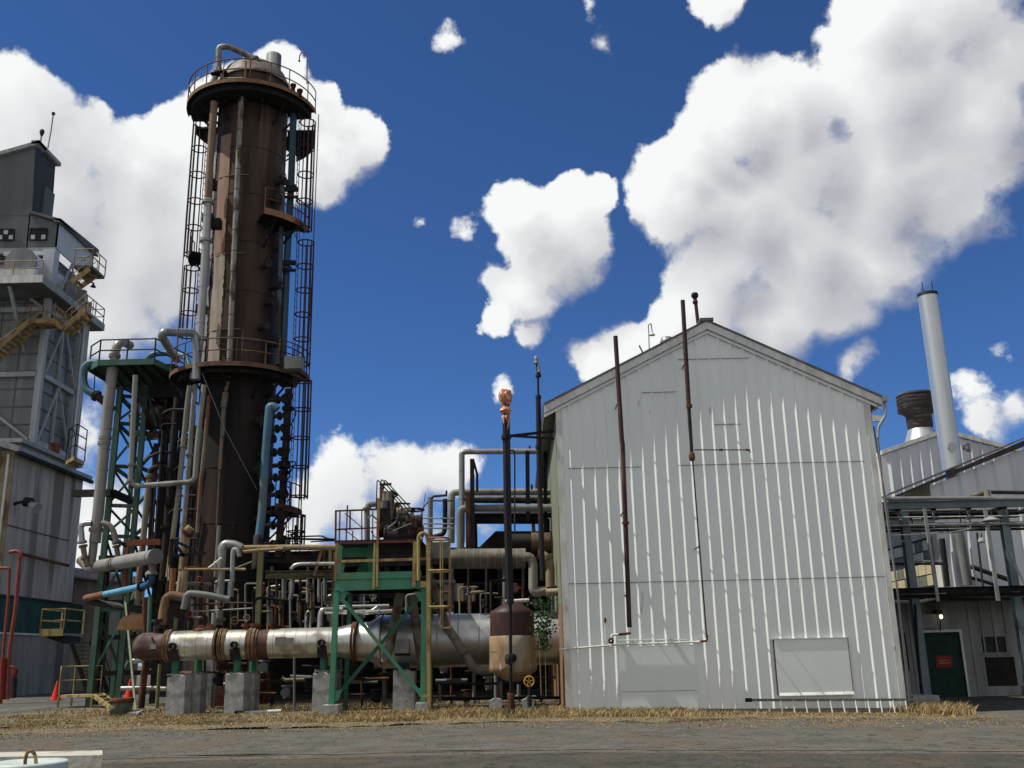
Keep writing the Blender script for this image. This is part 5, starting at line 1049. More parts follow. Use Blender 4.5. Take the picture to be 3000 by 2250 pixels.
for (a, b, z, lab) in ((945,998,.42,0),(1218,1258,.30,1)):
    xa_, xb_ = GPt(a,2090).x, GPt(b,2090).x
    tag(MB().prism([(xa_,GY-.4,0),(xb_,GY-.4,0),(xb_-.03,GY-.4,.30),(xa_+.03,GY-.4,.30)], (0,.7,0)).build('concrete_footing', conc), ['square concrete footing under the left leg of the green platform','rounded concrete footing under the right leg of the green platform'][lab], 'footing')
# yellow rails around the deck
rw = MB()
def yb(a, b, w=.09, Y=GY-.2): rw.bar(P(a[0],a[1],Y), P(b[0],b[1],Y), w, .05)
yb((988,1645),(1253,1637),.085)
rw.build('mid_rail', yellowm, gp)
for (a, b, w) in (((987,1592),(982,1702),.09),((1098,1592),(1094,1725),.07),((1216,1587),(1212,1720),.11),((1108,1460),(1104,1720),.075)):
    MB().bar(P(*a,GY-.2), P(*b,GY-.22), w, .06).build('rail_post', yellowm, gp)
# upper rusty railing box
ur = MB(); RY = GY-.18
rr_ = mat('rust_red_rail', (.17,.055,.04), (.12,.04,.03), scale=3, rough=.8)
for a, b, w in (((983,1497),(1105,1492),.05),((983,1552),(1105,1546),.045),((984,1495),(983,1592),.06),((1026,1497),(1025,1552),.05),((1010,1503),(1062,1547),.03),((1010,1552),(1050,1583),.03)): ur.bar(P(*a,RY), P(*b,RY), w, .04)
ur.build('upper_railing', rr_, gp)
ur = MB()
for a, b, w in (((990,1497),(1105,1493),.05),((990,1550),(1105,1546),.04),((996,1497),(994,1585),.05),((1018,1480),(1014,1585),.05),((1060,1497),(1060,1590),.04),((1092,1497),(1092,1590),.04),((1033,1555),(1033,1588),.04)): ur.bar(P(*a,GB), P(*b,GB), w, .04)
ur.build('rear_railing', mat('pale_tan_rail', (.27,.20,.13), (.2,.1,.06), scale=3, rough=.8), gp)
MB().box(tuple(P(983,1594,GY-.22)), tuple(P(1232,1583,GY-.1))).build('upper_toe_board', rr_, gp)
MB().box((P(983,1590,GY).x, GY-.08, P(983,1588,GY).z), (P(1232,1590,GY).x, GB, P(983,1584,GY).z)).build('upper_deck', darkst, gp)
# green enclosure under the upper deck
MB().box(tuple(P(996,1632,GY+1.6)), tuple(P(1080,1598,GY+1.7))).build('green_panel', bright, gp)
MB().bar(P(1088,1595,GY+1), P(1083,1700,GY+1), .2, .2).build('inner_post', bright, gp)
MB().bar(P(1000,1592,GY+1.5), P(990,1700,GY+1.5), .16, .16).build('inner_post', bright, gp)
MB().bar(P(1006,1652,GY-.05), P(999,1692,GY-.05), .09, .05).build('short_strut', greenp, gp)
MB().prism([P(1058,1650,GY+.5),P(1075,1640,GY+.5),P(1080,1696,GY+.5),P(1030,1696,GY+.5)], (0,.04,0)).build('gusset_panel', MATS['green_deck'], gp)
# yellow ladder
yl2 = thing('yellow_caged_ladder', 'rusty yellow caged ladder on the right side of the green platform', 'ladder', P(1255,2095,GY-.3))
LY = GY-.35
ya = P(1254,1582,LY); ybt = P(1256,2095,LY); ybt.z = .0
MB().bar(ya, ybt, .12, .07).build('front_stringer', yellowm, yl2)
MB().tube([P(1252,1582,LY+.0)+V((0,0,0)), P(1250,1566,LY), P(1238,1560,LY), P(1226,1570,LY), P(1226,1700,LY)], .055, seg=8, bend=.12).build('hooped_grab_rail', yellowm, yl2)
MB().bar(ya+V((0,.5,0)), ybt+V((0,.5,0)), .09, .07).build('rear_stringer', yellowm, yl2)
for i in range(20):
    q_ = ybt.lerp(ya, (i+.5)/20); MB().tube([q_, q_+V((0,.5,0))], .015, seg=6).build('rung', yellowm, yl2)
hps = [(1577,1312,.7),(1672,1322,.7),(1778,1325,.7)]
for py, px_, w in hps:
    a = P(1256,py,LY); x2_ = P(px_,py,LY).x
    MB().tube([(a.x,LY-.12,a.z),(x2_-.15,LY-.12,a.z),(x2_,LY+.05,a.z),(x2_,LY+.45,a.z),(x2_-.15,LY+.62,a.z),(a.x,LY+.62,a.z)], .035, seg=6, bend=.1).build('cage_hoop', rustl if py < 1600 else yellowm, yl2)
for px_, dy, pt in ((1290,-.12,1582),(1296,.6,1582),(1316,.0,1578),(1318,.5,1578)):
    MB().bar(P(px_,pt,LY+dy), P(px_+1,1838,LY+dy), .04, .03).build('cage_strap', yellowm if px_ != 1316 else MATS['pale_tan_rail'], yl2)
MB().bar(P(1286,1840,LY-.12), P(1322,1838,LY-.12), .05, .05).bar(P(1286,1840,LY+.6), P(1322,1838,LY+.6), .05, .05).build('cage_foot', yellowm, yl2)
MB().bar(P(1232,1712,LY), P(1256,1712,LY), .2, .06).build('standoff', yellowm, yl2); MB().bar(P(1236,2040,LY), P(1262,2038,LY), .08, .05).build('standoff', yellowm, yl2)
# ---- instrument cluster above the platform
ins = thing('control_valve_assembly', 'dark actuator and valve assembly with a round handwheel above the green platform', 'valve', P(1170,1590,GY+1))
IY = GY+.9
MB().cyl(P(1128,1545,IY), P(1126,1470,IY), .26, seg=18).build('actuator_cylinder', darkst, ins)
MB().cyl(P(1124,1490,IY-.2), P(1124,1470,IY-.2), .13, seg=14).build('white_regulator', greypipe, ins)
MB().prism([P(1112,1500,IY-.1),P(1112,1428,IY-.1),P(1120,1415,IY-.1),P(1128,1500,IY-.1)], (0,.2,0)).build('yellow_post_plate', MATS['tan_rust_fascia'], ins)
MB().bar(P(1108,1592,IY-.25), P(1109,1460,IY-.25), .10, .06).build('yellow_post', yellowm, ins)
MB().bar(P(1112,1420,IY), P(1147,1418,IY), .08, .08, (0,0,1)).build('yellow_crossbar', yellowm, ins)
MB().cyl(P(1128,1470,IY), P(1124,1440,IY), .14, .10, seg=14).build('neck', tanins, ins)
MB().cyl(P(1140,1555,IY), P(1142,1440,IY), .16, seg=14).build('lagged_column', mat('grimy_lagging', (.22,.20,.17), (.15,.13,.11), (.10,.06,.04), scale=2, rough=.7), ins)
MB().cyl(P(1160,1540,IY+.3), P(1160,1478,IY+.3), .13, seg=14).build('lagged_column', tanins, ins)
hw = P(1206,1494,IY); 
h_ = MB().tube([hw+V((.42*math.cos(ang(k*20)), .42*math.sin(ang(k*20)), 0)) for k in range(19)], .03, seg=6, bend=0)
for k in range(5): h_.bar(hw, hw+V((.42*math.cos(ang(k*72)),.42*math.sin(ang(k*72)),0)), .03, .03)
h_.cyl(hw-V((0,0,.6)), hw, .04, seg=8); h_.build('hand_wheel', darkst, ins)
for (x, y, r, l, m) in ((1178,1500,.15,.35,tanins),(1186,1522,.22,.5,darkst),(1212,1530,.24,.5,darkst),(1195,1548,.30,.6,darkst),(1150,1552,.2,.8,blacks),(1170,1570,.3,1.0,darkst),(1222,1522,.17,.3,MATS['grimy_lagging']),(1132,1562,.18,.6,darkst),(1218,1558,.2,.5,rust)):
    c_ = P(x,y,IY-.2); MB().cyl(c_-V((l/2,0,0)), c_+V((l/2,.1,.03)), r*.85, seg=16).cyl(c_-V((l/2,0,0)), c_-V((l/2-.06,0,0)), r, seg=16).cyl(c_+V((l/2-.05,.1,.03)), c_+V((l/2,.1,.03)), r, seg=16).build('valve_body', m, ins)
MB().box(tuple(P(1150,1592,IY)), tuple(P(1232,1566,IY+1))).build('rusty_base', MATS['rust_red_rail'], ins)
rnd = random.Random(21)
for i in range(26):
    x, y = rnd.uniform(1120,1226), rnd.uniform(1515,1580); a = P(x,y,IY-.35+rnd.random()*.3)
    pth = [a]
    for k in range(3): pth.append(pth[-1]+V((rnd.uniform(-.35,.35), rnd.uniform(-.1,.1), rnd.uniform(-.25,.3))))
    MB().tube(pth, rnd.choice((.012,.018,.03)), seg=6, bend=.08).build('instrument_tube', rnd.choice((darkst,blacks,darkst,greypipe,rust)), ins)
for i, (a, b) in enumerate((((1105,1404),(1189,1497)),((1117,1402),(1196,1495)),((1126,1404),(1206,1492)),((1136,1470-10),(1182,1490)))):
    s_ = P(a[0],a[1],IY-.1)
    MB().tube([s_-V((.02,0,1.0 if i == 0 else .35)), s_, P(b[0],b[1],IY-.1)], .022, seg=6, bend=.1).build('impulse_line', darkst, ins)
for a, b in (((1147,1436),(1166,1452)),((1158,1474),(1202,1476)),((1138,1452),(1160,1456))): MB().bar(P(*a,IY-.1), P(*b,IY-.1), .06, .05).build('tube_clamp', blacks, ins)
MB().tube([P(1152,1555,IY-.5), P(1206,1533,IY-.5)], .02, seg=6).build('lever', greypipe, ins)
pipe('elbow_duct', 'grey elbowed duct behind the rusty railing of the green platform', [(1076,1590),(1075,1490),(1080,1478),(1105,1476)], 8.5, greypipe, GB+.5, flanges=(.72,), bend=.3)
# legs of pipe leaning under the platform
pipe('leaning_pipe', 'thick grimy lagged pipe leaning right under the green platform', [(1172,1738),(1155,1830),(1142,1890),(1130,1940)], 14, MATS['grimy_lagging'], GY+1.0, flanges=(.5,), bend=.1)
pipe('leaning_pipe', 'thick grimy lagged pipe leaning left under the green platform', [(1206,1745),(1220,1840),(1230,1905),(1240,1960)], 13, MATS['grimy_lagging'], GY+1.3, flanges=(.4,), bend=.1)
pipe('leaning_pipe', 'long dark lagged pipe slanting from the yellow cage down to the stained tank', [(1306,1832),(1345,1890),(1392,1965),(1440,1965)], 13, MATS['grimy_lagging'], GY+.6, flanges=(.45,), bend=.3)
pipe('leaning_pipe', 'rusty brown leaning pipe right of the yellow ladder', [(1264,1700),(1290,1780),(1310,1840)], 12, MATS['grimy_lagging'], GY+1.8)
# ================================================================ STAINED TANK, FLARE POLE
KY = 31.6
tk = thing('stained_vertical_tank', 'small vertical tank, maroon above and stained tan below, on legs', 'tank', P(1500,2080,KY))
kx = P(1501,1850,KY).x; s_k = SC(1500,1850,KY)
zt0, zt1, zt2_, zt3 = P(1500,1772,KY).z, P(1500,1792,KY).z, P(1500,1863,KY).z, P(1500,1968,KY).z
MB().lathe([(.0,zt0+.10),(.30,zt0+.02),(64*s_k,zt1),(65*s_k,zt1-.08),(65*s_k,zt2_)], (kx,KY,0), seg=40).build('maroon_top', mat('maroon_tank_paint', (.062,.030,.030), (.045,.025,.026), (.09,.045,.035), scale=1.6, stretch=3, rough=.5), tk)
MB().lathe([(66*s_k,zt2_),(69*s_k,zt2_-.03),(68*s_k,zt2_-.35),(69*s_k,zt3+.15),(70*s_k,zt3+.05),(50*s_k,zt3-.12),(20*s_k,zt3-.28),(0,zt3-.3)], (kx,KY,0), seg=40).build('stained_shell', tanktan, tk)
for dx, dy in ((-.45,-.2),(.45,-.2),(0,.45)): MB().bar((kx+dx,KY+dy,.4),(kx+dx,KY+dy,zt3), .08, .08).build('leg', darkst, tk)
MB().tube([P(1497,1930,KY-.9),P(1497,1925,KY-.85)], .17, seg=18).cyl(P(1493,1930,KY-.95), P(1493,1930,KY-.5), .15, seg=16).build('front_nozzle', blacks, tk)
MB().bar(P(1439,1911,KY-.72), P(1458,1911,KY-.75), .05, .02).build('yellow_tag', yellowm, tk)
for (a, b, lab) in ((1434,1471,'small chipped concrete block under the left of the stained tank'),(1531,1564,'small chipped concrete block under the yellow handwheel')):
    mb = MB(); xa_, xb_ = P(a,2080,KY-.9).x, P(b,2080,KY-.9).x
    mb.prism([(xa_,KY-1,0),(xb_,KY-1,0),(xb_,KY-1,.36),(xb_-.06,KY-1,.42),(xa_+.22,KY-1,.43),(xa_+.18,KY-1,.5),(xa_+.13,KY-1,.43),(xa_,KY-1,.37)], (0,.5,0)); tag(mb.build('concrete_block', conc), lab, 'block')
hv = thing('yellow_handwheel_valve', 'valve with a bright yellow handwheel on a thin stem beside the stained tank', 'valve', P(1549,2060,KY-1))
c_ = P(1550,1996,KY-1.1); h_ = MB()
h_.tube([c_+V((.145*math.cos(ang(k*20)), 0, .145*math.sin(ang(k*20)))) for k in range(19)], .018, seg=8, bend=0)
for k in range(5): h_.bar(c_, c_+V((.14*math.cos(ang(k*72+90)),0,.14*math.sin(ang(k*72+90)))), .028, .02)
h_.build('hand_wheel', mat('bright_yellow', (.62,.38,.05), (.5,.3,.04), scale=4, rough=.5), hv)
MB().tube([c_, c_-V((0,0,.35)), c_-V((0,0,.75))], .02, seg=6).cyl(c_-V((0,0,.42)), c_-V((0,0,.75)), .07, seg=10).build('stem_and_body', darkst, hv)
FY = 29.65
fp = thing('flare_pole', 'tall dark square vent pole with an orange plastic wrapped top', 'pole', P(1498,2098,FY))
a, b = P(1482,1165,FY), P(1498,2098,FY); b.z = 0
MB().bar(a, P(1488,1560,FY), .175, .175, (.5,-1,0)).build('pole', mat('blueblack_steel', (.026,.024,.027), (.018,.017,.019), (.05,.028,.024), scale=1.5, stretch=3, rough=.55), fp)
MB().bar(P(1488,1560,FY), P(1495,1770,FY), .17, .17, (.5,-1,0)).build('pole', MATS['blueblack_steel'], fp)
MB().tube([P(1495,1770,FY), P(1497,2040,FY)], .05, seg=10).build('lower_pipe', blacks, fp)
MB().cyl(P(1497,2030,FY), b, .105, seg=12).build('base_pipe', rust, fp)
MB().tube([P(1498,1925,FY-.1), P(1488,1928,FY-.5), P(1490,1945,FY-.5)], .09, seg=10, bend=.1).build('drain_elbow', blacks, fp)
wr = MB(); rr = random.Random(2)
prof = [(.07,-.75),(.09,-.62),(.12,-.48),(.09,-.40),(.18,-.28),(.15,-.20),(.09,-.13),(.11,-.08),(.19,.06),(.21,.22),(.19,.34),(.12,.40),(0,.41)]
c_ = P(1481,1178,FY); vs = []; n = 26
for r_, h in prof:
    for k in range(n): rr2 = max(0.001, r_*(1+.22*(rr.random()-.5)+.10*math.sin(k*1.9+h*9))); vs.append(c_+V((rr2*math.cos(2*math.pi*k/n), rr2*math.sin(2*math.pi*k/n), h+.03*(rr.random()-.5))))
wr.add(vs, [(i*n+k, i*n+(k+1)%n, (i+1)*n+(k+1)%n, (i+1)*n+k) for i in range(len(prof)-1) for k in range(n)]); wr.build('plastic_wrap', plast, fp)
MB().prism([c_+V((.10,-.14,-.4)), c_+V((.02,-.16,-.95)), c_+V((.09,-.15,-.8)), c_+V((.14,-.1,-.5))], (0,.01,0)).build('plastic_tail', plast, fp)
br_ = thing('stay_bracket', 'two thin black stays tying the vent poles to the shed wall', 'bracket', P(1560,1275,FY))
MB().bar(P(1480,1279,FY), P(1622,1263,SY+.2), .05, .09, (0,0,1)).build('stay', blacks, br_); MB().bar(P(1484,1276,FY), P(1622,1285,SY+.2), .05, .07, (0,0,1)).build('stay', blacks, br_)
MB().cyl(P(1483,1281,FY)-V((0,0,.06)), P(1483,1281,FY)+V((0,0,.06)), .15, seg=12).build('collar', blacks, br_)
vp = thing('capped_vent_pole', 'tall thin dark vent with two caps at the left corner of the shed', 'pole', P(1590,1700,31.35))
vy = 31.35; MB().tube(pts3([(1577,1160),(1580,1400),(1590,1700)], vy), .085, seg=12, bend=0).build('pole', MATS['blueblack_steel'], vp)
MB().tube(pts3([(1577,1160),(1576,1100),(1572,1058)], vy), .038, seg=8, bend=0).build('slim_top', darkst, vp)
MB().tube(pts3([(1579,1100),(1578,1078)], vy), .04, seg=8).build('side_stub', darkst, vp)
for x, y, r in ((1571,1053,.065),(1578,1078,.055)): MB().lathe([(0,.13),(r,.11),(r*1.15,-.02),(r*.7,-.10),(r*1.2,-.12),(r*1.2,-.15),(0,-.15)], P(x,y,vy), seg=14).build('cap', steelg, vp)
for y in (1100,1163,1310): MB().cyl(P(1577,y,vy)-V((0,0,.05)), P(1577,y,vy)+V((0,0,.05)), .1, seg=10).build('coupling', darkst, vp)
tag(MB().tube(pts3([(1492,1319),(1506,1319),(1508,1330),(1508,1565)], 31.4), .03, seg=6, bend=.06).build('slim_vent_line', darkst), 'slim dark line dropping behind the wrapped vent pole', 'pipe')
# ================================================================ PIPES BETWEEN PLATFORM AND SHED
QY = 37.5
pipe('looping_steel_pipe', 'highest pipe loop left of the shed, galvanised, turning over and down', [(1573,1323),(1580,1323),(1365,1324),(1354,1330),(1353,1345),(1353,1590)][2:] if False else [(1585,1322),(1370,1323),(1353,1325),(1353,1345),(1353,1590)], 8.5, galv, QY, flanges=(), seams=6, sm=greypipe, bend=.3)
pipe('grey_elbow_pipe', 'grey pipe, second level down, turning from beside the shed to vertical', [(1625,1441),(1345,1442),(1325,1444),(1323,1462),(1322,1590)], 10, insul, QY+.6, flanges=(), bend=.3)
pipe('grey_elbow_pipe', 'grey pipe, third level down, turning from beside the shed to vertical', [(1625,1488),(1370,1489),(1350,1492),(1348,1510),(1350,1625)], 11, greypipe, QY-.2, bend=.35)
pipe('brown_level_pipe', 'dark pipe directly under the second level grey elbow pipe', [(1625,1460),(1345,1461)], 7, MATS['grimy_lagging'], QY+.9)
pipe('brown_level_pipe', 'dark rusty pipe under the third level grey elbow pipe', [(1625,1508),(1380,1510)], 9, darkst, QY+.4)
pipe('grey_riser', 'plain grey vertical pipe just right of the handwheel valve', [(1261,1457),(1260,1592)], 7.5, greypipe, QY-1)
pipe('thin_crossover_pipe', 'thin dark pipe bending over the top of the plain grey vertical pipe', [(1264,1466),(1268,1454),(1310,1451)], 3.5, darkst, QY-1, bend=.1)
pipe('thin_crossover_pipe', 'thin dark level pipe just below the crossover at the plain grey riser', [(1266,1467),(1330,1467)], 2.2, darkst, QY-.8)
pipe('curved_tube', 'slim curved grey tube left of the plain grey vertical pipe', [(1236,1590),(1236,1500),(1240,1485),(1254,1470)], 2.8, greypipe, QY-1.2, bend=.3)
pipe('whip_rod', 'thin bare rod sticking up left of the plain grey riser', [(1239,1490),(1247,1444)], .9, darkst, QY-1.2)
pipe('black_hooked_pipe', 'black pipe curving left at its foot behind the plain grey riser', [(1304,1462),(1304,1545),(1300,1565),(1262,1575)], 7, blacks, QY+.3, flanges=(.4,), bend=.4)
for i, (y, lab) in enumerate(((1518,'topmost'),(1534,'middle'),(1547,'lowest'))):
    pipe('thin_grey_rail_pipe', lab+' of the three thin level pipes right of the handwheel valve', [(1222,y),(1328,y+1)], 2.2 if i else 1.8, steelg, QY-1.6)
for i, (x, yt, yb_, w, m, lab) in enumerate(((1383,1345,1605,.16,blacks,'black steel post behind the looping steel pipe'),(1371,1450,1608,.2,rust,'rust-red post in front of the level pipes'),(1545,1322,1530,.16,blacks,'black post under the right part of the looping pipe'),(1391,1527,1612,.17,blacks,'black post under the left end of the dark deck beam'),(1597,1300,1700,.14,blacks,'black post beside the left wall of the shed'),(1606,1520,1690,.12,darkst,'dark brown post close to the shed corner'),(1562,1530,1560,.14,tanins,'short tan post on the dark hood'))):
    tag(MB().bar(P(x,yt,QY-.4+i*.15), P(x+2,yb_,QY-.4+i*.15), w, w).build('steel_post', m), lab, 'post')
tag(MB().bar(P(1386,1345,QY), P(1398,1390,QY), .09, .09).bar(P(1398,1390,QY), P(1398,1440,QY), .09, .09).build('bent_bracket', blacks), 'black bent bracket at the foot of the looping steel pipe', 'bracket')
tag(MB().ibeam(P(1378,1520,QY+.3), P(1600,1520,QY+.3), .3, .36).box(tuple(P(1378,1530,QY+.2)), tuple(P(1600,1512,QY+.25))).build('deck_beam', blacks), 'long black deck beam above the dark hood, left of the shed', 'beam')
tag(MB().bar(P(1378,1467,QY+1.2), P(1625,1469,QY+1.2), .3, .14, (0,0,1)).build('upper_deck_beam', blacks), 'black beam just under the dark level pipe', 'beam')
for x, y, lab in ((1552,1312,'small dark valve tip on top of the looping steel pipe'),(1558,1425,'small dark valve tip on the second level pipe'),(1308,1443,'small dark fitting left of the second level elbow')):
    tag(MB().cyl(P(x,y+10,QY), P(x,y-6,QY), .035, seg=8).box(tuple(P(x-3,y+4,QY-.05)), tuple(P(x+3,y,QY+.05))).build('valve_tip', blacks), lab, 'valve')
# hood and drum behind
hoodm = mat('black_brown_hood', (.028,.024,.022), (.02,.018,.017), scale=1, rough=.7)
tag(MB().prism([P(1395,1612,QY+1),P(1452,1556,QY+1),P(1640,1556,QY+1),P(1640,1640,QY+1),P(1395,1640,QY+1)], (0,1.5,0)).build('dark_hood', hoodm), 'dark sloping sheet hood under the level pipes left of the shed', 'hood')
pipe('rusty_banded_drum', 'rusty brown banded duct against the shed in front of the dark hood', [(1496,1590),(1556,1590)], 27, hoodm, QY-.2, bend=0)
pipe('rusty_banded_drum', 'lighter rust-stained end of the brown duct against the shed', [(1556,1588),(1612,1588)], 28, mat('rusty_grimy_end', (.17,.11,.07), (.11,.07,.05), (.06,.045,.04), scale=1, rough=.7), QY-.3)
big = pipe('big_lagged_pipe', 'big olive-brown lagged pipe running right and turning down by the shed', [(1318,1637),(1535,1636),(1563,1640),(1565,1670),(1565,1725)], 29, mat('olive_brown_lagging', (.17,.15,.115), (.12,.105,.08), (.24,.22,.18), scale=1.1, rough=.65, bump=.1), QY-2.5, seams=11, sm=MATS['grimy_lagging'], bend=.4) if False else None
blg = thing('big_lagged_pipe', 'big olive-brown lagged pipe running right and turning down by the shed', 'pipe', P(1440,1660,QY-2.5))
obm = mat('olive_brown_lagging', (.17,.15,.115), (.12,.105,.08), (.24,.22,.18), scale=1.1, rough=.65, bump=.1)
u2 = SC(1440,1636,QY-2.5)
MB().tube(pts3([(1318,1637),(1540,1636)], QY-2.5), 29*u2, seg=28).build('pipe_run', obm, blg)
MB().rings(P(1325,1637,QY-2.5), P(1535,1636,QY-2.5), 29*u2, [i/10 for i in range(11)], .022, .005, 28).build('seam_bands', mat('pale_seams', (.32,.30,.24), rough=.6), blg)
MB().tube(pts3([(1536,1632),(1553,1632),(1562,1650),(1562,1725),(1568,1736),(1585,1732),(1640,1729)], QY-2.9), 13.5*u2, seg=18, bend=.35).build('down_leg', insul, blg)
MB().box(tuple(P(1262,1635,QY-2.7)), tuple(P(1318,1592,QY-2.2))).build('grey_transition_box', mat('grey_transition', (.20,.20,.185), (.15,.15,.14), scale=1.5, rough=.7), blg)
pipe('crumpled_lagged_pipe', 'crumpled lagged pipe bulging out beside the shed corner', [(1575,1622),(1600,1630),(1612,1655),(1612,1720)], 13, tanins, QY-3.1, flanges=(.25,), bend=.35)
pipe('white_stub_pipe', 'rust-stained level pipe entering the shed low on its left wall', [(1600,1736),(1645,1734)], 11, mat('rust_stained_white', (.42,.34,.26), (.30,.2,.13), scale=2, rough=.6), QY-3.6)
# vine
vn = thing('climbing_vine', 'leafy green vine growing between the stained tank and the shed corner', 'plant', P(1590,2040,SY-.3))
vmb = MB(); rr = random.Random(9)
for _ in range(520):
    t_ = rr.random(); x = 1590+rr.gauss(0,17)*(1 if t_ < .7 else .5); y = 1755+t_*150+rr.gauss(0,8)
    c_ = P(x, y, SY-.2+rr.gauss(0,.12)); s_ = .03+.03*rr.random(); u_ = V((rr.gauss(0,1),rr.gauss(0,.6),rr.gauss(0,1))).normalized()*s_; w_ = u_.cross(V((rr.gauss(0,.5),-1,rr.gauss(0,.5)))).normalized()*s_*.7
    vmb.add([c_-u_, c_-w_, c_+u_, c_+w_], [(0,1,2,3)])
vmb.build('foliage', leafm, vn); MB().tube(pts3([(1586,2040),(1580,1900),(1588,1780),(1580,1750)], SY-.25), .012, seg=6, bend=.3).tube(pts3([(1600,2040),(1597,1900),(1604,1800)], SY-.25), .010, seg=6, bend=.3).build('stems', olive, vn)
# ================================================================ PIPE RACK BEHIND THE EXCHANGER
RK = 37.0
pr = thing('pipe_rack', 'olive-green steel pipe rack behind the front exchanger', 'pipe rack', P(860,1690,RK))
for x, xb in ((765,754),(985,975)):
    A = P(x,1618,RK); B = P(xb,1832,RK); B = B+(B-A)*(B.z/(A.z-B.z)); MB().bar(A, B, .2, .18).build('post', olive, pr)
MB().ibeam(P(778,1684,RK), P(985,1683,RK), .25, .28).box(tuple(P(778,1692,RK-.05)), tuple(P(985,1676,RK-.02))).build('beam', mat('stained_olive_beam', (.19,.18,.10), (.12,.115,.075), (.11,.06,.04), scale=3, stretch=.4, rough=.8), pr)
MB().ibeam(P(770,1640,RK+2.5), P(985,1640,RK+2.5), .25, .25).build('rear_beam', darkst, pr)
MB().bar(P(945,1603,RK-.4), P(921,1686,RK-.4), .10, .08).build('diagonal_brace', mat('pinkish_rusty_brace', (.32,.2,.15), (.2,.1,.07), scale=3, rough=.8), pr)
for x in (950,965,969): MB().bar(P(x,1612,RK-.2), P(x,1665,RK-.2), .07, .07).build('hanger', rust if x == 950 else olive, pr)
T = lambda n, lab, pts, r, m, Y, **k: pipe(n, lab, pts, r, m, Y, **k)
yrust = mat('yellow_rusty_pipe', (.36,.29,.17), (.25,.16,.08), (.30,.24,.17), scale=1.6, stretch=.5, rough=.75)
T('tan_lagged_pipe', 'thicker tan-yellow lagged pipe crossing level in front of the column foot', [(705,1606),(850,1604),(985,1604)], 8.5, yrust, RK-.6, seams=12, sm=tanins, bend=0)
T('tan_lagged_pipe', 'thinner yellow lagged pipe just below the thicker tan one', [(712,1617),(760,1612),(830,1608)], 5, yrust, RK-.9, bend=0)
T('silver_elbow_pipe', 'bright silver elbow pipe above the olive rack beam', [(853,1668),(862,1656),(880,1652),(985,1651)], 5.5, chrome, RK-.7, bend=.2)
T('maroon_header', 'upper maroon pipe with a down-bend on the skyline right of the caged ladders', [(875,1572),(944,1570),(957,1578),(985,1580)], 2.2, maroon, RK+4, bend=.2)
T('maroon_header', 'lower dark pipe on the skyline right of the caged ladders', [(815,1578),(985,1581)], 3.2, darkst, RK+4.5)
T('maroon_header', 'dark green thin pipe on the skyline just left of the green platform', [(910,1587),(985,1584)], 1.8, darkst, RK+4)
T('maroon_header', 'faint level pipe above the tan pipes at the ladder foot', [(815,1586),(880,1586)], 1.5, darkst, RK+4)
wv_ = random.Random(4)
for i, (x, y) in enumerate(((843,1604),(832,1590),(868,1560),(868,1585),(845,1620))):
    c_ = P(x,y,RK-.5 if y > 1600 else RK+4); t = thing('dark_valve_cluster', 'dark spiky valve cluster by the tan pipes, '+['on the thick pipe','above the thick pipe','highest against sky','middle against sky','lowest, hanging'][i], 'valve', c_)
    MB().cyl(c_-V((0,0,.25)), c_+V((0,0,.3)), .09, seg=8).build('body', darkst, t)
    q_ = MB()
    for k in range(7): q_.tube([c_, c_+V((wv_.uniform(-.4,.4), wv_.uniform(-.2,.2), wv_.uniform(-.3,.35)))], .03, seg=6)
    q_.build('stubs', darkst, t)
# vertical droppers under the rack beam
for i, (x, y0, y1, r, m, lab) in enumerate(((833,1694,1760,7,greypipe,'yellow-collared grey pipe'),(857,1694,1758,7,galv,'curved-foot grey pipe'),(902,1694,1765,4.5,steelg,'bright slim pipe'),(919,1694,1762,3,greypipe,'thin dull pipe'),(935,1694,1764,4.5,steelg,'slim pale pipe'),(953,1694,1764,6,greypipe,'thick dark grey pipe'),(880,1694,1758,4,darkst,'dark pipe'),(812,1694,1768,5,darkst,'leftmost dark pipe'),(790,1694,1775,4,darkst,'dark pipe beside the olive post'))):
    T('rack_dropper', lab+' under the olive rack beam, %s from its left end' % ('first second third fourth fifth sixth seventh eighth ninth'.split()[sorted((833,857,902,919,935,953,880,812,790)).index(x)]), [(x,y0),(x-1,(y0+y1)/2),(x-(8 if i == 1 else 1),y1)], r, m, RK+.3, group='pipes hanging under the olive rack beam')
T('silver_loop_pipe', 'bright silver pipe bending down left of the green platform leg', [(1005,1786),(955,1786),(942,1788),(938,1802),(936,1845)], 8, chrome, RK-1.5, bend=.25)
T('silver_loop_pipe', 'thin silver pipe level just below the bright bent one', [(1080,1797),(952,1796)], 4, chrome, RK-1.7)
T('silver_u_pipe', 'small silver hairpin pipe above the clad exchanger', [(895,1842),(897,1797),(904,1790),(911,1797),(908,1842)], 3.5, chrome, RK-1.2, bend=.1)
T('level_silver_pipe', 'upper silver pipe behind the green platform braces', [(990,1778),(1140,1775)], 5, MATS['bright_galvanised'], RK-.8)
T('level_silver_pipe', 'lower silver pipe with an elbow behind the green platform braces', [(1000,1792),(1090,1790),(1106,1778)], 4.5, chrome, RK-1.1, bend=.2)
T('level_silver_pipe', 'long silver pipe from the platform leg to the leaning pipe', [(1070,1795),(1150,1790)], 5.5, MATS['bright_galvanised'], RK-1.6, flanges=(.5,))
T('white_level_pipe', 'white level pipe behind the flare pole above the tank', [(1480,1762),(1550,1758)], 5, trimw, RK-1.2)
T('thick_grey_riser', 'thick pale grey riser in front of the column foot', [(652,1610),(647,1700),(641,1830)], 11.5, mat('speckled_grey_pipe', (.30,.30,.27), (.21,.21,.19), scale=2, stretch=2, rough=.65), RK-1.4, flanges=(.93,), fm=tanins)
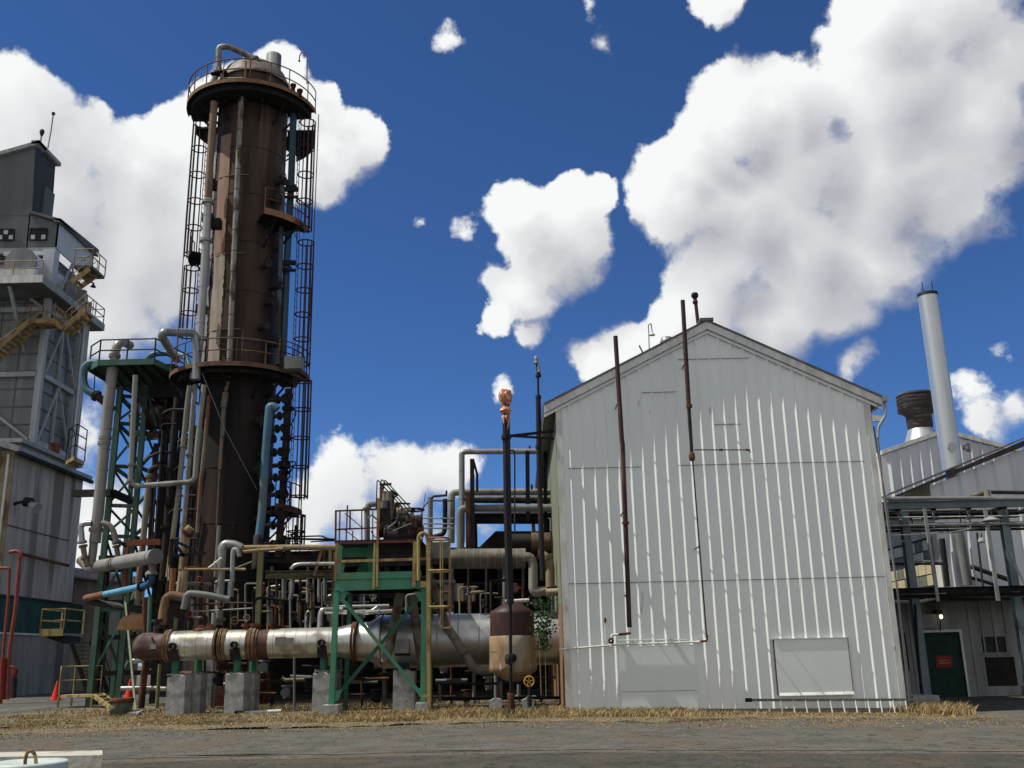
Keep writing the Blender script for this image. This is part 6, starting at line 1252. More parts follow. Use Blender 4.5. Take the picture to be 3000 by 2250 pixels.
T('grey_hairpin_pipe', 'broad grey elbow joining the thick pale riser to the level pipes', [(650,1625),(650,1604),(660,1593),(690,1596),(708,1606)], 12.5, galv, RK-1.3, bend=.3)
T('slim_grey_riser', 'slimmer grey riser with an elbow beside the thick pale riser', [(702,1630),(696,1612),(684,1608),(682,1625),(680,1705)], 6.8, steelg, RK-1.7, bend=.2)
tag(MB().box(tuple(P(666,1748,RK-1.8)), tuple(P(686,1705,RK-1.5))).build('white_junction_box', steelg), 'pale box at the foot of the slimmer grey riser', 'box')
T('orange_yellow_pipe', 'thin orange and yellow level pipe crossing the foot of the column', [(525,1669),(560,1668),(720,1668)], 4, mat('orange_yellow_pipe', (.33,.17,.06), (.28,.24,.12), (.35,.32,.26), scale=1.6, stretch=.5, rough=.7), RK-1.5, flanges=(.1,.45))
T('slanting_white_pipe', 'short whitish flanged pipe slanting up toward the grey elbow', [(612,1664),(632,1650),(650,1634)], 4, trimw, RK-1.8, flanges=(.5,))
T('fat_tan_pipe', 'fat tan pipe stub left of the dark grey elbow', [(542,1672),(534,1745)], 12.5, tanins, RK-1.9)
T('orange_pipe', 'orange-rusty vertical pipe left of the fat tan stub', [(508,1665),(503,1742)], 9, mat('orange_rust_pipe', (.30,.13,.055), (.2,.09,.045), scale=1.5, rough=.8), RK-2, flanges=())
T('maroon_slim_pipe', 'slim maroon pipe left of the orange-rusty pipe', [(498,1600),(488,1790)], 4, maroon, RK-1.6)
T('brown_elbow_pipe', 'stout brown elbow pipe rising from the rusty exchanger head', [(474,1838),(478,1790),(487,1752),(502,1744),(545,1752)], 13, mat('brown_ochre_pipe', (.22,.13,.07), (.14,.09,.06), (.3,.2,.08), scale=1.4, rough=.75), RK-2.2, flanges=(.01,), fm=darkst, bend=.35)
T('dark_grey_elbow_pipe', 'dark grey elbow pipe lying over the orange level pipe run', [(538,1785),(546,1745),(556,1738),(600,1742),(672,1757)], 9.5, greypipe, RK-2.3, bend=.25)
T('thin_maroon_level_pipe', 'thin maroon level pipe with a wheel valve above the exchanger', [(560,1772),(700,1766),(740,1768)], 2.8, maroon, RK-1.8, flanges=(.45,))
T('thin_steel_level_pipe', 'thin steel level pipe just below the maroon one', [(555,1792),(640,1788),(740,1782)], 2.2, steelg, RK-1.9)
T('arched_black_pipe', 'thin black arched pipe in front of the olive rack post', [(742,1850),(744,1765),(752,1753),(770,1752),(840,1758)], 4, blacks, RK-1.0, bend=.2)
T('short_grey_pipe', 'short blunt grey pipe standing on the exchanger', [(627,1795),(624,1846)], 6.5, steelg, RK-2)
T('lichen_green_pipe', 'short lichen-green pipe standing behind the exchanger head', [(517,1805),(511,1852)], 6, olive, RK-2)
T('pale_green_post_pipe', 'pale green upright in front of the rusty hood', [(440,1745),(436,1860)], 6, greenp, RK-.6)
T('thin_white_conduit', 'thin white conduit with a cap left of the maroon slim pipe', [(495,1655),(493,1700)], 2, chrome, RK-2.2)
T('column_foot_conduit', 'tall slim grey conduit standing in front of the column foot', [(642,1540),(632,1690)], 6, greypipe, RK+.8)
T('slanting_yellow_pipe', 'dim yellow pipe slanting behind the slimmer grey riser', [(690,1665),(740,1645)], 2.5, olive, RK-1)
bkt = thing('black_bracket_frame', 'black triangular bracket frame left of the column foot', 'bracket', P(560,1640,RK-.4))
for a, b in (((503,1580),(575,1615)),((505,1628),(603,1620)),((507,1585),(540,1630)),((503,1580),(500,1690))): MB().bar(P(*a,RK-1.2), P(*b,RK-1.2), .10, .10).build('bracket_bar', blacks, bkt)
for i, (x, y, r) in enumerate(((470,1590,.3),(520,1790,.16),(648,1768,.13),(690,1818,.13),(600,1812,.12),(556,1800,.1),(590,1845,.3),(615,1842,.22))):
    if i == 0: continue
    c_ = P(x,y,RK-2.1); t = thing('small_valve', 'small rusty valve among the pipes over the exchanger, '+['beside the header disc','on the lichen-green pipe','at the wheel on the maroon pipe','ring shaped, right of centre','above the middle flange','left of the short grey pipe','broad flat cover left','broad flat cover right'][i], 'valve', c_)
    if i > 5: MB().lathe([(0,.18),(r*.4,.16),(r,.02),(r,-.06),(0,-.06)], c_, seg=12).build('cover', mat('pinkish_rust_cover%d' % i, (.26,.13,.09), (.18,.09,.06), scale=4, rough=.8), t); continue
    MB().cyl(c_-V((0,0,.22)), c_+V((0,0,.1)), .06, seg=8).build('body', rust, t)
    MB().tube([c_+V((r*math.cos(ang(k*30)), -.1, r*math.sin(ang(k*30)))) for k in range(13)], .018, seg=6, bend=0).bar(c_+V((-r,-.1,0)), c_+V((r,-.1,0)), .02).build('hand_wheel', [redm, rust, tanins, tanins, darkst, redm][i], t)
    MB().flange(c_-V((0,0,.15)), (0,0,1), .1, .06).build('flange', darkst, t)
# ---- ground level pipes and clutter
T('silver_ground_pipe', 'bright silver pipe near the ground left of the first concrete pier', [(355,2017),(430,2015),(487,2018)], 6.5, chrome, 38, bend=0)
T('silver_ground_pipe', 'short bright silver pipe between the first and second pier pairs', [(628,2005),(662,2004)], 4.5, chrome, 38.5)
T('silver_stub', 'short bright silver stub above the orange post by the exchanger head', [(390,1937),(418,1934)], 7.5, chrome, 37)
T('white_discarded_pipe', 'white pipe lying on the ground between the second and third pier pairs', [(690,2091),(706,2090),(824,2083)], 5.5, whitel, 34.2)
tag(MB().lathe([(.11,0),(.11,.25),(.08,.25),(.075,.05)], P(703,2090,34.0), (-.2,-1,0), 16).build('dark_pipe_end', darkst), 'dark open mouth at the left end of the white ground pipe', 'pipe end')
T('olive_ground_pipe', 'olive rusty pipe low between the second and third pier pairs', [(826,1985),(834,1993),(912,1990)], 5.5, olive, 37, bend=.2)
T('mossy_post', 'mossy yellow-green post between the tub and the first pier', [(469,1945),(459,2075)], 5.5, mat('mossy_post', (.22,.24,.09), (.15,.17,.07), scale=3, rough=.85), 36.2)
T('rusty_ground_pipe', 'long rusty pipe near the ground right of the third pier', [(1005,1985),(1080,1990),(1140,1988)], 5, rust, 36.5)
T('dark_skid_pipe', 'dark level pipe low behind the yellow ladder', [(1270,2005),(1430,2003),(1620,1998)], 4, darkst, 35)
T('dark_skid_pipe', 'lower dark level pipe behind the stained tank', [(1290,2048),(1430,2046),(1640,2044)], 4.5, blacks, 35.2)
T('dark_skid_pipe', 'maroon level pipe between tank and shed', [(1505,1984),(1628,1984)], 2.5, maroon, 32)
T('grey_skid_post', 'faint grey stub standing behind the yellow ladder foot', [(1287,2005),(1289,2055)], 4.5, greypipe, 35)
T('grey_skid_post', 'dark grey stub behind the left tank leg', [(1466,1995),(1468,2050)], 5, greypipe, 33.5)
rr = random.Random(31); kinds = [('darkst',darkst),('blacks',blacks),('greypipe',greypipe),('rust',rust)]
where = ['behind the first pier','between the first two pier pairs','behind the second pier pair','between second and third piers','left of the green platform','under the green platform','under the large clad drum','behind the yellow ladder','behind the stained tank','next to the shed corner']
ORD = 'first second third fourth fifth sixth seventh eighth ninth tenth eleventh twelfth thirteenth fourteenth fifteenth sixteenth seventeenth eighteenth nineteenth twentieth twenty-first twenty-second twenty-third twenty-fourth twenty-fifth'.split()
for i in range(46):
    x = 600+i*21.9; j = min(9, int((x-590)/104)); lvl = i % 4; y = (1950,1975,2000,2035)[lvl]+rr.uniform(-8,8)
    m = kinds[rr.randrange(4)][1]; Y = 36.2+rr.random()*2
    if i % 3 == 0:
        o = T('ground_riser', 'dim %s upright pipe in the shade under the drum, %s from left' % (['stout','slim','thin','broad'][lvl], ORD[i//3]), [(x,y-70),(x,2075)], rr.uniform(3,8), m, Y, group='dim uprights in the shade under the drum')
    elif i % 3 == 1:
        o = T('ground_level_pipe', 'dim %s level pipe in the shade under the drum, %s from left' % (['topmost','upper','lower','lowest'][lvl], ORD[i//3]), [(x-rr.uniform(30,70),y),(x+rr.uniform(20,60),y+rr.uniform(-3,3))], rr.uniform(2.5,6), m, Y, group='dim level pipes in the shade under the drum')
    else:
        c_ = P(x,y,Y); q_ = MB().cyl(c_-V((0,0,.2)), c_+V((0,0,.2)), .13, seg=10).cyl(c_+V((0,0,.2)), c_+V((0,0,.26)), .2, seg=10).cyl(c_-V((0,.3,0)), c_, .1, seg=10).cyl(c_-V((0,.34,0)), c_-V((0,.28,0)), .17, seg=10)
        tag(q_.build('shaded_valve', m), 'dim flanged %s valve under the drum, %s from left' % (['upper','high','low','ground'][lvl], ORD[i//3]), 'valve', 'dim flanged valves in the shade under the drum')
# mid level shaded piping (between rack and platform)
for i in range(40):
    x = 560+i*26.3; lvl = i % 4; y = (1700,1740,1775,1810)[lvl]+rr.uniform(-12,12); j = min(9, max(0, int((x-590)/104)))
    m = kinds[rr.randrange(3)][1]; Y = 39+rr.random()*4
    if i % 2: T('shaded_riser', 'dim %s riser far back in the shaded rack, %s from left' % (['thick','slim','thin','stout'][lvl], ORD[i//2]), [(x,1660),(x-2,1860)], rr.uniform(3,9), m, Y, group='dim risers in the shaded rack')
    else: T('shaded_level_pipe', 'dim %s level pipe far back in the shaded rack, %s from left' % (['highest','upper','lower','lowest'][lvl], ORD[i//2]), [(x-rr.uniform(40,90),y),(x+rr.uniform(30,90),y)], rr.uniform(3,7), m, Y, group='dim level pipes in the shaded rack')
# nearer tangle over the exchangers: elbows, droppers and short runs in mixed finishes
tone = [('grey',greypipe),('tan',tanins),('rusty',rust),('silver',galv),('olive',olive),('black',darkst)]
for i in range(48):
    x = 566+i*22.0 if i < 24 else 820+(i-24)*31
    if 975 < x < 1262 and i % 2: continue
    k = (i*5+i//6) % 6; nm, m = tone[k]; Y = 37.6+rr.random()*1.6; up_ = rr.random() < .55; r_ = rr.uniform(1.8,5.2)
    y0 = rr.uniform(1700,1765); y1 = rr.uniform(1790,1845)
    if up_: pts_ = [(x,y1+18),(x-1,y0),(x+rr.choice((-1,1))*rr.uniform(22,60),y0-rr.uniform(0,6))]
    else: pts_ = [(x-rr.uniform(15,40),y0+20),(x,y0+20),(x-1,y1),(x+rr.uniform(20,45),y1)]
    T('rack_elbow_pipe', '%s %s %s pipe in the tangle above the exchangers, %s from left' % (['thin','slim','medium','thick'][min(3,int(r_-1.5))], nm, 'right-angled' if up_ else 'stepped', ORD[i] if i < 24 else 'back row '+ORD[i-24]), pts_, r_, m, Y, flanges=(rr.uniform(.2,.4),) if i % 3 == 0 else (), fm=darkst, bend=.1, group='mixed pipes in the tangle above the exchangers')
for i in range(22):
    x = 590+i*46; y = 1700+((i*37) % 120)
    if 985 < x < 1090: continue
    c_ = P(x,y,37.3); t = thing('hand_valve', 'small flanged hand valve in the tangle above the exchangers, %s from left' % ORD[i], 'valve', c_, 'small hand valves in the tangle')
    MB().cyl(c_-V((0,0,.18)), c_+V((0,0,.12)), .05, seg=8).flange(c_-V((0,0,.15)), (0,0,1), .1, .06).cyl(c_, c_-V((0,.25,0)), .02, seg=6).build('body', [darkst,rust,greypipe][i%3], t)
    MB().tube([c_+V((.12*math.cos(ang(q*30)), -.25, .12*math.sin(ang(q*30)))) for q in range(13)], .016, seg=6, bend=0).bar(c_+V((-.12,-.25,0)), c_+V((.12,-.25,0)), .018).build('hand_wheel', [redm,rust,darkst,tanins][i%4], t)
# added shelter: roof keeps the sun off, dark wall stands in for shade
sh = thing('added_shade_shelter', 'added open sided shelter blocking sun behind the pipes, left of the shed', 'building', P(1000,1900,48))
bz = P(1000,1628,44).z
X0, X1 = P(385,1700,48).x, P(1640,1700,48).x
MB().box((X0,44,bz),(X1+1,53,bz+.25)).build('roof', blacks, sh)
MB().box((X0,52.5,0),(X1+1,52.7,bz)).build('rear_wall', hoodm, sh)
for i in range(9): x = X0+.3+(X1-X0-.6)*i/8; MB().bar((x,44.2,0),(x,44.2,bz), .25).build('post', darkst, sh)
MB().box((X0,44,bz-.5),(X1+1,44.12,bz)).build('added_eave_beam', darkst, sh)
for i in range(3): z = 1.2+i*1.5; MB().box((X0,43.9,z),(X1,44.1,z+.2)).build('added_girt', blacks, sh)
ob = thing('sunlit_far_hut', 'small pale tan hut glimpsed beyond the pipes right of the yellow cage', 'hut', P(1370,1760,43))
MB().box(tuple(P(1338,1762,43)), tuple(P(1358,1712,43.2))).box(tuple(P(1372,1762,43)), tuple(P(1390,1710,43.2))).build('wall_panels', mat('sunlit_tan_wall', (.55,.45,.30), (.42,.34,.22), scale=1, rough=.8), ob)
MB().box(tuple(P(1300,1760,43.3)), tuple(P(1394,1708,43.4))).build('wall', greysid2, ob)
# ================================================================ RIGHT BACKGROUND BUILDINGS
BY = 40.0
sk = thing('tall_silver_stack', 'tall plain silver stack leaning in view, right of the shed', 'chimney', P(2790,1390,52))
a, b = P(2716,868,52), P(2800,1420,52); sr_ = 27.5*SC(2716,868,52)
b = V((a.x*.55+b.x*.45, 52, b.z)); a = V((b.x,52,a.z))
sx0 = (P(2716,868,52).x+P(2792,1370,52).x)/2
MB().lathe([(sr_*1.0,b.z-4),(sr_,a.z)], (sx0,52,0), seg=40).build('shaft', silver, sk)
MB().lathe([(sr_*1.03,a.z-.02),(sr_*1.03,a.z+.16),(sr_*.9,a.z+.16),(sr_*.9,a.z-.3)], (sx0,52,0), seg=40).build('black_rim', blacks, sk)
for dx in (-.35,.2): MB().tube([(sx0+dx,52-.3,a.z+.1),(sx0+dx,52-.3,a.z+.75)], .022, seg=6).build('lightning_rod', blacks, sk)
for x in (2784, 2824):
    c_ = P(x,1312,52-sr_-.05 if x < 2800 else 52); MB().cyl(c_, c_+V((0.0 if x < 2800 else .25,-.3 if x < 2800 else 0,0)), .16, seg=12).cyl(c_+V((0 if x < 2800 else .2,-.25 if x < 2800 else 0,0)), c_+V((0 if x < 2800 else .3,-.32 if x < 2800 else 0,0)), .25, seg=12).build('sample_port', galv, sk)
GYB = 56.0
gb = thing('far_gabled_mill', 'far white ribbed gable building behind the stack', 'building', P(2780,1500,GYB))
gl_, gp_, gr_ = P(2582,1335,GYB), P(2765,1272,GYB), P(2985,1328,GYB)
k1 = (gp_.z-gl_.z)/(gp_.x-gl_.x)
ribwall(gl_.x, gr_.x+4, 0, lambda x: (gl_.z+(x-gl_.x)*k1) if x < gp_.x else (gp_.z+(x-gp_.x)*(gr_.z-gp_.z)/(gr_.x-gp_.x)), GYB, .60, farw, 'front_wall', gb, 6, None, d=.11, fw=1.9)
for p_, q_ in ((gl_, gp_), (gp_, gr_+(gr_-gp_)*.8)):
    MB().prism([(p_.x,GYB-.14,p_.z+.05),(q_.x,GYB-.14,q_.z+.05),(q_.x,GYB-.14,q_.z+.3),(p_.x,GYB-.14,p_.z+.3)], (0,16,0)).build('roof', trimw, gb)
MB().box((gl_.x-.05,GYB,0),(gl_.x,GYB+14,gl_.z)).build('side_wall', brightw, gb)
rvn = thing('round_roof_ventilator', 'big dark round ventilator with a flared base behind the stack', 'ventilator', P(2690,1290,60))
c_ = P(2695,1245,60); u3 = SC(2695,1200,60)
MB().lathe([(34*u3,0),(36*u3,.3),(36*u3,.9),(55*u3,1.25),(56*u3,1.3),(55*u3,2.1),(52*u3,2.3),(0,2.35)], c_-V((0,0,.3)), seg=40).build('drum_hood', mat('blackened_hood', (.05,.042,.04), (.035,.03,.03), (.12,.10,.08), scale=.8, stretch=.2, rough=.7), rvn)
MB().rings(c_+V((0,0,.9)), c_+V((0,0,1.85)), 55*u3, [0,.25,.5,.75,1], .04, .03, 40).build('bands', darkst, rvn)
MB().lathe([(35*u3,0),(60*u3,-1.5)], c_-V((0,0,.3)), seg=36).build('flared_base', silver, rvn)
# nearer ribbed building with the dark rake
NY = 43.0
nb2 = thing('white_workshop', 'white ribbed workshop with a dark roof edge rising to the right', 'building', P(2900,1600,NY))
na, nc = P(2625,1458,NY-.2), P(3000,1308,NY-.2)
nx0 = P(2752,1600,NY).x; slope = (nc.z-na.z)/(nc.x-na.x)
ribwall(nx0, nc.x+3, 2.2, lambda x: na.z+(x-na.x)*slope-.1, NY, .80, farw, 'front_wall', nb2, 6, None, d=.09, fw=1.6)
nd_ = nc+(nc-na)*.5
MB().prism([(na.x,NY-.2,na.z),(nd_.x,NY-.2,nd_.z),(nd_.x,NY-.2,nd_.z+.34),(na.x,NY-.2,na.z+.10)], (0,.12,0)).build('dark_rake', mat('dark_weathered_rake', (.06,.052,.05), (.045,.04,.04), scale=2, rough=.8), nb2)
MB().prism([(na.x-.3,NY-.18,na.z+.16),(nd_.x,NY-.18,nd_.z+.40),(nd_.x,NY-.18,nd_.z+.44),(na.x-.3,NY-.18,na.z+.2)], (0,9,0)).build('roof', steelg, nb2)
yfar = PX(2600,1700,nx0).y
MB().box((nx0-.06,NY,2.2),(nx0,yfar+4,na.z+.6)).build('side_wall', brightw, nb2)
wl_ = PX(2738,1718,nx0-.1); wr_ = PX(2612,1718,nx0-.1)
panes(nb2, (V((nx0-.12, NY+.6, PX(2735,1718,nx0).z)), V((nx0-.12, NY+6.5, PX(2735,1718,nx0).z)), V((nx0-.12, NY+.6, PX(2735,1575,nx0).z))), [paney, paney, paneg, paney, paneg, paney, paney, paneg, paneg, paney], 'window_band', 7, 4)
MB().tube([P(2760,1578,NY-.2), P(2776,1718,NY-.2)], .12, seg=8).build('black_downpipe', blacks, nb2)
MB().tube(pts3([(2810,1560),(2835,1715)], NY-.3), .2, seg=12).build('grey_flue', greypipe, nb2)
# single storey annex with the door
ax = thing('single_storey_annex', 'shaded single-storey white annex with a green door', 'building', P(2800,2050,BY))
az = P(2800,1762,BY).z
x0a, x1a = P(2600,1900,BY).x, P(3060,1900,BY).x
dxa, dxb = P(2713,1940,BY).x, P(2822,1940,BY).x; dz = P(2765,1852,BY).z
axm = mat('shade_dimmed_boards', (.34,.345,.33), (.24,.245,.235), (.15,.145,.13), scale=.8, stretch=6, rough=.7, bump=.05)  # boards and door darkened in colour for the shade around them
MB().box((x0a,BY,-.4),(dxa,BY+.1,az)).build('wall', axm, ax); MB().box((dxa,BY,dz),(dxb,BY+.1,az)).build('wall', axm, ax)
wx0, wx1, wz0, wz1 = P(2880,1910,BY).x, P(2950,1910,BY).x, P(2910,1912,BY).z, P(2910,1865,BY).z
lx0, lx1, lz0, lz1 = P(2890,1975,BY).x, P(2978,1975,BY).x, P(2930,2010,BY).z, P(2930,1925,BY).z
MB().box((dxb,BY,-.4),(wx0,BY+.1,az)).build('wall', axm, ax); MB().box((wx0,BY,wz1),(x1a,BY+.1,az)).build('wall', axm, ax)
MB().box((wx0,BY,-.4),(lx1+.1,BY+.1,lz0)).build('wall', axm, ax); MB().box((lx1,BY,lz0),(x1a,BY+.1,wz1)).build('wall', axm, ax); MB().box((wx0,BY,lz1),(lx1,BY+.1,wz0)).build('wall', axm, ax)
for i in range(13):
    x = x0a+(x1a-x0a)*i/13
    if not (dxa-.05 < x < dxb+.05): MB().box((x,BY-.03,-.4 if x < wx0-.1 else lz1+.02),(x+.06,BY-.001,az)).build('batten', axm, ax)
dr = MB().box((dxa,BY+.05,-.4),(dxb,BY+.12,dz)).build('door', mat('green_door', (.010,.045,.030), (.008,.033,.023), scale=2, rough=.6), ax)
sgx = (dxa+dxb)/2+.0; sgz = P(2770,1938,BY).z
sg = MB().box((sgx-.32,BY+.035,sgz-.22),(sgx+.32,BY+.049,sgz+.22)).build('red_notice', redsign, dr)
def text3(body, loc, size, m, parent, name='lettering'):
    cu = bpy.data.curves.new(name, 'FONT'); cu.body = body; cu.size = size; cu.align_x = 'CENTER'; cu.extrude = .002
    tmp = bpy.data.objects.new('tmp', cu); COL.objects.link(tmp); dg = bpy.context.evaluated_depsgraph_get(); me = bpy.data.meshes.new_from_object(tmp.evaluated_get(dg)); bpy.data.objects.remove(tmp)
    o = bpy.data.objects.new(name, me); COL.objects.link(o); o.parent = parent; o.location = V(loc)-BASE[parent.name]; o.rotation_euler = (math.pi/2,0,0); me.materials.clear(); me.materials.append(m); return o
MB().box((sgx-.22,BY+.030,sgz+.02),(sgx+.22,BY+.034,sgz+.06)).box((sgx-.25,BY+.030,sgz-.08),(sgx+.25,BY+.034,sgz-.03)).build('faded_lettering_lines', paintw, sg)
MB().box((dxa-.09,BY-.03,-.4),(dxa,BY+.06,dz+.09)).box((dxb,BY-.03,-.4),(dxb+.09,BY+.06,dz+.09)).box((dxa,BY-.03,dz),(dxb,BY+.06,dz+.09)).build('door_frame', trimw, ax)
MB().box((wx0,BY+.03,wz0),(wx1+.3,BY+.08,wz1)).build('dark_window', glassd, ax); MB().box((wx0-.06,BY-.04,wz0-.07),(wx1+.05,BY-.0,wz0)).box((wx1,BY-.02,wz0),(lx1,BY+.03,wz1)).build('window_sill', axm, ax)
lo = MB().box((lx0,BY+.06,lz0),(lx1,BY+.1,lz1))
for i in range(12): z = lz0+(lz1-lz0)*(i+.3)/12; lo.prism([(lx0,BY+.0,z),(lx0,BY+.05,z+.06),(lx0,BY+.06,z+.06),(lx0,BY+.01,z)], (lx1-lx0,0,0))
lo.build('louvre', darkst, ax); MB().box((lx0-.1,BY-.01,lz0),(lx0,BY+.05,lz1)).build('louvre_frame', axm, ax)
MB().box((x0a,BY-.7,az),(x1a,BY+4,az+.15)).build('roof', roofm, ax)
MB().box((P(2625,1880,BY).x,BY-.02,P(2640,1965,BY).z),(P(2655,1880,BY).x,BY+.0,P(2640,1855,BY).z)).build('dark_opening', blacks, ax)
lt = thing('lit_wall_lamp', 'small lit bulkhead lamp glowing above the green door', 'lamp', P(2757,1808,BY-.1))
lpz = P(2757,1806,BY-.3); MB().box((lpz.x-.16,BY-.3,lpz.z+.10),(lpz.x+.08,BY-.0,lpz.z+.24)).build('bracket', darkst, lt)
MB().lathe([(0,.07),(.05,.06),(.065,0),(.05,-.07),(0,-.09)], lpz, seg=14).build('bulb', lampm, lt)
tag(MB().bar(P(2755,1820,BY-.05),P(2756,1848,BY-.05), .03).build('conduit', darkst), 'thin dark conduit between the lit lamp and the green door', 'conduit')
tag(MB().box((P(2690,1835,BY-.1).x,BY-.12,P(2700,1842,BY).z),(P(2745,1835,BY-.1).x,BY-.03,P(2700,1800,BY).z)).build('white_slatted_vent', axm), 'pale slatted vent left of the lit lamp', 'vent')
# ---- pipe rack on the right
R_ = 36.0
rk = thing('overhead_pipe_bridge', 'blue-grey overhead pipe bridge running right from the shed', 'pipe rack', P(2800,1500,R_))
bz1, bz0 = P(2800,1467,R_).z, P(2800,1488,R_).z; xs0, xs1 = P(2584,1478,R_).x, P(3100,1478,R_).x
MB().ibeam((xs0,R_,(bz0+bz1)/2), (xs1,R_,(bz0+bz1)/2), .3, bz1-bz0).box((xs0,R_-.06,bz0+.03),(xs1,R_-.03,bz1-.03)).build('top_beam', bluegrey, rk)
MB().ibeam((xs0,R_+3,(bz0+bz1)/2), (xs1,R_+3,(bz0+bz1)/2), .3, .3).build('top_beam', blacks, rk)
for py, h in ((1728,.2),(1745,.14)):
    z = P(2800,py,R_).z; MB().ibeam((xs0,R_,z), (xs1,R_,z), .2, h).build('lower_beam', blacks, rk)
    MB().ibeam((xs0,R_+2.6,z), (xs1,R_+2.6,z), .2, h).build('lower_beam', blacks, rk)
for (a, b, w, m) in (((2708,1490),(2748,1762),.11,steelg),((2886,1490),(2925,1760),.13,steelg)): MB().bar(P(*a,R_-.2), P(*b,R_-.2), w, .06).build('hanger', m, rk)
for x, xb in ((2640,2718),(2965,2990)):
    A, B = P(x,1490,R_+.8), P(xb,2035,R_+.8); xx = (A.x+B.x)/2; MB().ibeam((xx-.0,R_+.8,-.35), (xx,R_+.8,A.z), .28, .28, (0,-1,0)).build('column', bluegrey, rk)
for i in range(5):
    x = xs0+.6+i*1.3; MB().bar((x,R_,bz0),(x,R_+3,bz0), .12, .12, (0,0,1)).build('cross_beam', blacks, rk)
    if i < 4: MB().bar((x,R_+.1,bz0-.05),(x+1.2,R_+2.9,bz0-.05), .08, .08, (0,0,1)).build('plan_brace', steelg, rk)
MB().bar(P(2955,1615,R_), P(3010,1730,R_), .07, .05).build('diagonal_stay', steelg, rk)
xs_r = P(2590,1540,R_-.1)
T('bridge_pipe', 'large grey pipe along the very top of the blue-grey bridge', [(2588,1461),(2815,1459),(3080,1462)], 6, galv, R_-.05)
T('bridge_pipe', 'fat brown stub with an end cap lying on the pipe bridge', [(2846,1456),(2892,1440)], 8, MATS['olive_brown_lagging'], R_+.3)
T('bridge_pipe', 'elbow fitting joining the fat brown stub on the pipe bridge', [(2890,1436),(2895,1462)], 9, insul, R_+.1)
T('bridge_pipe', 'dark pipe on the bridge at the right edge above the beam', [(2905,1442),(3080,1444)], 5.5, darkst, R_+.2)
for i, (y, r, m, lab) in enumerate(((1540,3.5,galv,'pale pipe, highest of the pipes under the bridge'),(1547,3,darkst,'dark pipe just under the pale one below the bridge'),(1556,4,darkst,'black pipe, lowest of the trio below the bridge'),(1508,5,blacks,'black pipe close under the bridge beam'),(1645,2.5,steelg,'thin pipe crossing in front of the yellow window band'),(1652,3.5,darkst,'dark pipe crossing low in front of the yellow window band'))):
    T('underslung_pipe', lab, [(2595,y),(2760 if y > 1600 else 3060,y-(0 if y > 1600 else 8))], r, m, R_+.5+i*.25)
T('kinked_pipe', 'pale pipe kinked upward under the right half of the bridge', [(2700,1563),(2790,1560),(2870,1545),(3060,1538)], 3, galv, R_+.9, bend=.2)
for i, (y, xe, r_) in enumerate(((1499,2860,2),(1516,3060,1.6),(1526,2700,2.4),(1533,3060,1.5),(1568,2790,1.8),(1590,2660,2),(1735,3060,2.2),(1752,3060,1.8))):
    T('thin_bridge_pipe', 'thin pale pipe hung along the right hand pipe bridge, %s from top' % ORD[i], [(2592+i*3,y),(xe,y-6)], r_, [galv,trimw,steelg][i%3], R_+.2+.3*(i%4), group='thin pale pipes along the pipe bridge')
for i, x in enumerate((2668,2732,2810,2838,2905,2940)):
    T('bridge_dropper', 'short vertical dropper pipe under the right hand bridge, %s from left' % ORD[i], [(x,1492),(x+6,1545)], 2.2, [darkst,steelg][i%2], R_+.7, group='droppers under the pipe bridge')
T('white_floor_pipe', 'upper white pipe on the lower deck of the bridge', [(2600,1738),(2770,1738)], 3.5, panew, R_+1.2)
T('white_floor_pipe', 'lower white pipe beneath the deck of the bridge', [(2610,1762),(2690,1764),(2740,1752)], 5, panew, R_+1.3, bend=.2)
T('dark_duct_pair', 'upper of two dark slanting ducts on the workshop wall', [(2845,1660),(2960,1700)], 7, darkst, NY-.8)
T('dark_duct_pair', 'lower of two dark slanting ducts on the workshop wall', [(2845,1692),(2920,1715)], 5, blacks, NY-.8)
T('black_standpipe', 'black standpipe beside the blue-grey column near the green door', [(2680,1770),(2688,1900),(2700,2030)], 4, blacks, R_+.3, bend=0)
T('slim_dark_riser', 'slim dark pipe left of the right hanger', [(2862,1560),(2880,1720)], 3, darkst, NY-1)
T('slim_grey_riser', 'slim grey pipe left of the slim dark one', [(2846,1640),(2866,1720)], 2, greypipe, NY-1)
for x, y, w, lab in ((2903,1522,.9,'long shaded lamp under the bridge, right part'),(2875,1585,.35,'small round lamp hanging under the bridge')):
    t = thing('hanging_lamp', lab, 'lamp', P(x,y,R_)); MB().lathe([(0,.12),(.08,.1),(w*.35,-.02),(w*.35,-.06),(0,-.05)], P(x,y,R_-.3), seg=16).build('lamp_shade', steelg, t); MB().tube([P(x,y,R_-.3), P(x,y-22,R_-.3)], .02, seg=6).build('stem', darkst, t)
tag(MB().box((P(2668,2040,R_).x,R_-.2,-.4),(P(2745,2040,R_).x,R_+1.6,.0)).build('concrete_plinth', conc), 'low concrete plinth under the blue-grey bridge column', 'plinth')
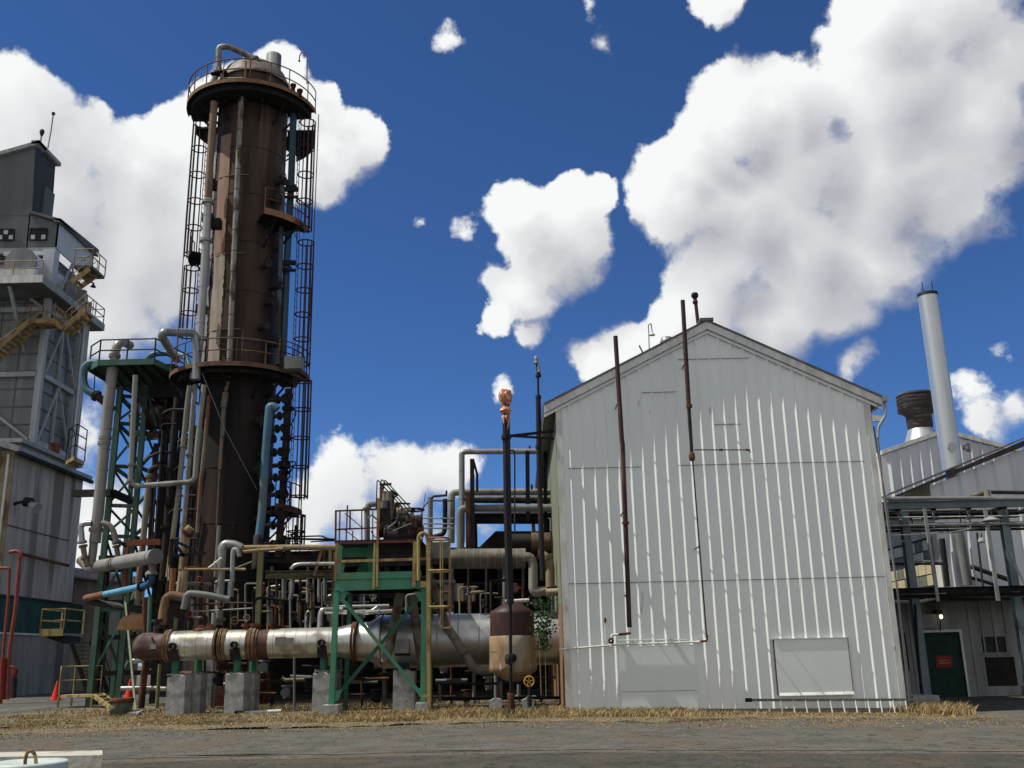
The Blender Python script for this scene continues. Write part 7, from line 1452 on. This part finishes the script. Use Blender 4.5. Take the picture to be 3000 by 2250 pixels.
# ================================================================ FOREGROUND WALL AND LID
fw = thing('low_concrete_wall', 'low pale concrete wall across the lower left corner', 'wall', (-4.5,10.4,0))
q0 = PZ(300,2198,.8); q1 = PZ(300,2212,.8)
MB().prism([(q1.x,q1.y,.8),(q0.x,q0.y,.8),(-9.5,q0.y+.25,.8),(-9.5,q1.y+.25,.8)], (0,0,-.8)).build('wall', oldconc, fw)
wt = thing('white_round_lid', 'white round tank lid at the bottom left corner of the picture', 'lid', PZ(85,2245,.95))
c_ = PZ(85,2243,.95); ru = 106*SC(85,2243,c_.y)
MB().lathe([(0,.02),(ru*.85,.0),(ru*.97,.03),(ru,.01),(ru,-.08),(ru*.9,-.6),(ru*.9,-.62)], c_, seg=48).build('lid', whitel, wt)
hh = MB(); ph_ = [P(73,2260,c_.y-.1), P(74,2222,c_.y-.1), P(80,2205,c_.y-.1), P(90,2199,c_.y-.1), P(100,2206,c_.y-.1), P(105,2224,c_.y-.1), P(106,2262,c_.y-.1)]
tag(hh.tube(ph_, .0125, seg=10, bend=.02).build('rusty_lifting_hoop', mat('yellow_brown_hoop', (.30,.18,.06), (.12,.06,.03), (.45,.33,.12), scale=12, rough=.5)), 'rusty brown hoop handle in front of the white round lid', 'handle')
MB().box((c_.x-.5,c_.y-.4,0),(c_.x+.5,c_.y+.4,.05)).build('base', conc, wt)
import math
f=2870.;p=math.radians(15.5);r=math.radians(1.3);H=1.65
s,c=math.sin,math.cos
R0=(1,0,0);U0=(0,-s(p),c(p));F=(0,c(p),s(p))
R=tuple(R0[i]*c(r)-U0[i]*s(r) for i in range(3));U=tuple(R0[i]*s(r)+U0[i]*c(r) for i in range(3))
def D(px,py): return tuple(F[i]*f+R[i]*(px-1500)+U[i]*(1125-py) for i in range(3))
def P(px,py,Y):
    d=D(px,py);t=Y/d[1];return (d[0]*t,Y,H+d[2]*t)
def G(px,py,z=0):
    d=D(px,py);t=(z-H)/d[2];return (d[0]*t,d[1]*t,z)
def proj(x,y,z):
    v=(x,y,z-H);a=sum(v[i]*F[i] for i in range(3));return (1500+f*sum(v[i]*R[i] for i in range(3))/a,1125-f*sum(v[i]*U[i] for i in range(3))/a)
def horizon(px):
    # py where d.z=0
    return 1125+(F[2]*f+R[2]*(px-1500))/U[2]
